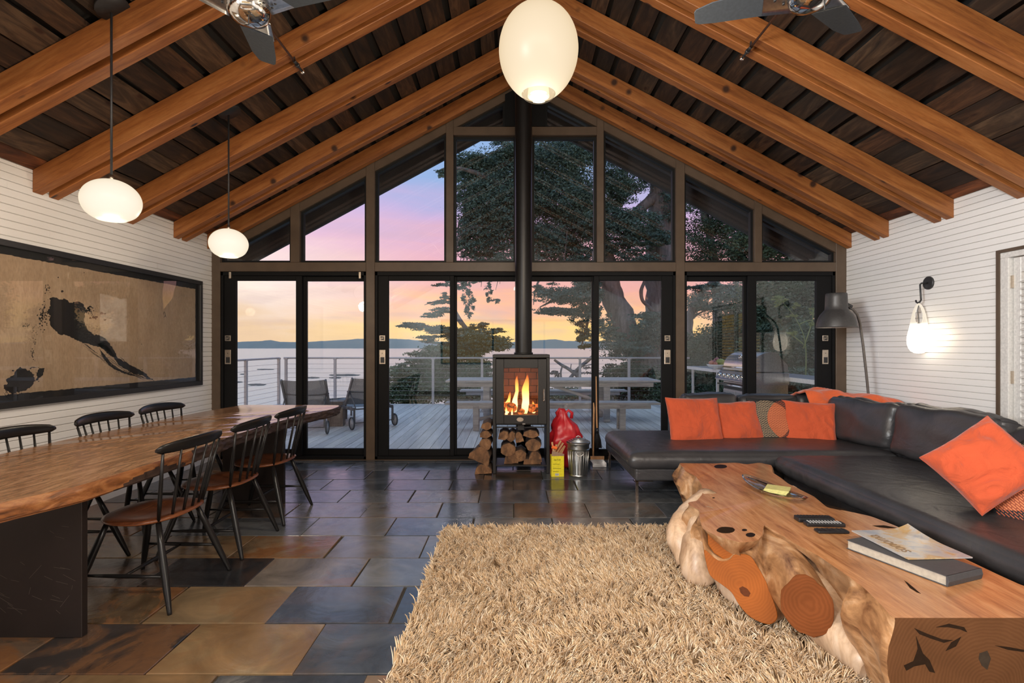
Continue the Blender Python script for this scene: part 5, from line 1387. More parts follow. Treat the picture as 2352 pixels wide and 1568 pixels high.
# ------------------------------------------------------------------ shag rug
def make_rug():
    x0, x1, y0, y1 = -.50, 1.75, 1.45, 3.80
    t = empty('shag_rug', ((x0 + x1) / 2, (y0 + y1) / 2, 0), 0, 'thick cream and tan shag rug in front of the stove', 'rug'); o = Vector(t.location)
    MB().box(x0 - o.x, x1 - o.x, y0 - o.y, y1 - o.y, .0, .014).build('backing', M['rugbase'], t, bevel=.004)
    T = 9300; per = 9; N = T * per; rng = np.random.default_rng(4)
    tx = rng.uniform(x0 + .01, x1 - .01, T); ty = rng.uniform(y0 + .01, y1 - .01, T); ta = rng.uniform(0, 6.283, T); tl = rng.uniform(.1, .9, T)
    ofx, ofy = rng.normal(0, .0075, N), rng.normal(0, .0075, N)
    x = np.clip(np.repeat(tx, per) + ofx, x0, x1); y = np.clip(np.repeat(ty, per) + ofy, y0, y1)
    # lean field from a few random sines, plus tuft-scale swirls
    def field(x, y, s, k, f):
        r = np.random.default_rng(s); a = np.zeros_like(x)
        for _ in range(k):
            w = r.normal(0, f, 2); ph = r.uniform(0, 6.28); a += np.sin(w[0] * x + w[1] * y + ph)
        return a / math.sqrt(k)
    fx = np.cos(-1.2 + .9 * field(x, y, 1, 6, 4) + .7 * field(x, y, 2, 10, 16)) * .8 + np.repeat(np.cos(ta), per) * .75 + ofx * 28; fy = np.sin(-1.2 + .9 * field(x, y, 1, 6, 4) + .7 * field(x, y, 2, 10, 16)) * .8 + np.repeat(np.sin(ta), per) * .75 + ofy * 28
    ang = np.arctan2(fy, fx) + rng.normal(0, .12, N)
    lean = np.clip(.30 + .5 * np.repeat(tl, per) + .12 * field(x, y, 3, 10, 24) + rng.normal(0, .10, N), .08, 1.05)
    L = np.clip(rng.normal(.058, .006, N) * (1 + .12 * field(x, y, 5, 10, 16)), .028, .075)
    rad = rng.uniform(.0021, .0031, N)
    dirx, diry = np.cos(ang), np.sin(ang)
    P = [];
    cur = np.stack([x, y, np.full(N, .012)], 1)
    P.append(cur)
    for k, b in enumerate((.35, .9, 1.55)):
        th = np.clip(lean * b, 0, 1.75); st = np.stack([np.sin(th) * dirx, np.sin(th) * diry, np.cos(th)], 1) * (L / 3)[:, None]
        cur = cur + st; cur[:, 2] = np.maximum(cur[:, 2], .010); P.append(cur)
    rs = [1.0, 1.15, 1.05, .45]
    a0 = rng.uniform(0, 6.28, N); rings = []
    for k, p in enumerate(P):
        for j in range(3):
            a = a0 + j * 2.0944; off = np.stack([np.cos(a), np.sin(a), .35 * np.sin(a + 1)], 1) * (rad * rs[k])[:, None]
            rings.append(p + off)
    V = np.stack(rings, 1).reshape(-1, 3)                   # N x 12
    base = (np.arange(N) * 12)[:, None]
    q = []
    for k in range(3):
        for j in range(3): q.append([k * 3 + j, k * 3 + (j + 1) % 3, (k + 1) * 3 + (j + 1) % 3, (k + 1) * 3 + j])
    q = np.array(q); Q = (base[:, :, None] + q[None]).reshape(-1, 4)
    me = bpy.data.meshes.new('pile'); V = V - np.array([o.x, o.y, 0])
    me.vertices.add(len(V)); me.vertices.foreach_set('co', V.astype(np.float32).ravel())
    me.loops.add(Q.size); me.loops.foreach_set('vertex_index', Q.astype(np.int32).ravel())
    me.polygons.add(len(Q)); me.polygons.foreach_set('loop_start', np.arange(0, Q.size, 4, dtype=np.int32)); me.polygons.foreach_set('loop_total', np.full(len(Q), 4, dtype=np.int32))
    me.update(calc_edges=True); me.shade_smooth()
    at = me.attributes.new('shade', 'FLOAT', 'POINT'); at.data.foreach_set('value', np.repeat(rng.uniform(0, 1, N), 12).astype(np.float32))
    me.materials.append(M['rugpile']); ob = bpy.data.objects.new('pile', me); COL.objects.link(ob); ob.parent = t; ob['kind'] = 'stuff'
M['rugbase'] = flat('rug_backing', (.20, .13, .07), .95)
t_ = NT('rug_yarn'); a_ = t_.N('ShaderNodeAttribute'); a_.attribute_name = 'shade'; c_ = t_.ramp(a_.outputs['Fac'], [(.0, (.58, .37, .18)), (.45, (.80, .58, .34)), (1.0, (.93, .80, .62))])
t_.set(Base_Color=c_, Roughness=.85, Sheen_Weight=.2); M['rugpile'] = t_.m
make_rug()

# ------------------------------------------------------------------ wood stove
def make_stove():
    t = empty('wood_stove', (.097, 5.75, 0), 0, 'tall dark steel wood stove with a burning fire and black flue pipe', 'stove'); o = Vector(t.location)
    S = M['stove']
    def bx(m, a, b, c, d, e, f): return m.box(a - o.x, b - o.x, c - o.y, d - o.y, e, f)
    x0, x1, y0, y1, z0, z1 = -.205, .400, 5.53, 5.95, .515, 1.262
    gx0, gx1, gz0, gz1 = -.085, .275, .625, 1.118
    # casing with a real firebox inside
    m = MB(); bx(m, x0, x1, y0, y1, z1 - .035, z1); bx(m, x0, x0 + .035, y0, y1, 0, z1 - .035); bx(m, x1 - .035, x1, y0, y1, 0, z1 - .035); bx(m, x0 + .035, x1 - .035, y1 - .02, y1, z0, z1 - .035); bx(m, x0 + .035, x1 - .035, y0 + .01, y1 - .02, z0, z0 + .09)
    m.build('casing', S, t, bevel=.005)
    # door
    yd = 5.505; m = MB()
    a, b, c, d = -.170, .365, .530, 1.215
    bx(m, a, gx0, yd, yd + .03, c, d); bx(m, gx1, b, yd, yd + .03, c, d); bx(m, gx0, gx1, yd, yd + .03, c, gz0); bx(m, gx0, gx1, yd, yd + .03, gz1, d)
    dr = m.build('door', S, t, bevel=.004)
    bx(MB(), gx0 + .0, gx1, yd + .012, yd + .016, gz0, gz1).build('door_glass', M['stoveglass'], dr)
    hx = .337; m = MB(); pts = []
    for i in range(200):
        q = i / 199; an = q * 6.283 * 22; pts.append((hx - o.x + .0085 * math.cos(an), yd - .022 - o.y + .0085 * math.sin(an), .775 + .125 * q))
    m.tube(pts, .0022, 5); m.build('spring_handle', M['chrome'], dr)
    MB().tube([(hx - o.x, yd - .022 - o.y, .77), (hx - o.x, yd - .022 - o.y, .905)], .0045, 8).build('handle_core', M['steel'], dr)
    m = MB(); [m.tube([(hx - o.x, yd - o.y, z), (hx - o.x, yd - .022 - o.y, z)], .004, 8) for z in (.775, .90)]; m.build('handle_bracket', S, dr)['kind'] = 'stuff'
    cx = .085; m = MB(); vs = []
    k = 28; A = [(cx + .036 * math.cos(6.283 * i / k), .578 + .023 * math.sin(6.283 * i / k)) for i in range(k)]
    m.prism(A, lambda u, v, q: (u - o.x, q - o.y, v), yd - .004, yd + .001).build('maker_plate', M['nickel'], dr, bevel=.001, seg=1)
    bx(MB(), cx - .06, cx + .055, yd - .001, yd + .002, .531, .536).build('air_slot', M['knot'], dr)
    bx(MB(), cx + .025, cx + .055, yd - .010, yd + .001, .528, .536).build('air_slider', M['steel'], dr)
    # firebrick lining
    rnd = random.Random(2); fb = MB(); z = .61; r = 0
    yb = 5.86
    while z < 1.20:
        x = -.16 + (-.06 if r % 2 else 0)
        while x < .35:
            a_, b_ = max(x, -.165), min(x + .122, .36)
            if b_ - a_ > .02: bx(MB(), a_ + .002, b_ - .002, yb, yb + .03, z + .002, min(z + .072, 1.215)).build('firebrick', M['firebrick'], t, bevel=.002, seg=1)
            x += .124
        z += .075; r += 1
    m = MB(); bx(m, -.168, -.13, 5.56, 5.86, .605, 1.21); bx(m, .325, .363, 5.56, 5.86, .605, 1.21); bx(m, -.13, .325, 5.56, 5.86, .595, .612); m.build('side_lining', M['firebrick'], t)['kind'] = 'stuff'
    # under the box: rails and log tray
    m = MB(); bx(m, x0 + .035, x1 - .035, 5.60, 5.615, .475, .487); m.build('crossbar', S, t)
    m = MB(); bx(m, x0 + .035, x1 - .035, 5.56, 5.93, .072, .085); m.build('log_shelf', S, t)
    bx(MB(), .06, .13, 5.58, 5.62, .455, .515).build('air_box', S, t)
    # flue
    MB().tube([(.126 - o.x, 5.74 - o.y, 1.26), (.126 - o.x, 5.74 - o.y, 2.9), (.126 - o.x, 5.74 - o.y, 4.66)], .0925, 40).build('flue_pipe', M['pipe'], t, sharp=50)
    MB().lathe([(.0925, 0), (.104, 0), (.104, .02), (.0925, .02)], (.126 - o.x, 5.74 - o.y, 1.262), 40).build('flue_collar', S, t)
def flame(pts, w, mat, name, seed, label):
    # a twisting tongue of fire: pts bottom to top
    m = MB(); n = 18; k = len(pts); P = []; R = []
    for i in range(n + 1):
        q = i / n * (k - 1); a = min(int(q), k - 2); f = q - a; P.append(Vector(pts[a]).lerp(Vector(pts[a + 1]), f)); u = i / n
        R.append(max(.001, w * min(1, .45 + u * 3) * (1 - u) ** .72 * (1 + .16 * math.sin(u * 11 + seed))))
    m.tube(P, R, 14)
    m.v = [(x, (y - P[0].y) * .55 + P[0].y, z) for x, y, z in m.v]
    o = m.build(name, mat); tag(o, label, 'flame', 'flames in the stove'); return o
def flame_mat():
    t = NT('flame'); t.nt.nodes.remove(t.b); tc = t.N('ShaderNodeTexCoord'); sp = t.N('ShaderNodeSeparateXYZ'); t.L(tc.outputs['Generated'], sp.inputs[0])
    c = t.ramp(sp.outputs[2], [(0, (1, .62, .22)), (.3, (1, .72, .34)), (.6, (1, .42, .08)), (1, (.9, .16, .02))])
    lw = t.N('ShaderNodeLayerWeight'); lw.inputs[0].default_value = .28
    al = t.N('ShaderNodeMapRange'); al.inputs[1].default_value = .75; al.inputs[2].default_value = .05; al.inputs[3].default_value = 0; al.inputs[4].default_value = .95; t.L(lw.outputs['Facing'], al.inputs[0])
    fd = t.N('ShaderNodeMapRange'); fd.inputs[1].default_value = 1.0; fd.inputs[2].default_value = .55; t.L(sp.outputs[2], fd.inputs[0])
    mu = t.N('ShaderNodeMath', operation='MULTIPLY'); t.L(al.outputs[0], mu.inputs[0]); t.L(fd.outputs[0], mu.inputs[1])
    em = t.N('ShaderNodeEmission'); em.inputs[1].default_value = 3.2; t.L(c, em.inputs[0]); tr = t.N('ShaderNodeBsdfTransparent'); mx = t.N('ShaderNodeMixShader')
    t.L(mu.outputs[0], mx.inputs[0]); t.L(tr.outputs[0], mx.inputs[1]); t.L(em.outputs[0], mx.inputs[2]); t.L(mx.outputs[0], t.out.inputs[0]); return t.m
M['flame'] = flame_mat()
M['firebrick'] = flat('sooty_firebrick', (.16, .060, .030), .9, 0, .4, 30)
t_ = NT('glowing_log'); v_ = t_.coords((1, 1, 1), False); n_ = t_.noise(v_, 26, 5, .6); g_ = t_.ramp(n_, [(.42, (.0, .0, .0)), (.62, (1, .20, .03))])
t_.set(Base_Color=(.10, .045, .02, 1), Roughness=.9, Emission_Color=g_, Emission_Strength=1.3); M['ember'] = t_.m
make_stove()

def log_mesh(sec, length, seed, taper=.95):
    """split log: section polygon in XZ, length along Y"""
    rnd = random.Random(seed); P = resample(sec, .012); n = len(P); S = 7; vs = []
    for i in range(S + 1):
        y = length * i / S
        for j, p in enumerate(P):
            k = .94 + .10 * noise.noise(Vector((p.x * 20 + seed, p.y * 20, y * 8))) + (.03 * noise.noise(Vector((p.x * 60, p.y * 60, y * 30 + seed))))
            vs.append((p.x * k, y + (.006 * noise.noise(Vector((p.x * 50, p.y * 50, seed))) if i in (0, S) else 0), p.y * k))
    m = MB(); m.add(vs, [(i * n + j, (i + 1) * n + j, (i + 1) * n + (j + 1) % n, i * n + (j + 1) % n) for i in range(S) for j in range(n)], 0, True)
    m.f.append(tuple(range(n))); m.m.append(1); m.sm.append(False); m.f.append(tuple(S * n + j for j in range(n - 1, -1, -1))); m.m.append(1); m.sm.append(False)
    return m
def sect(rx, rz, kind, seed):
    rnd = random.Random(seed); out = []
    if kind == 'round':
        k = 14; return [(rx * math.cos(6.283 * i / k) * rnd.uniform(.88, 1.06), rz * math.sin(6.283 * i / k) * rnd.uniform(.88, 1.06)) for i in range(k)]
    if kind == 'half':
        k = 9; return [(rx * math.cos(math.pi * i / k) * rnd.uniform(.95, 1.05), rz * (2 * math.sin(math.pi * i / k) - 1) * rnd.uniform(.93, 1.05)) for i in range(k + 1)]
    if kind == 'wedge':
        return [(-rx, -rz * rnd.uniform(.5, 1)), (rx * .2, -rz), (rx, -rz * .2), (rx * rnd.uniform(.3, .8), rz * .8), (-rx * rnd.uniform(0, .4), rz), (-rx * .9, rz * .3)]
    return [(-rx, -rz), (rx, -rz), (rx, rz), (-rx, rz)]
K = .2168 * 5.56 / F
def zpt(zx, zy, Y): x = 1050 + zx * .2168; y = 780 + zy * .2168; return px(x, y, Y)
logs = [(497, 1015, 62, 52, 'wedge', .1, 'in the top row under the stove, leftmost'), (575, 1030, 44, 64, 'wedge', .3, 'in the top row under the stove, second from the left'), (655, 1030, 46, 60, 'half', -.2, 'in the top row under the stove, third from the left'), (785, 1000, 92, 46, 'wedge', .1, 'in the top row under the stove, rightmost and broadest'),
        (540, 1165, 92, 76, 'round', 0, 'under the stove, reddish round face left of the middle'), (665, 1232, 74, 72, 'wedge', .5, 'under the stove, dark wedge in the very middle'), (805, 1118, 90, 70, 'round', 0, 'under the stove, right side of the middle row'), (828, 1236, 76, 66, 'half', 0, 'under the stove, right side just above the wood block'), (567, 1312, 84, 62, 'half', -.1, 'under the stove, lowest on the left, orange face'),
        (795, 1340, 94, 27, 'block', 0, 'flat sawn block at the bottom right of the stove log rack')]
for i, (zx, zy, rx, rz, kd, ro, lab) in enumerate(logs):
    Y = 5.60 + (i % 3) * .012; p = zpt(zx, zy, Y)
    if kd == 'block': p.z = .085 + rz * K
    if i == 8: p.z = .085 + rz * K * .97
    o_ = log_mesh(sect(rx * K, rz * K, kd, i), .30, i * 3.1).build('firewood_log', [M['logside'], M['logend']]); o_.location = p; o_.rotation_euler = (0, ro, random.uniform(-.05, .05))
    tag(o_, ('split log ' if kd != 'block' else '') + lab, 'log', 'firewood in the rack under the stove')
logs = [(320, 915, 58, 46, 'wedge', .2, 'topmost of the stack left of the stove'), (312, 1005, 68, 44, 'wedge', 0, 'second from the top in the stack left of the stove'), (308, 1110, 70, 74, 'round', 0, 'with flaking pale bark, middle of the stack left of the stove'), (250, 1222, 124, 84, 'half', .35, 'largest in the stack left of the stove, second from the floor'), (272, 1360, 96, 54, 'half', -.08, 'lowest on the floor left of the stove')]
for i, (zx, zy, rx, rz, kd, ro, lab) in enumerate(logs):
    p = zpt(zx, zy, 5.50)
    if i == 4: p.z = rz * K + .002
    if i < 3: p.x -= .01
    o_ = log_mesh(sect(rx * K, rz * K, kd, 40 + i), .32, i * 5.1 + 2).build('firewood_log', [M['logside'], M['logend']]); o_.location = p; o_.rotation_euler = (0, ro, -.10 if i == 3 else -.03)
    tag(o_, 'split log ' + lab, 'log', 'firewood stacked left of the stove')
# fire
for i, (x, y, z, rx, rz, rz2, l) in enumerate(((.0, 5.60, .69, .065, .055, .9, .2), (.20, 5.64, .68, .055, .05, -.5, .2), (.09, 5.57, .645, .035, .03, .3, .12))):
    o_ = log_mesh(sect(rx, rz, 'round', 70 + i), l, i).build('burning_log', [M['ember'], M['ember']]); o_.location = (x, y, z); o_.rotation_euler = (0, 0, rz2 - .5)
    tag(o_, ('burning log at the left of the stove fire', 'burning log at the right of the stove fire', 'small burning log at the front of the stove fire')[i], 'log', 'logs burning in the stove')
flame([(.035, 5.72, .63), (.03, 5.72, .75), (.055, 5.72, .86), (.050, 5.72, .98), (.058, 5.72, 1.04)], .034, M['flame'], 'flame', 0, 'slim tall flame left of centre in the stove')
flame([(.135, 5.68, .62), (.15, 5.68, .75), (.145, 5.69, .88), (.165, 5.70, .99), (.170, 5.70, 1.05)], .056, M['flame'], 'flame', 2, 'broadest and brightest flame right of centre in the stove')
flame([(-.05, 5.70, .62), (-.055, 5.70, .70), (-.03, 5.70, .78), (-.02, 5.70, .86)], .040, M['flame'], 'flame', 4, 'short wide flame at the left side of the stove')
flame([(.235, 5.70, .62), (.24, 5.70, .68), (.225, 5.70, .76)], .030, M['flame'], 'flame', 5, 'low flame at the right side of the stove')
flame([(-.06, 5.56, .615), (-.06, 5.56, .66), (-.065, 5.56, .72)], .018, M['flame'], 'flame', 7, 'tiny flame in front of the left burning log')
flame([(.0, 5.545, .612), (.0, 5.545, .65), (.005, 5.545, .705)], .014, M['flame'], 'flame', 8, 'tiny flame in front, near the middle of the fire')
lamp('fire_glow', 'POINT', (.10, 5.62, .92), 3.0, (1, .42, .12), .06)

# ------------------------------------------------------------------ things right of the stove
def make_bag():
    p = px(1297, 1000, 5.82); t = empty('firewood_bag', (p.x, p.y, 0), 0, 'lumpy bright red plastic firewood bag slumped beside the stove', 'bag')
    n = 40; S = 26; vs = []
    prof = [(.02, .06), (.03, .13), (.1, .155), (.2, .17), (.3, .175), (.36, .175), (.42, .165), (.48, .14), (.53, .10), (.56, .07), (.60, .055), (.63, .05), (.66, .035), (.67, .01)]
    def rad(z):
        for (z0, r0), (z1, r1) in zip(prof, prof[1:]):
            if z <= z1: return r0 + (r1 - r0) * (z - z0) / (z1 - z0)
        return .01
    for i in range(S + 1):
        z = .004 + (.655 - .004) * i / S; r = rad(max(z, .02))
        for j in range(n):
            a = 6.283 * j / n; d = Vector((math.cos(a), math.sin(a) * .72, 0))
            f = 1 + .30 * noise.noise(Vector((d.x * 2.2, d.y * 2.2, z * 8))) + .26 * abs(noise.noise(Vector((d.x * 6, d.y * 6, z * 10)))) + .08 * math.sin(a * 9 + z * 9) * (1 if z < .38 else .3) - .08
            sh = .035 * max(0, (z - .40)) / .25
            vs.append((d.x * r * f - sh, d.y * r * f, z + .015 * noise.noise(Vector((d.x * 4, d.y * 4, z * 3 + 4)))))
    m = MB(); m.add(vs, [(i * n + j, i * n + (j + 1) % n, (i + 1) * n + (j + 1) % n, (i + 1) * n + j) for i in range(S) for j in range(n)], 0, True)
    m.f.append(tuple(S * n + j for j in range(n))); m.m.append(0); m.sm.append(True); m.f.append(tuple(range(n - 1, -1, -1))); m.m.append(0); m.sm.append(False)
    m.v = [(x, y, max(.002, z)) for x, y, z in m.v]
    m.build('sack', M['red'], t)
    for s, ax in ((-1, -.055), (1, .045)):
        pts = [(ax - .02, 0, .56), (ax - .035, -.01, .61), (ax - .005, -.015, .655 if s < 0 else .64), (ax + .035, -.01, .61), (ax + .03, 0, .55)]
        MB().tube(pts, [.014, .018, .014, .018, .02], 8).build('knotted_handle', M['red'], t)
make_bag()
def make_can():
    c = px(1331, 1094, 5.34); x, y = c.x, 5.34 + .095
    t = empty('ash_can', (x, y, 0), 0, 'small galvanised lidded ash can with wire handle beside the stove', 'bin')
    m = MB(); pr = [(.0005, .006), (.088, .006), (.092, .0), (.096, .004), (.098, .018), (.094, .024), (.094, .03)]
    pr += [(.094 + .016 * q + .0012 * (1 if False else 0), .03 + .24 * q) for q in (.1, .3, .5, .7, .9)] + [(.110, .275), (.116, .280), (.118, .288), (.112, .292), (.112, .31), (.1135, .345), (.118, .350), (.116, .356)]
    m.lathe(pr, (0, 0, 0), 44).build('body', M['galv'], t, sharp=40)
    m = MB()
    for k in range(22):
        a = 6.283 * k / 22; m.tube([(.0955 * math.cos(a), .0955 * math.sin(a), .035), (.1105 * math.cos(a), .1105 * math.sin(a), .268)], .0035, 6)
    m.build('ribs', M['galv'], t)['kind'] = 'stuff'
    MB().lathe([(.1215, .340), (.1245, .345), (.1245, .356), (.118, .364), (.10, .368), (.098, .374), (.080, .377), (.078, .383), (.055, .386), (.052, .392), (.0005, .395)], (0, 0, 0), 44).build('lid', M['galv'], t, sharp=30)
    MB().tube([(-.022, 0, .392), (-.02, 0, .41), (.0, 0, .418), (.02, 0, .41), (.022, 0, .392)], .006, 10).build('lid_handle', M['galv'], t)
    MB().tube([(-.035, -.112, .278), (-.034, -.122, .250), (-.015, -.126, .232), (.015, -.126, .232), (.034, -.122, .250), (.035, -.112, .278)], .0026, 8).build('wire_handle', M['chrome'], t)
make_can()
def make_box():
    c = px(1281, 1091, 5.40); x, y = c.x, 5.40
    t = empty('kindling_box', (x, y, 0), .05, 'yellow cardboard carton full of kindling beside the stove leg', 'box')
    w, d, h = .066, .05, .215
    m = MB(); m.box(-w, w, 0, .003, 0, h); m.box(-w, w, 2 * d - .003, 2 * d, 0, h); m.box(-w, -w + .003, 0, 2 * d, 0, h); m.box(w - .003, w, 0, 2 * d, 0, h); m.box(-w, w, 0, 2 * d, 0, .003)
    m.build('carton', M['yellow'], t, bevel=.001, seg=1)
    MB().prism([(-w, h), (w, h), (w + .002, h + .02), (-w + .01, h + .055)], lambda u, v, q: (u, q, v), -.001, .001).build('flap', M['cartoninner'], t)
    def txt(s, size, z, x=0, mat='knot'):
        tx = bpy.data.curves.new('lettering', 'FONT'); tx.body = s; tx.size = size; tx.extrude = .0003; tx.align_x = 'CENTER'
        to = bpy.data.objects.new('lettering', tx); me = bpy.data.meshes.new_from_object(to); bpy.data.objects.remove(to)
        ob = bpy.data.objects.new('lettering', me); COL.objects.link(ob); ob.parent = t; ob.location = (x, -.0008, z); ob.rotation_euler = (math.pi / 2, 0, 0); me.materials.clear(); me.materials.append(M[mat])
    txt('FATW', .026, .165, -.005); 
    m = MB(); [m.box(-.05, -.05 + l, -.0008, .001, z, z + .003) for z, l in ((.130, .07), (.085, .085), (.055, .06))]; m.build('printed_lines', M['knot'], t)['kind'] = 'stuff'
    m = MB(); m.box(-.026, .012, -.0008, .001, .012, .036); m.build('barcode_panel', M['white'], t)
    m = MB(); [m.box(-.024 + i * .004, -.0225 + i * .004, -.0014, .0, .015, .034) for i in range(9)]; m.build('barcode', M['knot'], t)['kind'] = 'stuff'
    rnd = random.Random(8); 
    for i, (dx, dz, an, l) in enumerate(((-.045, .29, -.15, .15), (-.03, .27, .3, .14), (-.005, .30, .55, .17), (.01, .27, .62, .19), (.03, .25, .75, .17), (.045, .24, .55, .14))):
        s = MB().box(-.009, .009, -.007, .007, -l / 2, l / 2).build('kindling_stick', M['kind1'], None, bevel=.001, seg=1)
        s.location = (x + dx, y + .03 + i * .011, dz - .01); s.rotation_euler = (.0, an, .1 * i)
        tag(s, ('leftmost kindling stick standing in the yellow carton', 'second kindling stick from the left in the yellow carton', 'third kindling stick from the left in the yellow carton', 'long slanting kindling stick, fourth from the left in the carton', 'fifth kindling stick from the left, leaning right out of the carton', 'rightmost kindling stick leaning out of the yellow carton')[i], 'stick', 'kindling in the yellow carton')
    g = empty('fire_starter', (x - .033, y + .022, .30), 0, 'bright orange plastic lighter lying on the kindling', 'lighter')
    MB().box(-.03, .03, -.012, .012, -.015, .015).build('body', M['brightorange'], g, bevel=.005); MB().box(-.036, -.03, -.008, .008, -.010, .010).build('cap', M['blackplastic'], g)
    g.rotation_euler = (0, .25, 0)
M['cartoninner'] = flat('brown_card', (.32, .20, .13), .8)
M['kind1'] = wood('kindling_wood', [(.34, .16, .07), (.52, .28, .13), (.62, .38, .2)], (8, 8, 1), 3, .7)
M['brightorange'] = flat('bright_orange_plastic', (.9, .16, .02), .4)
make_box()
def make_broom():
    a = px(1366, 905, 6.12); b = px(1364, 1056, 5.98)
    t = empty('dustpan', (b.x, b.y, 0), 0, 'long wooden-handled dustpan leaning upright on the glass door', 'dustpan'); o = Vector(t.location)
    MB().tube([Vector((b.x + .0, 6.03, .06)) - o, Vector((a.x + .002, 6.19, .62)) - o, Vector((a.x, 6.205, .68)) - o], [.010, .012, .008], 12).build('handle', M['kind1'], t)
    m = MB(); p0 = px(1358, 1060, 5.90); p1 = px(1390, 1060, 5.90); x0, x1 = p0.x - o.x, p1.x - o.x; y = 5.90 - o.y
    m.box(x0, x1, y + .06, y + .075, .004, .085); m.box(x0, x1, y - .09, y + .07, .002, .006); m.box(x0, x0 + .004, y - .09, y + .07, .004, .05); m.box(x1 - .004, x1, y - .09, y + .07, .004, .05)
    m.build('pan', M['steel'], t, bevel=.001, seg=1); MB().box(x0, x1, y + .058, y + .078, .06, .095).build('pan_edge', M['kind1'], t)
    g = empty('hand_brush', (px(1371, 1020, 6.02).x, 6.02, .28), 0, 'black-bristled hearth brush hanging against the dustpan handle', 'brush'); oo = Vector(g.location)
    MB().tube([(0.0, .06, .72), (.0, .01, .20), (.005, 0, .08)], [.007, .009, .011], 10).build('handle', M['kind1'], g)
    m = MB(); rnd = random.Random(1)
    for i in range(90):
        u, v = rnd.uniform(-1, 1), rnd.uniform(-1, 1); m.tube([(.005 + u * .012, v * .008, .09), (.012 + u * .034, v * .016, -.01), (.02 + u * .036, v * .02, -.10)], .0022, 4, cap=False)
    m.build('bristles', M['blackplastic'], g)['kind'] = 'stuff'
    MB().tube([(.004, 0, .13), (.006, 0, .07)], [.014, .020], 12).build('brush_head', M['blackplastic'], g)
make_broom()

# ================================================================== OUTSIDE
def build_deck():
    d = empty('floor_2', kind='structure'); rnd = random.Random(17)
    pitch = .1448; x = -5.58
    while x < 4.75:
        y = 6.37
        cuts = [6.37]; c = 6.37 + rnd.uniform(2.5, 5.5)
        while c < 11.6: cuts.append(c); c += rnd.uniform(2.5, 4.8)
        cuts.append(12.42)
        for a, b in zip(cuts, cuts[1:]):
            v = rnd.uniform(.82, 1.12); z = rnd.uniform(-.001, .001) - .006
            MB().box(x + .004, x + pitch - .004, a + .0015, b - .0015, -.035 + z, z).build('deck_board', M['deck'], d, color=(v, v, v * rnd.uniform(.98, 1.03), 1))
        x += pitch
    m = MB(); 
    for y in (7.2, 8.8, 10.4, 12.0): m.box(-5.5, 4.7, y, y + .05, -.20, -.045)
    m.build('joists', M['greywood'], d)['kind'] = 'stuff'
    MB().box(-5.58, 4.7, 12.42, 12.46, -.25, -.01).build('fascia', M['greywood'], d)
build_deck()
def build_railing():
    ZT = 1.082; Y = 12.37
    t = empty('deck_railing', (0, Y, 0), 0, 'grey metal cable railing across the far edge of the deck', 'railing')
    MB().tube([(-5.40, 0, ZT), (4.2, 0, ZT)], .021, 12).build('top_rail', M['railsteel'], t)
    for i in range(9):
        x = -5.35 + 1.16 * i; MB().box(x - .028, x + .028, -.028, .028, 0, ZT - .015).build('post', M['railsteel'], t, bevel=.004, seg=1)
        MB().box(x - .045, x + .045, -.03, .03, ZT - .028, ZT + .012).build('post_cap', M['railsteel'], t, bevel=.003, seg=1)
    for k in range(9):
        MB().tube([(-5.35, 0, .10 + k * .105), (4.2, 0, .10 + k * .105)], .0032, 6).build('cable', M['cable'], t)
    t = empty('deck_railing', (-5.50, 9.4, 0), 0, 'grey metal cable railing along the left side of the deck', 'railing'); rz = 1.06
    MB().tube([(0, -3.0, rz), (0, 2.95, ZT)], .021, 12).build('top_rail', M['railsteel'], t)
    for y in (-2.8, -.6, 1.40, 2.92):
        MB().box(-.028, .028, y - .028, y + .028, 0, rz).build('post', M['railsteel'], t, bevel=.004, seg=1)
        MB().box(-.03, .03, y - .05, y + .05, rz - .01, rz + .03).build('post_cap', M['railsteel'], t, bevel=.003, seg=1)
    for k in range(9):
        MB().tube([(0, -3.0, .10 + k * .105), (0, 2.95, .10 + k * .105)], .0032, 6).build('cable', M['cable'], t)
build_railing()

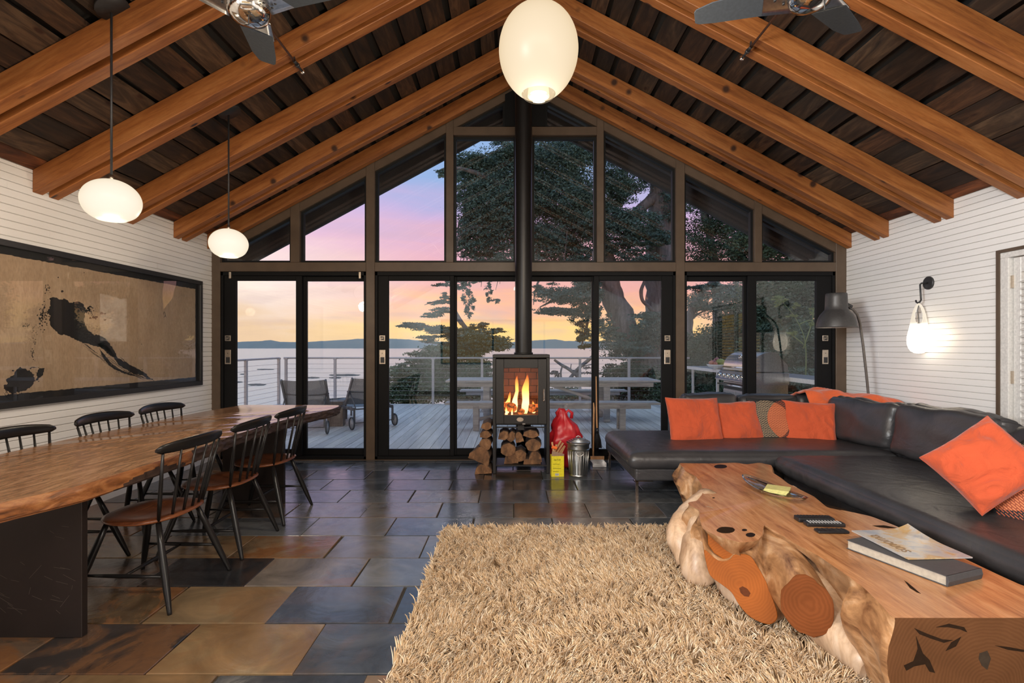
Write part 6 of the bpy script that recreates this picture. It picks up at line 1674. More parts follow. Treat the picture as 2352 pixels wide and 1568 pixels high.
def make_counter():
    t = empty('deck_counter', (4.3, 9.2, 0), 0, 'grey outdoor shelf counter with pale edge along the right rail', 'counter')
    MB().box(-.28, .36, -2.7, 3.0, .87, .90).build('counter_top', M['countergrey'], t, bevel=.004)
    MB().box(-.31, -.28, -2.7, 3.0, .845, .905).build('edge_strip', M['paintwhite'], t, bevel=.003)
    for y in (2.5, 1.1, .45, -1.4, -2.5): MB().box(-.27, -.225, y - .022, y + .022, 0, .87).build('post', M['paintwhite'], t, bevel=.003, seg=1)
M['countergrey'] = flat('grey_counter', (.16, .17, .19), .45)
make_counter()
def make_bowl():
    c = px(1647, 845, 10.3); z = .90
    t = empty('fruit_bowl', (c.x, c.y, z), 0, 'shallow pale oval bowl on the outdoor counter', 'bowl')
    MB().lathe([(.0005, .0), (.08, .0), (.085, .03), (.15, .05), (.19, .085), (.195, .10), (.185, .10), (.15, .07), (.0005, .05)], (0, 0, 0), 32).build('bowl_body', M['paintwhite'], t)
    labs = [('reddish round gourd at the left of the outdoor bowl', (-.11, 0, .13), .055, 'gourdred'), ('dark pink gourd at the back of the outdoor bowl', (-.04, .05, .15), .05, 'gourdpink'), ('green ribbed squash at the right of the outdoor bowl', (.07, 0, .145), .085, 'squash'), ('small purple gourd on top in the outdoor bowl', (.02, .06, .20), .045, 'gourdpink'), ('small reddish gourd at the front of the outdoor bowl', (-.05, -.05, .115), .042, 'gourdred')]
    for lab, p, r, mt in labs:
        g = empty('gourd', (c.x + p[0], c.y + p[1], z + p[2]), 0, lab, 'vegetable', 'gourds in the outdoor bowl'); n = 24; S = 12; vs = []
        for i in range(S + 1):
            ph = math.pi * i / S
            for j in range(n):
                a = 6.283 * j / n; rr = r * math.sin(ph) * (1 + .08 * math.cos(a * 6)); vs.append((rr * math.cos(a), rr * math.sin(a), -r * .8 * math.cos(ph)))
        m = MB(); m.add(vs, [(i * n + j, i * n + (j + 1) % n, (i + 1) * n + (j + 1) % n, (i + 1) * n + j) for i in range(S) for j in range(n)], 0, True); m.build('fruit_flesh', M[mt], g)
        MB().tube([(0, 0, r * .7), (.004, 0, r * .8 + .02)], [.006, .004], 6).build('stem', M['kind1'], g)
M['gourdred'] = flat('gourd_red', (.38, .13, .08), .5); M['gourdpink'] = flat('gourd_pink', (.25, .09, .10), .5); M['squash'] = flat('squash_green', (.22, .25, .06), .5)
make_bowl()
def make_grill():
    # front faces -X, long side along Y
    t = empty('gas_grill', (3.62, 8.0, 0), 0, 'stainless steel gas grill with domed lid and a row of knobs', 'grill')
    y0, y1 = -.52, .56
    m = MB(); m.box(-.18, .36, y0 + .05, y1 - .06, .06, .80); m.build('cabinet', M['steel'], t, bevel=.006)
    for a, b in ((y0 + .07, .01), (.03, y1 - .08)): MB().box(-.192, -.178, a, b, .10, .66).build('cabinet_door', M['steel'], t, bevel=.003)
    MB().box(-.188, -.178, y0 + .08, y1 - .09, .68, .78).build('dark_band', M['darkmetal'], t)
    pr = [(-.30, .83), (-.185, .80), (-.14, .80), (-.14, .97), (-.20, .97), (-.22, .955)]
    MB().prism(pr, lambda u, v, q: (u, q, v), y0, y1).build('control_panel', M['steel'], t, bevel=.006)
    MB().prism([(-.20, .97), (.36, .97), (.36, .80), (-.14, .80)][::-1], lambda u, v, q: (u, q, v), y0 + .02, y1 - .02).build('fire_box', M['steel'], t, bevel=.004)
    ax = Vector((-.84, 0, .54)).normalized()
    for k in range(6):
        y = y1 - .13 - k * .165; c = Vector((-.262, y, .892)); MB().lathe([(.034, 0), (.036, .006), (.030, .012), (.024, .034), (.022, .040), (.0005, .041)], c, 24, ax).build('knob', M['chrome'], t, sharp=40)
        MB().bar(c + ax * .04 + Vector((0, 0, -.02)), c + ax * .04 + Vector((0, 0, .02)), .008, .012, ax).build('knob_grip', M['darkmetal'], t)
    MB().tube([(-.27, y0 + .08, .755), (-.27, y1 - .06, .755)], .013, 12).build('towel_bar', M['chrome'], t)
    for y in (y0 + .10, y1 - .08): MB().tube([(-.18, y, .755), (-.27, y, .755)], .012, 10).build('bar_bracket', M['chrome'], t)
    n = 18; arc = [(-.17, .985)] + [(.10 - .27 * math.cos(math.pi * .62 * i / n), .985 + .04 + .24 * math.sin(math.pi * .62 * i / n)) for i in range(n + 1)] + [(.34, 1.08), (.36, .985)]
    MB().prism(arc, lambda u, v, q: (u, q, v), y0 + .03, y1 - .04).build('lid', M['steel'], t, sharp=30)
    MB().tube([(-.215, y0 + .12, 1.03), (-.215, y1 - .14, 1.03)], .012, 12).build('lid_handle', M['chrome'], t)
    a2 = Vector((-.8, 0, .6)).normalized(); c = Vector((-.105, .04, 1.195))
    MB().lathe([(.036, -.004), (.036, .008), (.030, .012), (.028, .008), (.0005, .008)], c, 28, a2).build('thermometer', M['chrome'], t, sharp=40)
    MB().lathe([(.026, .0085), (.0005, .0095)], c, 28, a2).build('dial_face', M['darkmetal'], t)
make_grill()

def make_picnic():
    t = empty('picnic_table', (.72, 9.75, 0), 0, 'long weathered grey timber table on the deck behind the stove', 'table')
    x0, x1 = -1.90, 1.93
    for i in range(5): MB().box(x0, x1, -.48 + i * .195, -.48 + i * .195 + .185, .715, .75).build('top_board', M['greywood'], t, bevel=.004, seg=1)
    MB().box(x0 + .12, x1 - .12, -.42, -.38, .63, .715).build('apron', M['greywood'], t, bevel=.003, seg=1); MB().box(x0 + .12, x1 - .12, .38, .42, .63, .715).build('apron', M['greywood'], t, bevel=.003, seg=1)
    for x in (x0 + .72, x1 - .95):
        for y in (-.36, .36): MB().box(x - .055, x + .055, y - .05, y + .05, 0, .715).build('leg', M['greywood'], t, bevel=.004, seg=1)
        MB().tube([(x, -.36, .16), (x, .36, .16)], .025, 8).build('stretcher', M['greywood'], t)
        sg = 1 if x < 0 else -1
        MB().tube([(x + .05 * sg, -.36, .34), (x + 1.0 * sg, -.36, .66)], .030, 8).build('brace', M['greywood'], t)
    for y, lab in ((-1.22, 'weathered timber bench in front of the long deck table'), (1.2, 'weathered timber bench beyond the long deck table')):
        b = empty('bench', (.70, 9.75 + y, 0), 0, lab, 'bench', 'benches at the deck table')
        for i in range(2): MB().box(x0 + .12, x1 - .25, -.17 + i * .175, -.17 + i * .175 + .165, .415, .45).build('seat_board', M['greywood'], b, bevel=.004, seg=1)
        MB().box(x0 + .25, x1 - .4, -.15, -.12, .35, .415).build('apron', M['greywood'], b)
        for x in (x0 + .62, x1 - .85):
            for yy in (-.12, .12): MB().box(x - .045, x + .045, yy - .035, yy + .035, 0, .415).build('leg', M['greywood'], b, bevel=.003, seg=1)
            MB().tube([(x, -.12, .10), (x, .12, .10)], .022, 8).build('stretcher', M['greywood'], b)
        MB().tube([(x0 + .66, 0, .16), (x0 + 1.5, 0, .38)], .028, 8).build('brace', M['greywood'], b)
make_picnic()

def make_lounger(label, x, y, rz):
    t = empty('sun_lounger', (x, y, 0), rz, label, 'sun lounger', 'sun loungers on the deck'); Fm = M['loungerframe']
    # origin between the wheels; foot end along +Y; back rises from y=.35 towards y=-.05
    W = .34
    for s in (-1, 1):
        MB().bar((s * W, .02, .33), (s * W, 1.95, .33), .028, .05).build('side_rail', Fm, t, bevel=.003, seg=1)
        MB().bar((s * W * .97, .42, .36), (s * W * .97, .12, .83), .026, .05).build('back_rail', Fm, t, bevel=.003, seg=1)
        MB().bar((s * W, 0.03, .10), (s * W, .03, .33), .024, .03).build('rear_leg', Fm, t); MB().bar((s * W, 1.75, 0), (s * W, 1.75, .33), .024, .03).build('front_leg', Fm, t)
        MB().bar((s * W * .9, .30, .62), (s * W * .9, .05, .34), .012, .02).build('back_strut', Fm, t)
        c = (s * (W + .04), .03, .105); w = MB(); w.lathe([(.096, -.014), (.104, -.010), (.104, .010), (.096, .014), (.090, .010), (.090, -.010), (.096, -.014)], c, 32, (1, 0, 0)); wh = w.build('wheel', M['rubber'], t, sharp=40)
        MB().lathe([(.0005, -.012), (.02, -.012), (.024, -.004), (.089, -.003), (.089, .003), (.024, .004), (.02, .012), (.0005, .012)], c, 28, (1, 0, 0)).build('wheel_disc', M['railsteel'], wh)
    MB().tube([(-W - .04, .03, .105), (W + .04, .03, .105)], .008, 8).build('axle', Fm, t)
    MB().tube([(-W, .31, .60), (-W * .5, .36, .575), (0, .38, .568), (W * .5, .36, .575), (W, .31, .60)], .012, 8).build('back_crossbar', Fm, t)
    MB().tube([(-W, .02, .33), (W, .02, .33)], .012, 8).build('end_bar', Fm, t); MB().tube([(-W, 1.95, .33), (W, 1.95, .33)], .014, 8).build('end_bar', Fm, t)
    n = 12; vs = []
    for i in range(n + 1):
        for j in range(5): u = -1 + j / 2; q = i / n; vs.append((u * (W - .02), .44 - .31 * q, .38 + .45 * q - .02 * (1 - u * u)))
    for i in range(n + 1):
        for j in range(5): u = -1 + j / 2; q = i / n; vs.append((u * (W - .015), .45 + 1.48 * q, .345 + .0 * q - .03 * (1 - u * u)))
    f = lambda o: [(o + i * 5 + j, o + i * 5 + j + 1, o + (i + 1) * 5 + j + 1, o + (i + 1) * 5 + j) for i in range(n) for j in range(4)]
    a = MB().add(vs[:(n + 1) * 5], f(0), 0, True).build('back_sling', M['slingmesh'], t); a.modifiers.new('s', 'SOLIDIFY').thickness = .003
    a = MB().add(vs[(n + 1) * 5:], f(0), 0, True).build('seat_sling', M['slingseat'], t); a.modifiers.new('s', 'SOLIDIFY').thickness = .003
t_ = NT('open_weave_mesh'); tr_ = t_.N('ShaderNodeBsdfTransparent'); mx_ = t_.N('ShaderNodeMixShader'); v_ = t_.coords((1, 1, 1), False)
b_ = t_.N('ShaderNodeTexChecker'); b_.inputs['Scale'].default_value = 130; t_.L(v_, b_.inputs[0]); ml_ = t_.N('ShaderNodeMath', operation='MULTIPLY_ADD'); ml_.inputs[1].default_value = .5; ml_.inputs[2].default_value = .42; t_.L(b_.outputs['Fac'], ml_.inputs[0])
t_.set(Base_Color=(.18, .18, .18, 1), Roughness=.8); t_.L(ml_.outputs[0], mx_.inputs[0]); t_.L(tr_.outputs[0], mx_.inputs[1]); t_.L(t_.b.outputs[0], mx_.inputs[2]); t_.L(mx_.outputs[0], t_.out.inputs[0]); M['slingmesh'] = t_.m
M['slingseat'] = flat('grey_blue_sling', (.16, .19, .21), .8)
make_lounger('grey mesh sun lounger with wheels, left one, behind the first door pair', -3.22, 7.98, .12)
make_lounger('grey mesh sun lounger with wheels, right one, turned towards the water', -2.28, 8.67, .70)
def make_cube():
    p = px(767, 975, 8.85); b = MB().box(-.13, .13, -.13, .13, 0, .425).build('side_block', M['cubewood'], bevel=.008); b.location = (p.x, 8.98, -.005); b.rotation_euler = (0, 0, .15)
    tag(b, 'squat weathered timber block used as a side table between the loungers', 'side table')
M['cubewood'] = wood('weathered_block', [(.10, .08, .065), (.19, .155, .13), (.27, .23, .20)], (8, 8, 1), 2, .8, bump=.4)
make_cube()

# ------------------------------------------------------------------ water, hills, ground
def build_land():
    w = MB().add([(-6000, 14, -4.2), (6000, 14, -4.2), (6000, 3400, -4.2), (-6000, 3400, -4.2)], [(0, 1, 2, 3)]).build('bay_water', M['water']); tag(w, 'calm pale bay water beyond the deck railing', 'water', kind='stuff')
    # floating kelp
    rnd = random.Random(12)
    for i, (x, y, l, h) in enumerate(((790, 861, 34, 2.2), (770, 867, 14, 1.6), (718, 867, 16, 1.6), (590, 883, 20, 2.0), (610, 848, 20, 1.0), (545, 877, 12, 1.3), (560, 859, 9, 1.0))):
        P = []
        for k in range(26):
            a = 6.283 * k / 26; P.append((x + l * math.cos(a) * (1 + .3 * noise.noise(Vector((i, k * .7, 0)))), y + h * math.sin(a) * (1 + .5 * noise.noise(Vector((i, k * .7, 3)))), ))
        q = [onz(a, b, -4.18) for a, b in P]; m = MB(); k = len(q); m.add(q + [p + Vector((0, 0, .03)) for p in q], [(j, (j + 1) % k, k + (j + 1) % k, k + j) for j in range(k)] + [tuple(range(k, 2 * k))])
        o_ = m.build('kelp_patch', M['kelp'], bevel=0); tag(o_, ('broad dark kelp patch on the water, above the loungers', 'small kelp streak just left below the broad patch', 'kelp streak beside the door mullion', 'kelp streak left of the first railing corner, low on the water', 'thin kelp streak high on the water behind the left railing', 'short kelp streak at the left door edge, lower one', 'short kelp streak at the left door edge, upper one')[i], 'kelp', 'kelp patches on the bay', 'thing')
    def ridge(name, prof, Y, mat, label, base=-4.2, depth=500):
        vs = []; n = 0; P = []
        for (xa, ya), (xb, yb) in zip(prof, prof[1:]):
            k = max(2, int(abs(xb - xa) / 4))
            for j in range(k):
                f = j / k; P.append((xa + (xb - xa) * f, ya + (yb - ya) * f + .9 * noise.noise(Vector((xa + (xb - xa) * f, Y, 0)) * .12) - 1.0 * abs(noise.noise(Vector((xa + (xb - xa) * f, Y, 2)) * .31))))
        P.append(prof[-1]); n = len(P); rows = 5
        for r in range(rows):
            f = r / (rows - 1)
            for x, y in P:
                p = px(x, y, Y); hh = (p.z - base) * (math.sin(f * math.pi / 2) ** .8); vs.append(((x - CX) * Y / F, Y - depth * (1 - f) * .5, base + hh))
        for x, y in P: vs.append(((x - CX) * Y / F, Y + depth, base))
        m = MB(); m.add(vs, [(r * n + j, r * n + j + 1, (r + 1) * n + j + 1, (r + 1) * n + j) for r in range(rows) for j in range(n - 1)], 0, True)
        o_ = m.build(name, mat); tag(o_, kind='structure'); return o_
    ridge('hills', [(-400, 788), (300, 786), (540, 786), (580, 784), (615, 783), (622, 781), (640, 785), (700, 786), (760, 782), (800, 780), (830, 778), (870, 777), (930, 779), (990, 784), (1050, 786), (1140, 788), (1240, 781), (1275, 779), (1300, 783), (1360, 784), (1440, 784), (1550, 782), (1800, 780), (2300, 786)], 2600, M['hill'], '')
    # slope under the deck and to the right, where the trees stand
    n = 40; vs = []
    for i in range(n + 1):
        for j in range(n + 1):
            x = -7 + 30 * i / n; y = 4 + 34 * j / n
            if x < 5.2 and y < 12.3: base = -1.6
            else:
                k = max(0, min(1, (x + 3.5) / 5)); base = -5.2 + 4.3 * k - .06 * max(0, y - 14) * (1 - .8 * max(0, min(1, (x - 3) / 5)))
                base += max(0, x - 6) * .16
            vs.append((x, y, base + .25 * noise.noise(Vector((x * .5, y * .5, 0)))))
    g = MB().add(vs, [(i * (n + 1) + j, (i + 1) * (n + 1) + j, (i + 1) * (n + 1) + j + 1, i * (n + 1) + j + 1) for i in range(n) for j in range(n)], 0, True).build('ground', M['ground']); tag(g, kind='structure')
    # stretch of lawn seen under the long table
    m = MB(); k = 60; vs = []
M['kelp'] = flat('kelp', (.03, .05, .025), .6)
build_land()

# ------------------------------------------------------------------ vegetation
def foliage(name, blobs, mat, parent, size, seed, flatk=.55, aspect=2.2, fill=.35):
    """blobs in picture coordinates with their own distance: (px, py, Y, rx_px, ry_px, n [,depth factor])"""
    rng = np.random.default_rng(seed); C = []
    for b in blobs:
        x, y, Y, rx, ry, n = b[:6]; n = int(n * 1.7); df = b[6] if len(b) > 6 else .8
        s = Y / F; c = px(x, y, Y); d = rng.normal(size=(n, 3)); d /= np.linalg.norm(d, axis=1)[:, None]
        r = rng.uniform(fill, 1, n) ** .6
        # clump: pull the leaves towards a few sprays so that the edge breaks up and gaps open
        k = max(6, n // 45); sp = rng.normal(size=(k, 3)); sp /= np.linalg.norm(sp, axis=1)[:, None]; sp *= (rng.uniform(.25, 1.08, k) ** .7)[:, None]
        pick = rng.integers(0, k, n); q = sp[pick] + rng.normal(0, .12, (n, 3)) * np.array([1.25, 1.25, .55])
        C.append(q * np.array([rx * s, max(rx, ry) * s * df, ry * s]) + np.array(c))
    size = size * .72
    C = np.concatenate(C); n = len(C); sz = size * rng.uniform(.5, 1.4, n)
    a = rng.uniform(0, 6.283, n); t = rng.normal(0, flatk, n); u = np.stack([np.cos(a) * np.cos(t), np.sin(a) * np.cos(t), np.sin(t)], 1)
    w = rng.normal(size=(n, 3)); w[:, 2] *= .8; w -= (w * u).sum(1)[:, None] * u; w /= np.linalg.norm(w, axis=1)[:, None]
    L = (sz * aspect / 2)[:, None]; W = (sz / 2)[:, None]
    V = np.stack([C - u * L, C + w * W - u * L * .1, C + u * L, C - w * W + u * L * .1], 1).reshape(-1, 3)
    o = Vector(parent.location) if parent else Vector((0, 0, 0)); V = V - np.array(o)
    me = bpy.data.meshes.new(name); me.vertices.add(len(V)); me.vertices.foreach_set('co', V.astype(np.float32).ravel())
    me.loops.add(4 * n); me.loops.foreach_set('vertex_index', np.arange(4 * n, dtype=np.int32)); me.polygons.add(n)
    me.polygons.foreach_set('loop_start', np.arange(0, 4 * n, 4, dtype=np.int32)); me.polygons.foreach_set('loop_total', np.full(n, 4, dtype=np.int32)); me.update(calc_edges=True)
    me.materials.append(mat); ob = bpy.data.objects.new(name, me); COL.objects.link(ob)
    if parent: ob.parent = parent
    ob['kind'] = 'stuff'; return ob
def limb(parent, name, pts, rad, mat='trunk', n=12, rough=.12, sub=6):
    """pts: (px, py, Y)"""
    o = Vector(parent.location); P = [px(*p) for p in pts]; D = []; R = []
    for i in range(len(P) - 1):
        a, b, c, d = P[max(i - 1, 0)], P[i], P[i + 1], P[min(i + 2, len(P) - 1)]
        for k in range(sub):
            f = k / sub; D.append(.5 * ((2 * b) + (c - a) * f + (2 * a - 5 * b + 4 * c - d) * f * f + (3 * b - a - 3 * c + d) * f ** 3)); R.append(rad[i] + (rad[i + 1] - rad[i]) * f)
    D.append(P[-1]); R.append(rad[-1]); m = MB().tube([p - o for p in D], R, n)
    if rough: m.v = [tuple(Vector(v) + Vector((noise.noise(Vector(v) * 3), noise.noise(Vector(v) * 3 + Vector((9, 0, 0))), 0)) * rough * max(R)) for v in m.v]
    return m.build(name, M[mat], parent)

def trees():
    Y = 17.0
    t = empty('cypress_tree', (px(1517, 840, Y).x, Y, -1.0), 0, 'large spreading dark cypress with thick grey trunks, filling the middle windows', 'tree')
    limb(t, 'trunk', [(1517, 870, Y), (1512, 780, Y), (1512, 680, Y), (1512, 600, Y), (1515, 520, Y), (1519, 430, Y), (1520, 330, Y), (1515, 200, Y)], [.50, .41, .40, .41, .39, .36, .30, .15], n=20, rough=.16)
    limb(t, 'trunk', [(1500, 870, Y - .6), (1462, 800, Y - .6), (1432, 740, Y - .6), (1408, 680, Y - .6), (1395, 620, Y - .6), (1375, 540, Y - .4), (1340, 450, Y - .2), (1300, 350, Y)], [.60, .44, .38, .33, .30, .24, .17, .08], n=18, rough=.16)
    br = [([(1505, 722, Y - .3), (1490, 705, Y - .5), (1476, 690, Y - .6), (1473, 668, Y - .6), (1480, 645, Y - .6), (1484, 620, Y - .6)], [.09, .06, .055, .06, .05, .04]), ([(1515, 440, Y), (1470, 480, Y - .4), (1420, 510, Y - .8), (1330, 530, Y - 1)], [.20, .15, .09, .03]),
          ([(1375, 545, Y), (1290, 500, Y - 1), (1200, 450, Y - 1.5), (1100, 400, Y - 2), (1040, 385, Y - 2), (1000, 395, Y - 2)], [.16, .13, .10, .07, .04, .015]), ([(1385, 590, Y), (1300, 560, Y - 1), (1200, 540, Y - 1.6), (1110, 520, Y - 2), (1060, 540, Y - 2), (1046, 590, Y - 2)], [.14, .10, .08, .06, .03, .012]),
          ([(1300, 560, Y - 1), (1270, 600, Y - 1.2), (1235, 650, Y - 1.4), (1225, 700, Y - 1.4)], [.06, .045, .03, .01]), ([(1395, 640, Y), (1340, 655, Y - .8), (1290, 680, Y - 1.2), (1240, 705, Y - 1.5)], [.12, .08, .05, .015]),
          ([(1400, 660, Y), (1360, 700, Y - .6), (1345, 760, Y - .8), (1335, 800, Y - .9)], [.10, .06, .04, .015]), ([(1515, 560, Y), (1540, 520, Y), (1570, 500, Y + .3)], [.12, .08, .04])]
    for p, r in br: limb(t, 'branch', p, r, rough=.2, n=9)
    rnd = random.Random(31)
    for i in range(26):   # hanging twigs
        x = rnd.uniform(1050, 1370); y = rnd.uniform(500, 600); yy = Y - 1.5 + rnd.uniform(-.6, .6); dx = rnd.uniform(-45, 10); l = rnd.uniform(60, 130)
        limb(t, 'twig', [(x, y, yy), (x + dx * .3, y + l * .4, yy), (x + dx, y + l, yy)], [.028, .018, .006], n=6, rough=0, sub=4)
    B = [(1110, 400, 15.5, 60, 45, 5200), (1125, 470, 15.3, 68, 50, 6200), (1100, 535, 15.3, 48, 42, 4200), (1165, 355, 15.6, 38, 34, 2600), (1080, 375, 15.2, 40, 18, 900), (1030, 400, 15.0, 26, 12, 330), (1260, 380, 15.8, 95, 62, 8500), (1200, 440, 15.6, 70, 60, 5600),
         (1290, 460, 15.8, 95, 50, 6800), (1330, 525, 16, 75, 42, 4600), (1240, 545, 15.6, 62, 40, 3600), (1335, 345, 16, 45, 30, 2200), (1165, 520, 15.4, 60, 45, 3600), (1130, 585, 15.4, 60, 26, 1900), (1210, 595, 15.6, 50, 22, 1100), (1300, 585, 15.8, 60, 24, 1900),
         (1420, 430, 16.4, 48, 45, 3400), (1400, 500, 16.2, 45, 36, 2600), (1460, 515, 16.2, 55, 34, 2800), (1425, 575, 16.2, 60, 26, 1500), (1480, 600, 16, 50, 12, 900), (1455, 545, 16.2, 62, 18, 1400), (1520, 545, 15.9, 42, 16, 1000),
         (1480, 400, 16.6, 60, 26, 1500), (1545, 470, 16.6, 30, 40, 1200), (1400, 350, 16.4, 60, 30, 1900), (1060, 440, 15.1, 22, 30, 500), (1070, 570, 15.1, 24, 20, 420),
         (1300, 680, 15.4, 66, 17, 2200), (1275, 715, 15.3, 50, 10, 900), (1345, 655, 15.5, 26, 26, 1100), (1338, 720, 15.6, 28, 30, 1200), (1342, 775, 15.6, 20, 26, 700), (1250, 660, 15.4, 26, 12, 320), (1330, 620, 15.5, 40, 14, 700),
         (1372, 700, 15.9, 16, 55, 900), (1390, 750, 15.8, 20, 30, 700), (1440, 800, 15.6, 62, 26, 1800), (1500, 760, 15.6, 46, 40, 2600), (1490, 725, 15.6, 40, 8, 500), (1410, 770, 15.8, 25, 18, 600), (1500, 560, 15.9, 30, 10, 400),
         (1075, 690, 15.0, 14, 45, 420), (1060, 650, 15.0, 16, 24, 300), (1120, 660, 15.1, 10, 34, 160), (1100, 640, 15.1, 24, 10, 160), (1140, 690, 15.2, 12, 6, 60)]
    foliage('foliage', B, M['cypress'], t, .055, 3)
    foliage('fine_sprays', [(x, y, Y_ - .1, rx * 1.15, ry * 1.18, int(n * .45)) for x, y, Y_, rx, ry, n in B], M['cypress'], t, .035, 4, aspect=2.8, fill=.7)
    # second smaller cypress reaching in over the railing
    Y = 14.5; t = empty('cypress_tree', (px(1100, 900, Y).x, Y, -1.2), 0, 'low wind-bent cypress with flat branches behind the railing, left of the stove', 'tree')
    limb(t, 'trunk', [(1108, 900, Y), (1112, 850, Y), (1096, 815, Y), (1085, 780, Y), (1060, 740, Y), (1035, 690, Y)], [.16, .13, .12, .10, .06, .02], n=10, rough=.3)
    for p, r in (([(1085, 785, Y), (1040, 765, Y), (990, 752, Y), (935, 746, Y)], [.06, .045, .03, .01]), ([(1060, 745, Y), (1030, 715, Y), (985, 722, Y)], [.045, .03, .01]), ([(1040, 700, Y), (1010, 690, Y), (975, 700, Y)], [.03, .02, .008]), ([(1085, 790, Y), (1120, 765, Y), (1150, 755, Y)], [.05, .03, .01]), ([(1096, 812, Y), (1040, 795, Y), (975, 785, Y)], [.05, .03, .01])): limb(t, 'branch', p, r, n=7, rough=.2)
    foliage('foliage', [(955, 747, Y, 38, 6, 800), (1000, 756, Y, 42, 9, 1300), (1040, 765, Y, 36, 14, 1600), (985, 775, Y, 30, 5, 420), (1010, 785, Y, 40, 6, 500), (985, 724, Y, 28, 5, 420), (1015, 712, Y, 24, 8, 520), (1025, 685, Y, 15, 12, 420), (1005, 695, Y, 20, 5, 260), (1030, 650, Y, 12, 10, 200),
                           (1085, 775, Y, 48, 22, 3200), (1120, 790, Y, 50, 20, 3000), (1135, 760, Y, 26, 7, 500), (1070, 800, Y, 50, 22, 3400), (1100, 750, Y, 24, 10, 500), (1020, 655, Y, 22, 4, 160)], M['cypress'], t, .045, 8, aspect=2.6)
    # shrubs
    def shrub(x, y, Y, rx, ry, n, lab, mat='bush', size=.05, stems=5, group='shrubs beyond the deck railing', name='shrub', extra=()):
        c = px(x, y, Y); t = empty(name, (c.x, Y, c.z - ry * Y / F), 0, lab, 'shrub' if name != 'fir_tree' else 'tree', group)
        foliage('foliage', [(x, y, Y, rx, ry, n)] + list(extra), M[mat], t, size, int(x + y), aspect=2.0)
        r = random.Random(int(x))
        for i in range(stems):
            a = r.uniform(-.8, .8); limb(t, 'stem', [(x + a * rx * .2, y + ry, Y), (x + a * rx * .5, y + ry * .2, Y), (x + a * rx * .85, y - ry * .6, Y)], [.03, .02, .008], n=6, rough=0, sub=3)
    shrub(965, 880, 13.6, 72, 46, 9000, 'rounded green shrub behind the railing, left of the stove', extra=((1000, 820, 13.8, 55, 26, 3600), (920, 905, 13.4, 45, 30, 3600), (930, 850, 13.6, 35, 20, 1200)))
    shrub(1075, 880, 13.9, 70, 52, 9500, 'dense green shrub directly behind the stove-side table end', extra=((1060, 830, 14.2, 60, 30, 3600),))
    shrub(1180, 900, 14.3, 60, 26, 3600, 'low green shrub hidden behind the stove and table')
    shrub(1300, 905, 14.6, 60, 16, 2000, 'low scrub under the long deck table, right of the stove', mat='bush')
    shrub(1470, 880, 14.2, 80, 46, 8000, 'brownish green undergrowth at the foot of the cypress', mat='fir', extra=((1430, 850, 14.4, 50, 20, 2000),))
    shrub(1530, 900, 13.6, 60, 40, 5200, 'dark green shrub behind the right end of the long table')
    # dead branches at the bank
    t = empty('driftwood_branch', (px(1300, 880, 13.5).x, 13.5, -.3), 0, 'bare forked dead branch sticking up behind the railing', 'branch')
    for p, r in (([(1345, 880, 13.5), (1310, 850, 13.5), (1290, 838, 13.5), (1273, 826, 13.5)], [.06, .045, .04, .03]), ([(1300, 880, 13.5), (1325, 850, 13.5), (1352, 826, 13.5), (1365, 815, 13.5)], [.05, .045, .05, .03]), ([(1290, 880, 13.5), (1288, 855, 13.5), (1292, 840, 13.5)], [.03, .025, .02]), ([(1310, 850, 13.5), (1312, 835, 13.5)], [.02, .008]), ([(1335, 842, 13.5), (1362, 836, 13.5)], [.02, .01]), ([(1325, 850, 13.5), (1330, 870, 13.5)], [.03, .03])): limb(t, 'fork', p, r, n=7, rough=.2)
    foliage('dry_leaves', [(1285, 862, 13.5, 22, 16, 120), (1335, 858, 13.5, 26, 16, 160)], M['trunk'], t, .05, 77)
    # trees on the right
    for x, y, Y, rx, ry, n, lab, mt, ex, tr in (
        (1640, 560, 20, 75, 75, 9000, 'dark fir tree seen through the tall right-hand windows', 'fir', ((1690, 500, 20, 60, 40, 2600), (1610, 480, 20, 50, 40, 1500)), [(1650, 830, 20), (1640, 600, 20), (1600, 420, 20)]),
        (1640, 690, 18.5, 75, 40, 3400, 'flat-branched conifer against the pink sky, upper right door', 'cypress', ((1620, 660, 18.5, 50, 8, 900), (1690, 670, 18.5, 40, 22, 1800), (1650, 705, 18.5, 60, 7, 900), (1605, 700, 18.5, 24, 14, 500)), [(1585, 850, 18.5), (1582, 740, 18.5), (1600, 690, 18.5), (1640, 640, 18.5)]),
        (1650, 790, 16, 85, 42, 9500, 'dense green conifer behind the grill', 'fir', ((1700, 740, 16, 50, 40, 5200), (1610, 820, 15.5, 60, 40, 4600), (1640, 870, 14, 80, 40, 5000)), [(1660, 900, 16), (1665, 780, 16)]),
        (1790, 700, 13, 85, 95, 15000, 'tall dark fir filling the rightmost door pane', 'fir', ((1840, 800, 12, 80, 60, 6500), (1760, 800, 12.5, 60, 60, 5200)), [(1790, 900, 13), (1795, 700, 13), (1800, 600, 13)]),
        (1800, 540, 14, 110, 80, 11000, 'high dark conifer crown above the rightmost door', 'fir', ((1900, 640, 13, 70, 90, 6000), (1720, 570, 15, 50, 50, 3000)), [(1830, 850, 14), (1830, 600, 14)]),
        (1800, 880, 10.5, 130, 34, 7000, 'dark hedge behind the deck counter', 'fir', ((1700, 890, 11.5, 80, 30, 3600),), [(1800, 920, 10.5), (1800, 870, 10.5)])):
        c = px(x, y, Y); t = empty('fir_tree' if 'hedge' not in lab else 'hedge', (c.x, Y, -1), 0, lab, 'tree' if 'hedge' not in lab else 'hedge')
        foliage('foliage', [(x, y, Y, rx, ry, n, .6)] + [e + (.6,) for e in ex], M[mt], t, .052, int(x * 3 + y), aspect=2.4)
        limb(t, 'trunk', tr, [.22, .15, .10, .05][:len(tr)], n=10, rough=.3)
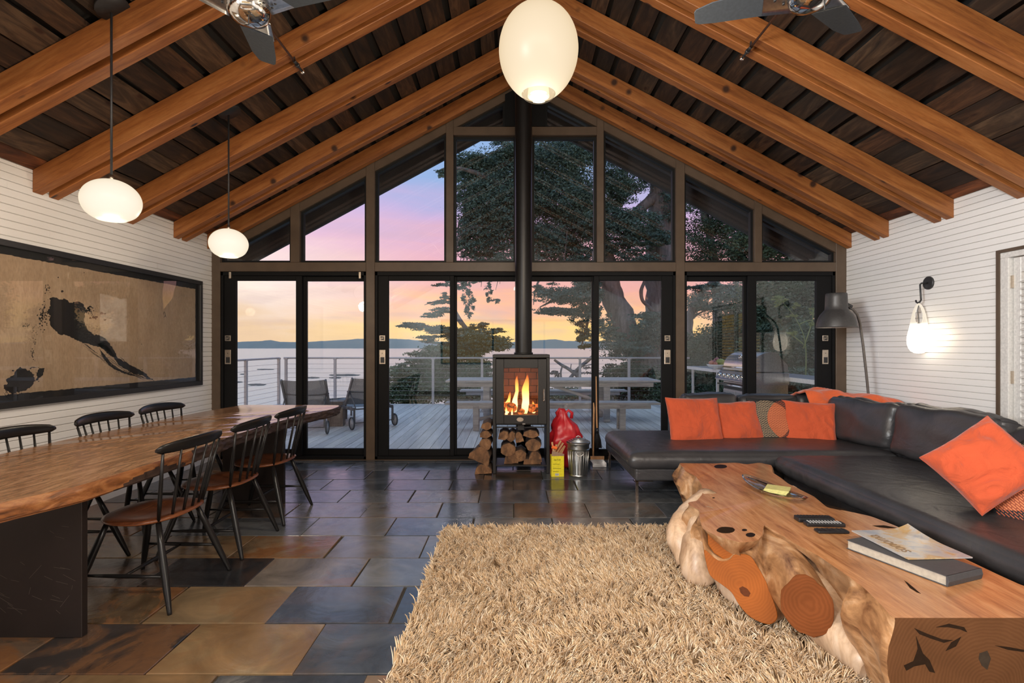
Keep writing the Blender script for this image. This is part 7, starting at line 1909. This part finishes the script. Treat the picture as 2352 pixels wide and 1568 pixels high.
        if 'flat' in lab:
            limb(t, 'branch', [(1582, 740, 18.5), (1605, 720, 18.5), (1640, 705, 18.5)], [.05, .035, .012], n=7); limb(t, 'branch', [(1582, 745, 18.5), (1600, 712, 18.5), (1625, 700, 18.5)], [.06, .04, .012], n=7)
    limb_t = empty('fennel_plant', (px(1830, 860, 8.9).x, 8.9, 0), 0, 'tall feathery yellow-green plant beyond the counter', 'plant')
    for p in ([(1850, 880, 8.9), (1850, 790, 8.9), (1830, 735, 8.9), (1795, 690, 8.9)], [(1845, 800, 8.9), (1865, 740, 8.9), (1868, 710, 8.9)], [(1835, 745, 8.9), (1860, 735, 8.9), (1872, 745, 8.9)], [(1845, 790, 8.9), (1820, 770, 8.9), (1805, 762, 8.9)]): limb(limb_t, 'stem', p, [.010, .008, .006, .003][:len(p)], 'fennel', n=6, rough=0, sub=4)
    foliage('feathery_leaves', [(1797, 688, 8.9, 22, 8, 260), (1828, 700, 8.9, 10, 10, 140), (1868, 712, 8.9, 7, 9, 100), (1815, 725, 8.9, 16, 6, 120), (1865, 742, 8.9, 8, 5, 80), (1818, 764, 8.9, 14, 6, 120), (1785, 700, 8.9, 10, 8, 80)], M['fennel'], limb_t, .022, 55, aspect=3.5)
    # hedge outside the shuttered opening
    t = empty('hedge', (6.2, 3.5, 0), 0, 'dark evergreen hedge seen between the shutter louvers', 'hedge')
    rng = np.random.default_rng(1); ob = None
    m = MB(); vs = []
    C = np.stack([rng.uniform(-.6, .6, 9000), rng.uniform(-2.4, 2.4, 9000), rng.uniform(-.3, 3.0, 9000)], 1); q = []
    for i, c in enumerate(C):
        u = rng.normal(size=3) * .06; w = rng.normal(size=3) * .04; q += [c - u, c + w, c + u, c - w]
    m.add(q, [(4 * i, 4 * i + 1, 4 * i + 2, 4 * i + 3) for i in range(len(C))]); ob = m.build('foliage', M['fir'], t); ob['kind'] = 'stuff'
    m = MB(); m.tube([(0, 0, -.5), (0, 0, 2.6)], .08, 8); m.build('trunk', M['trunk'], t)
trees()
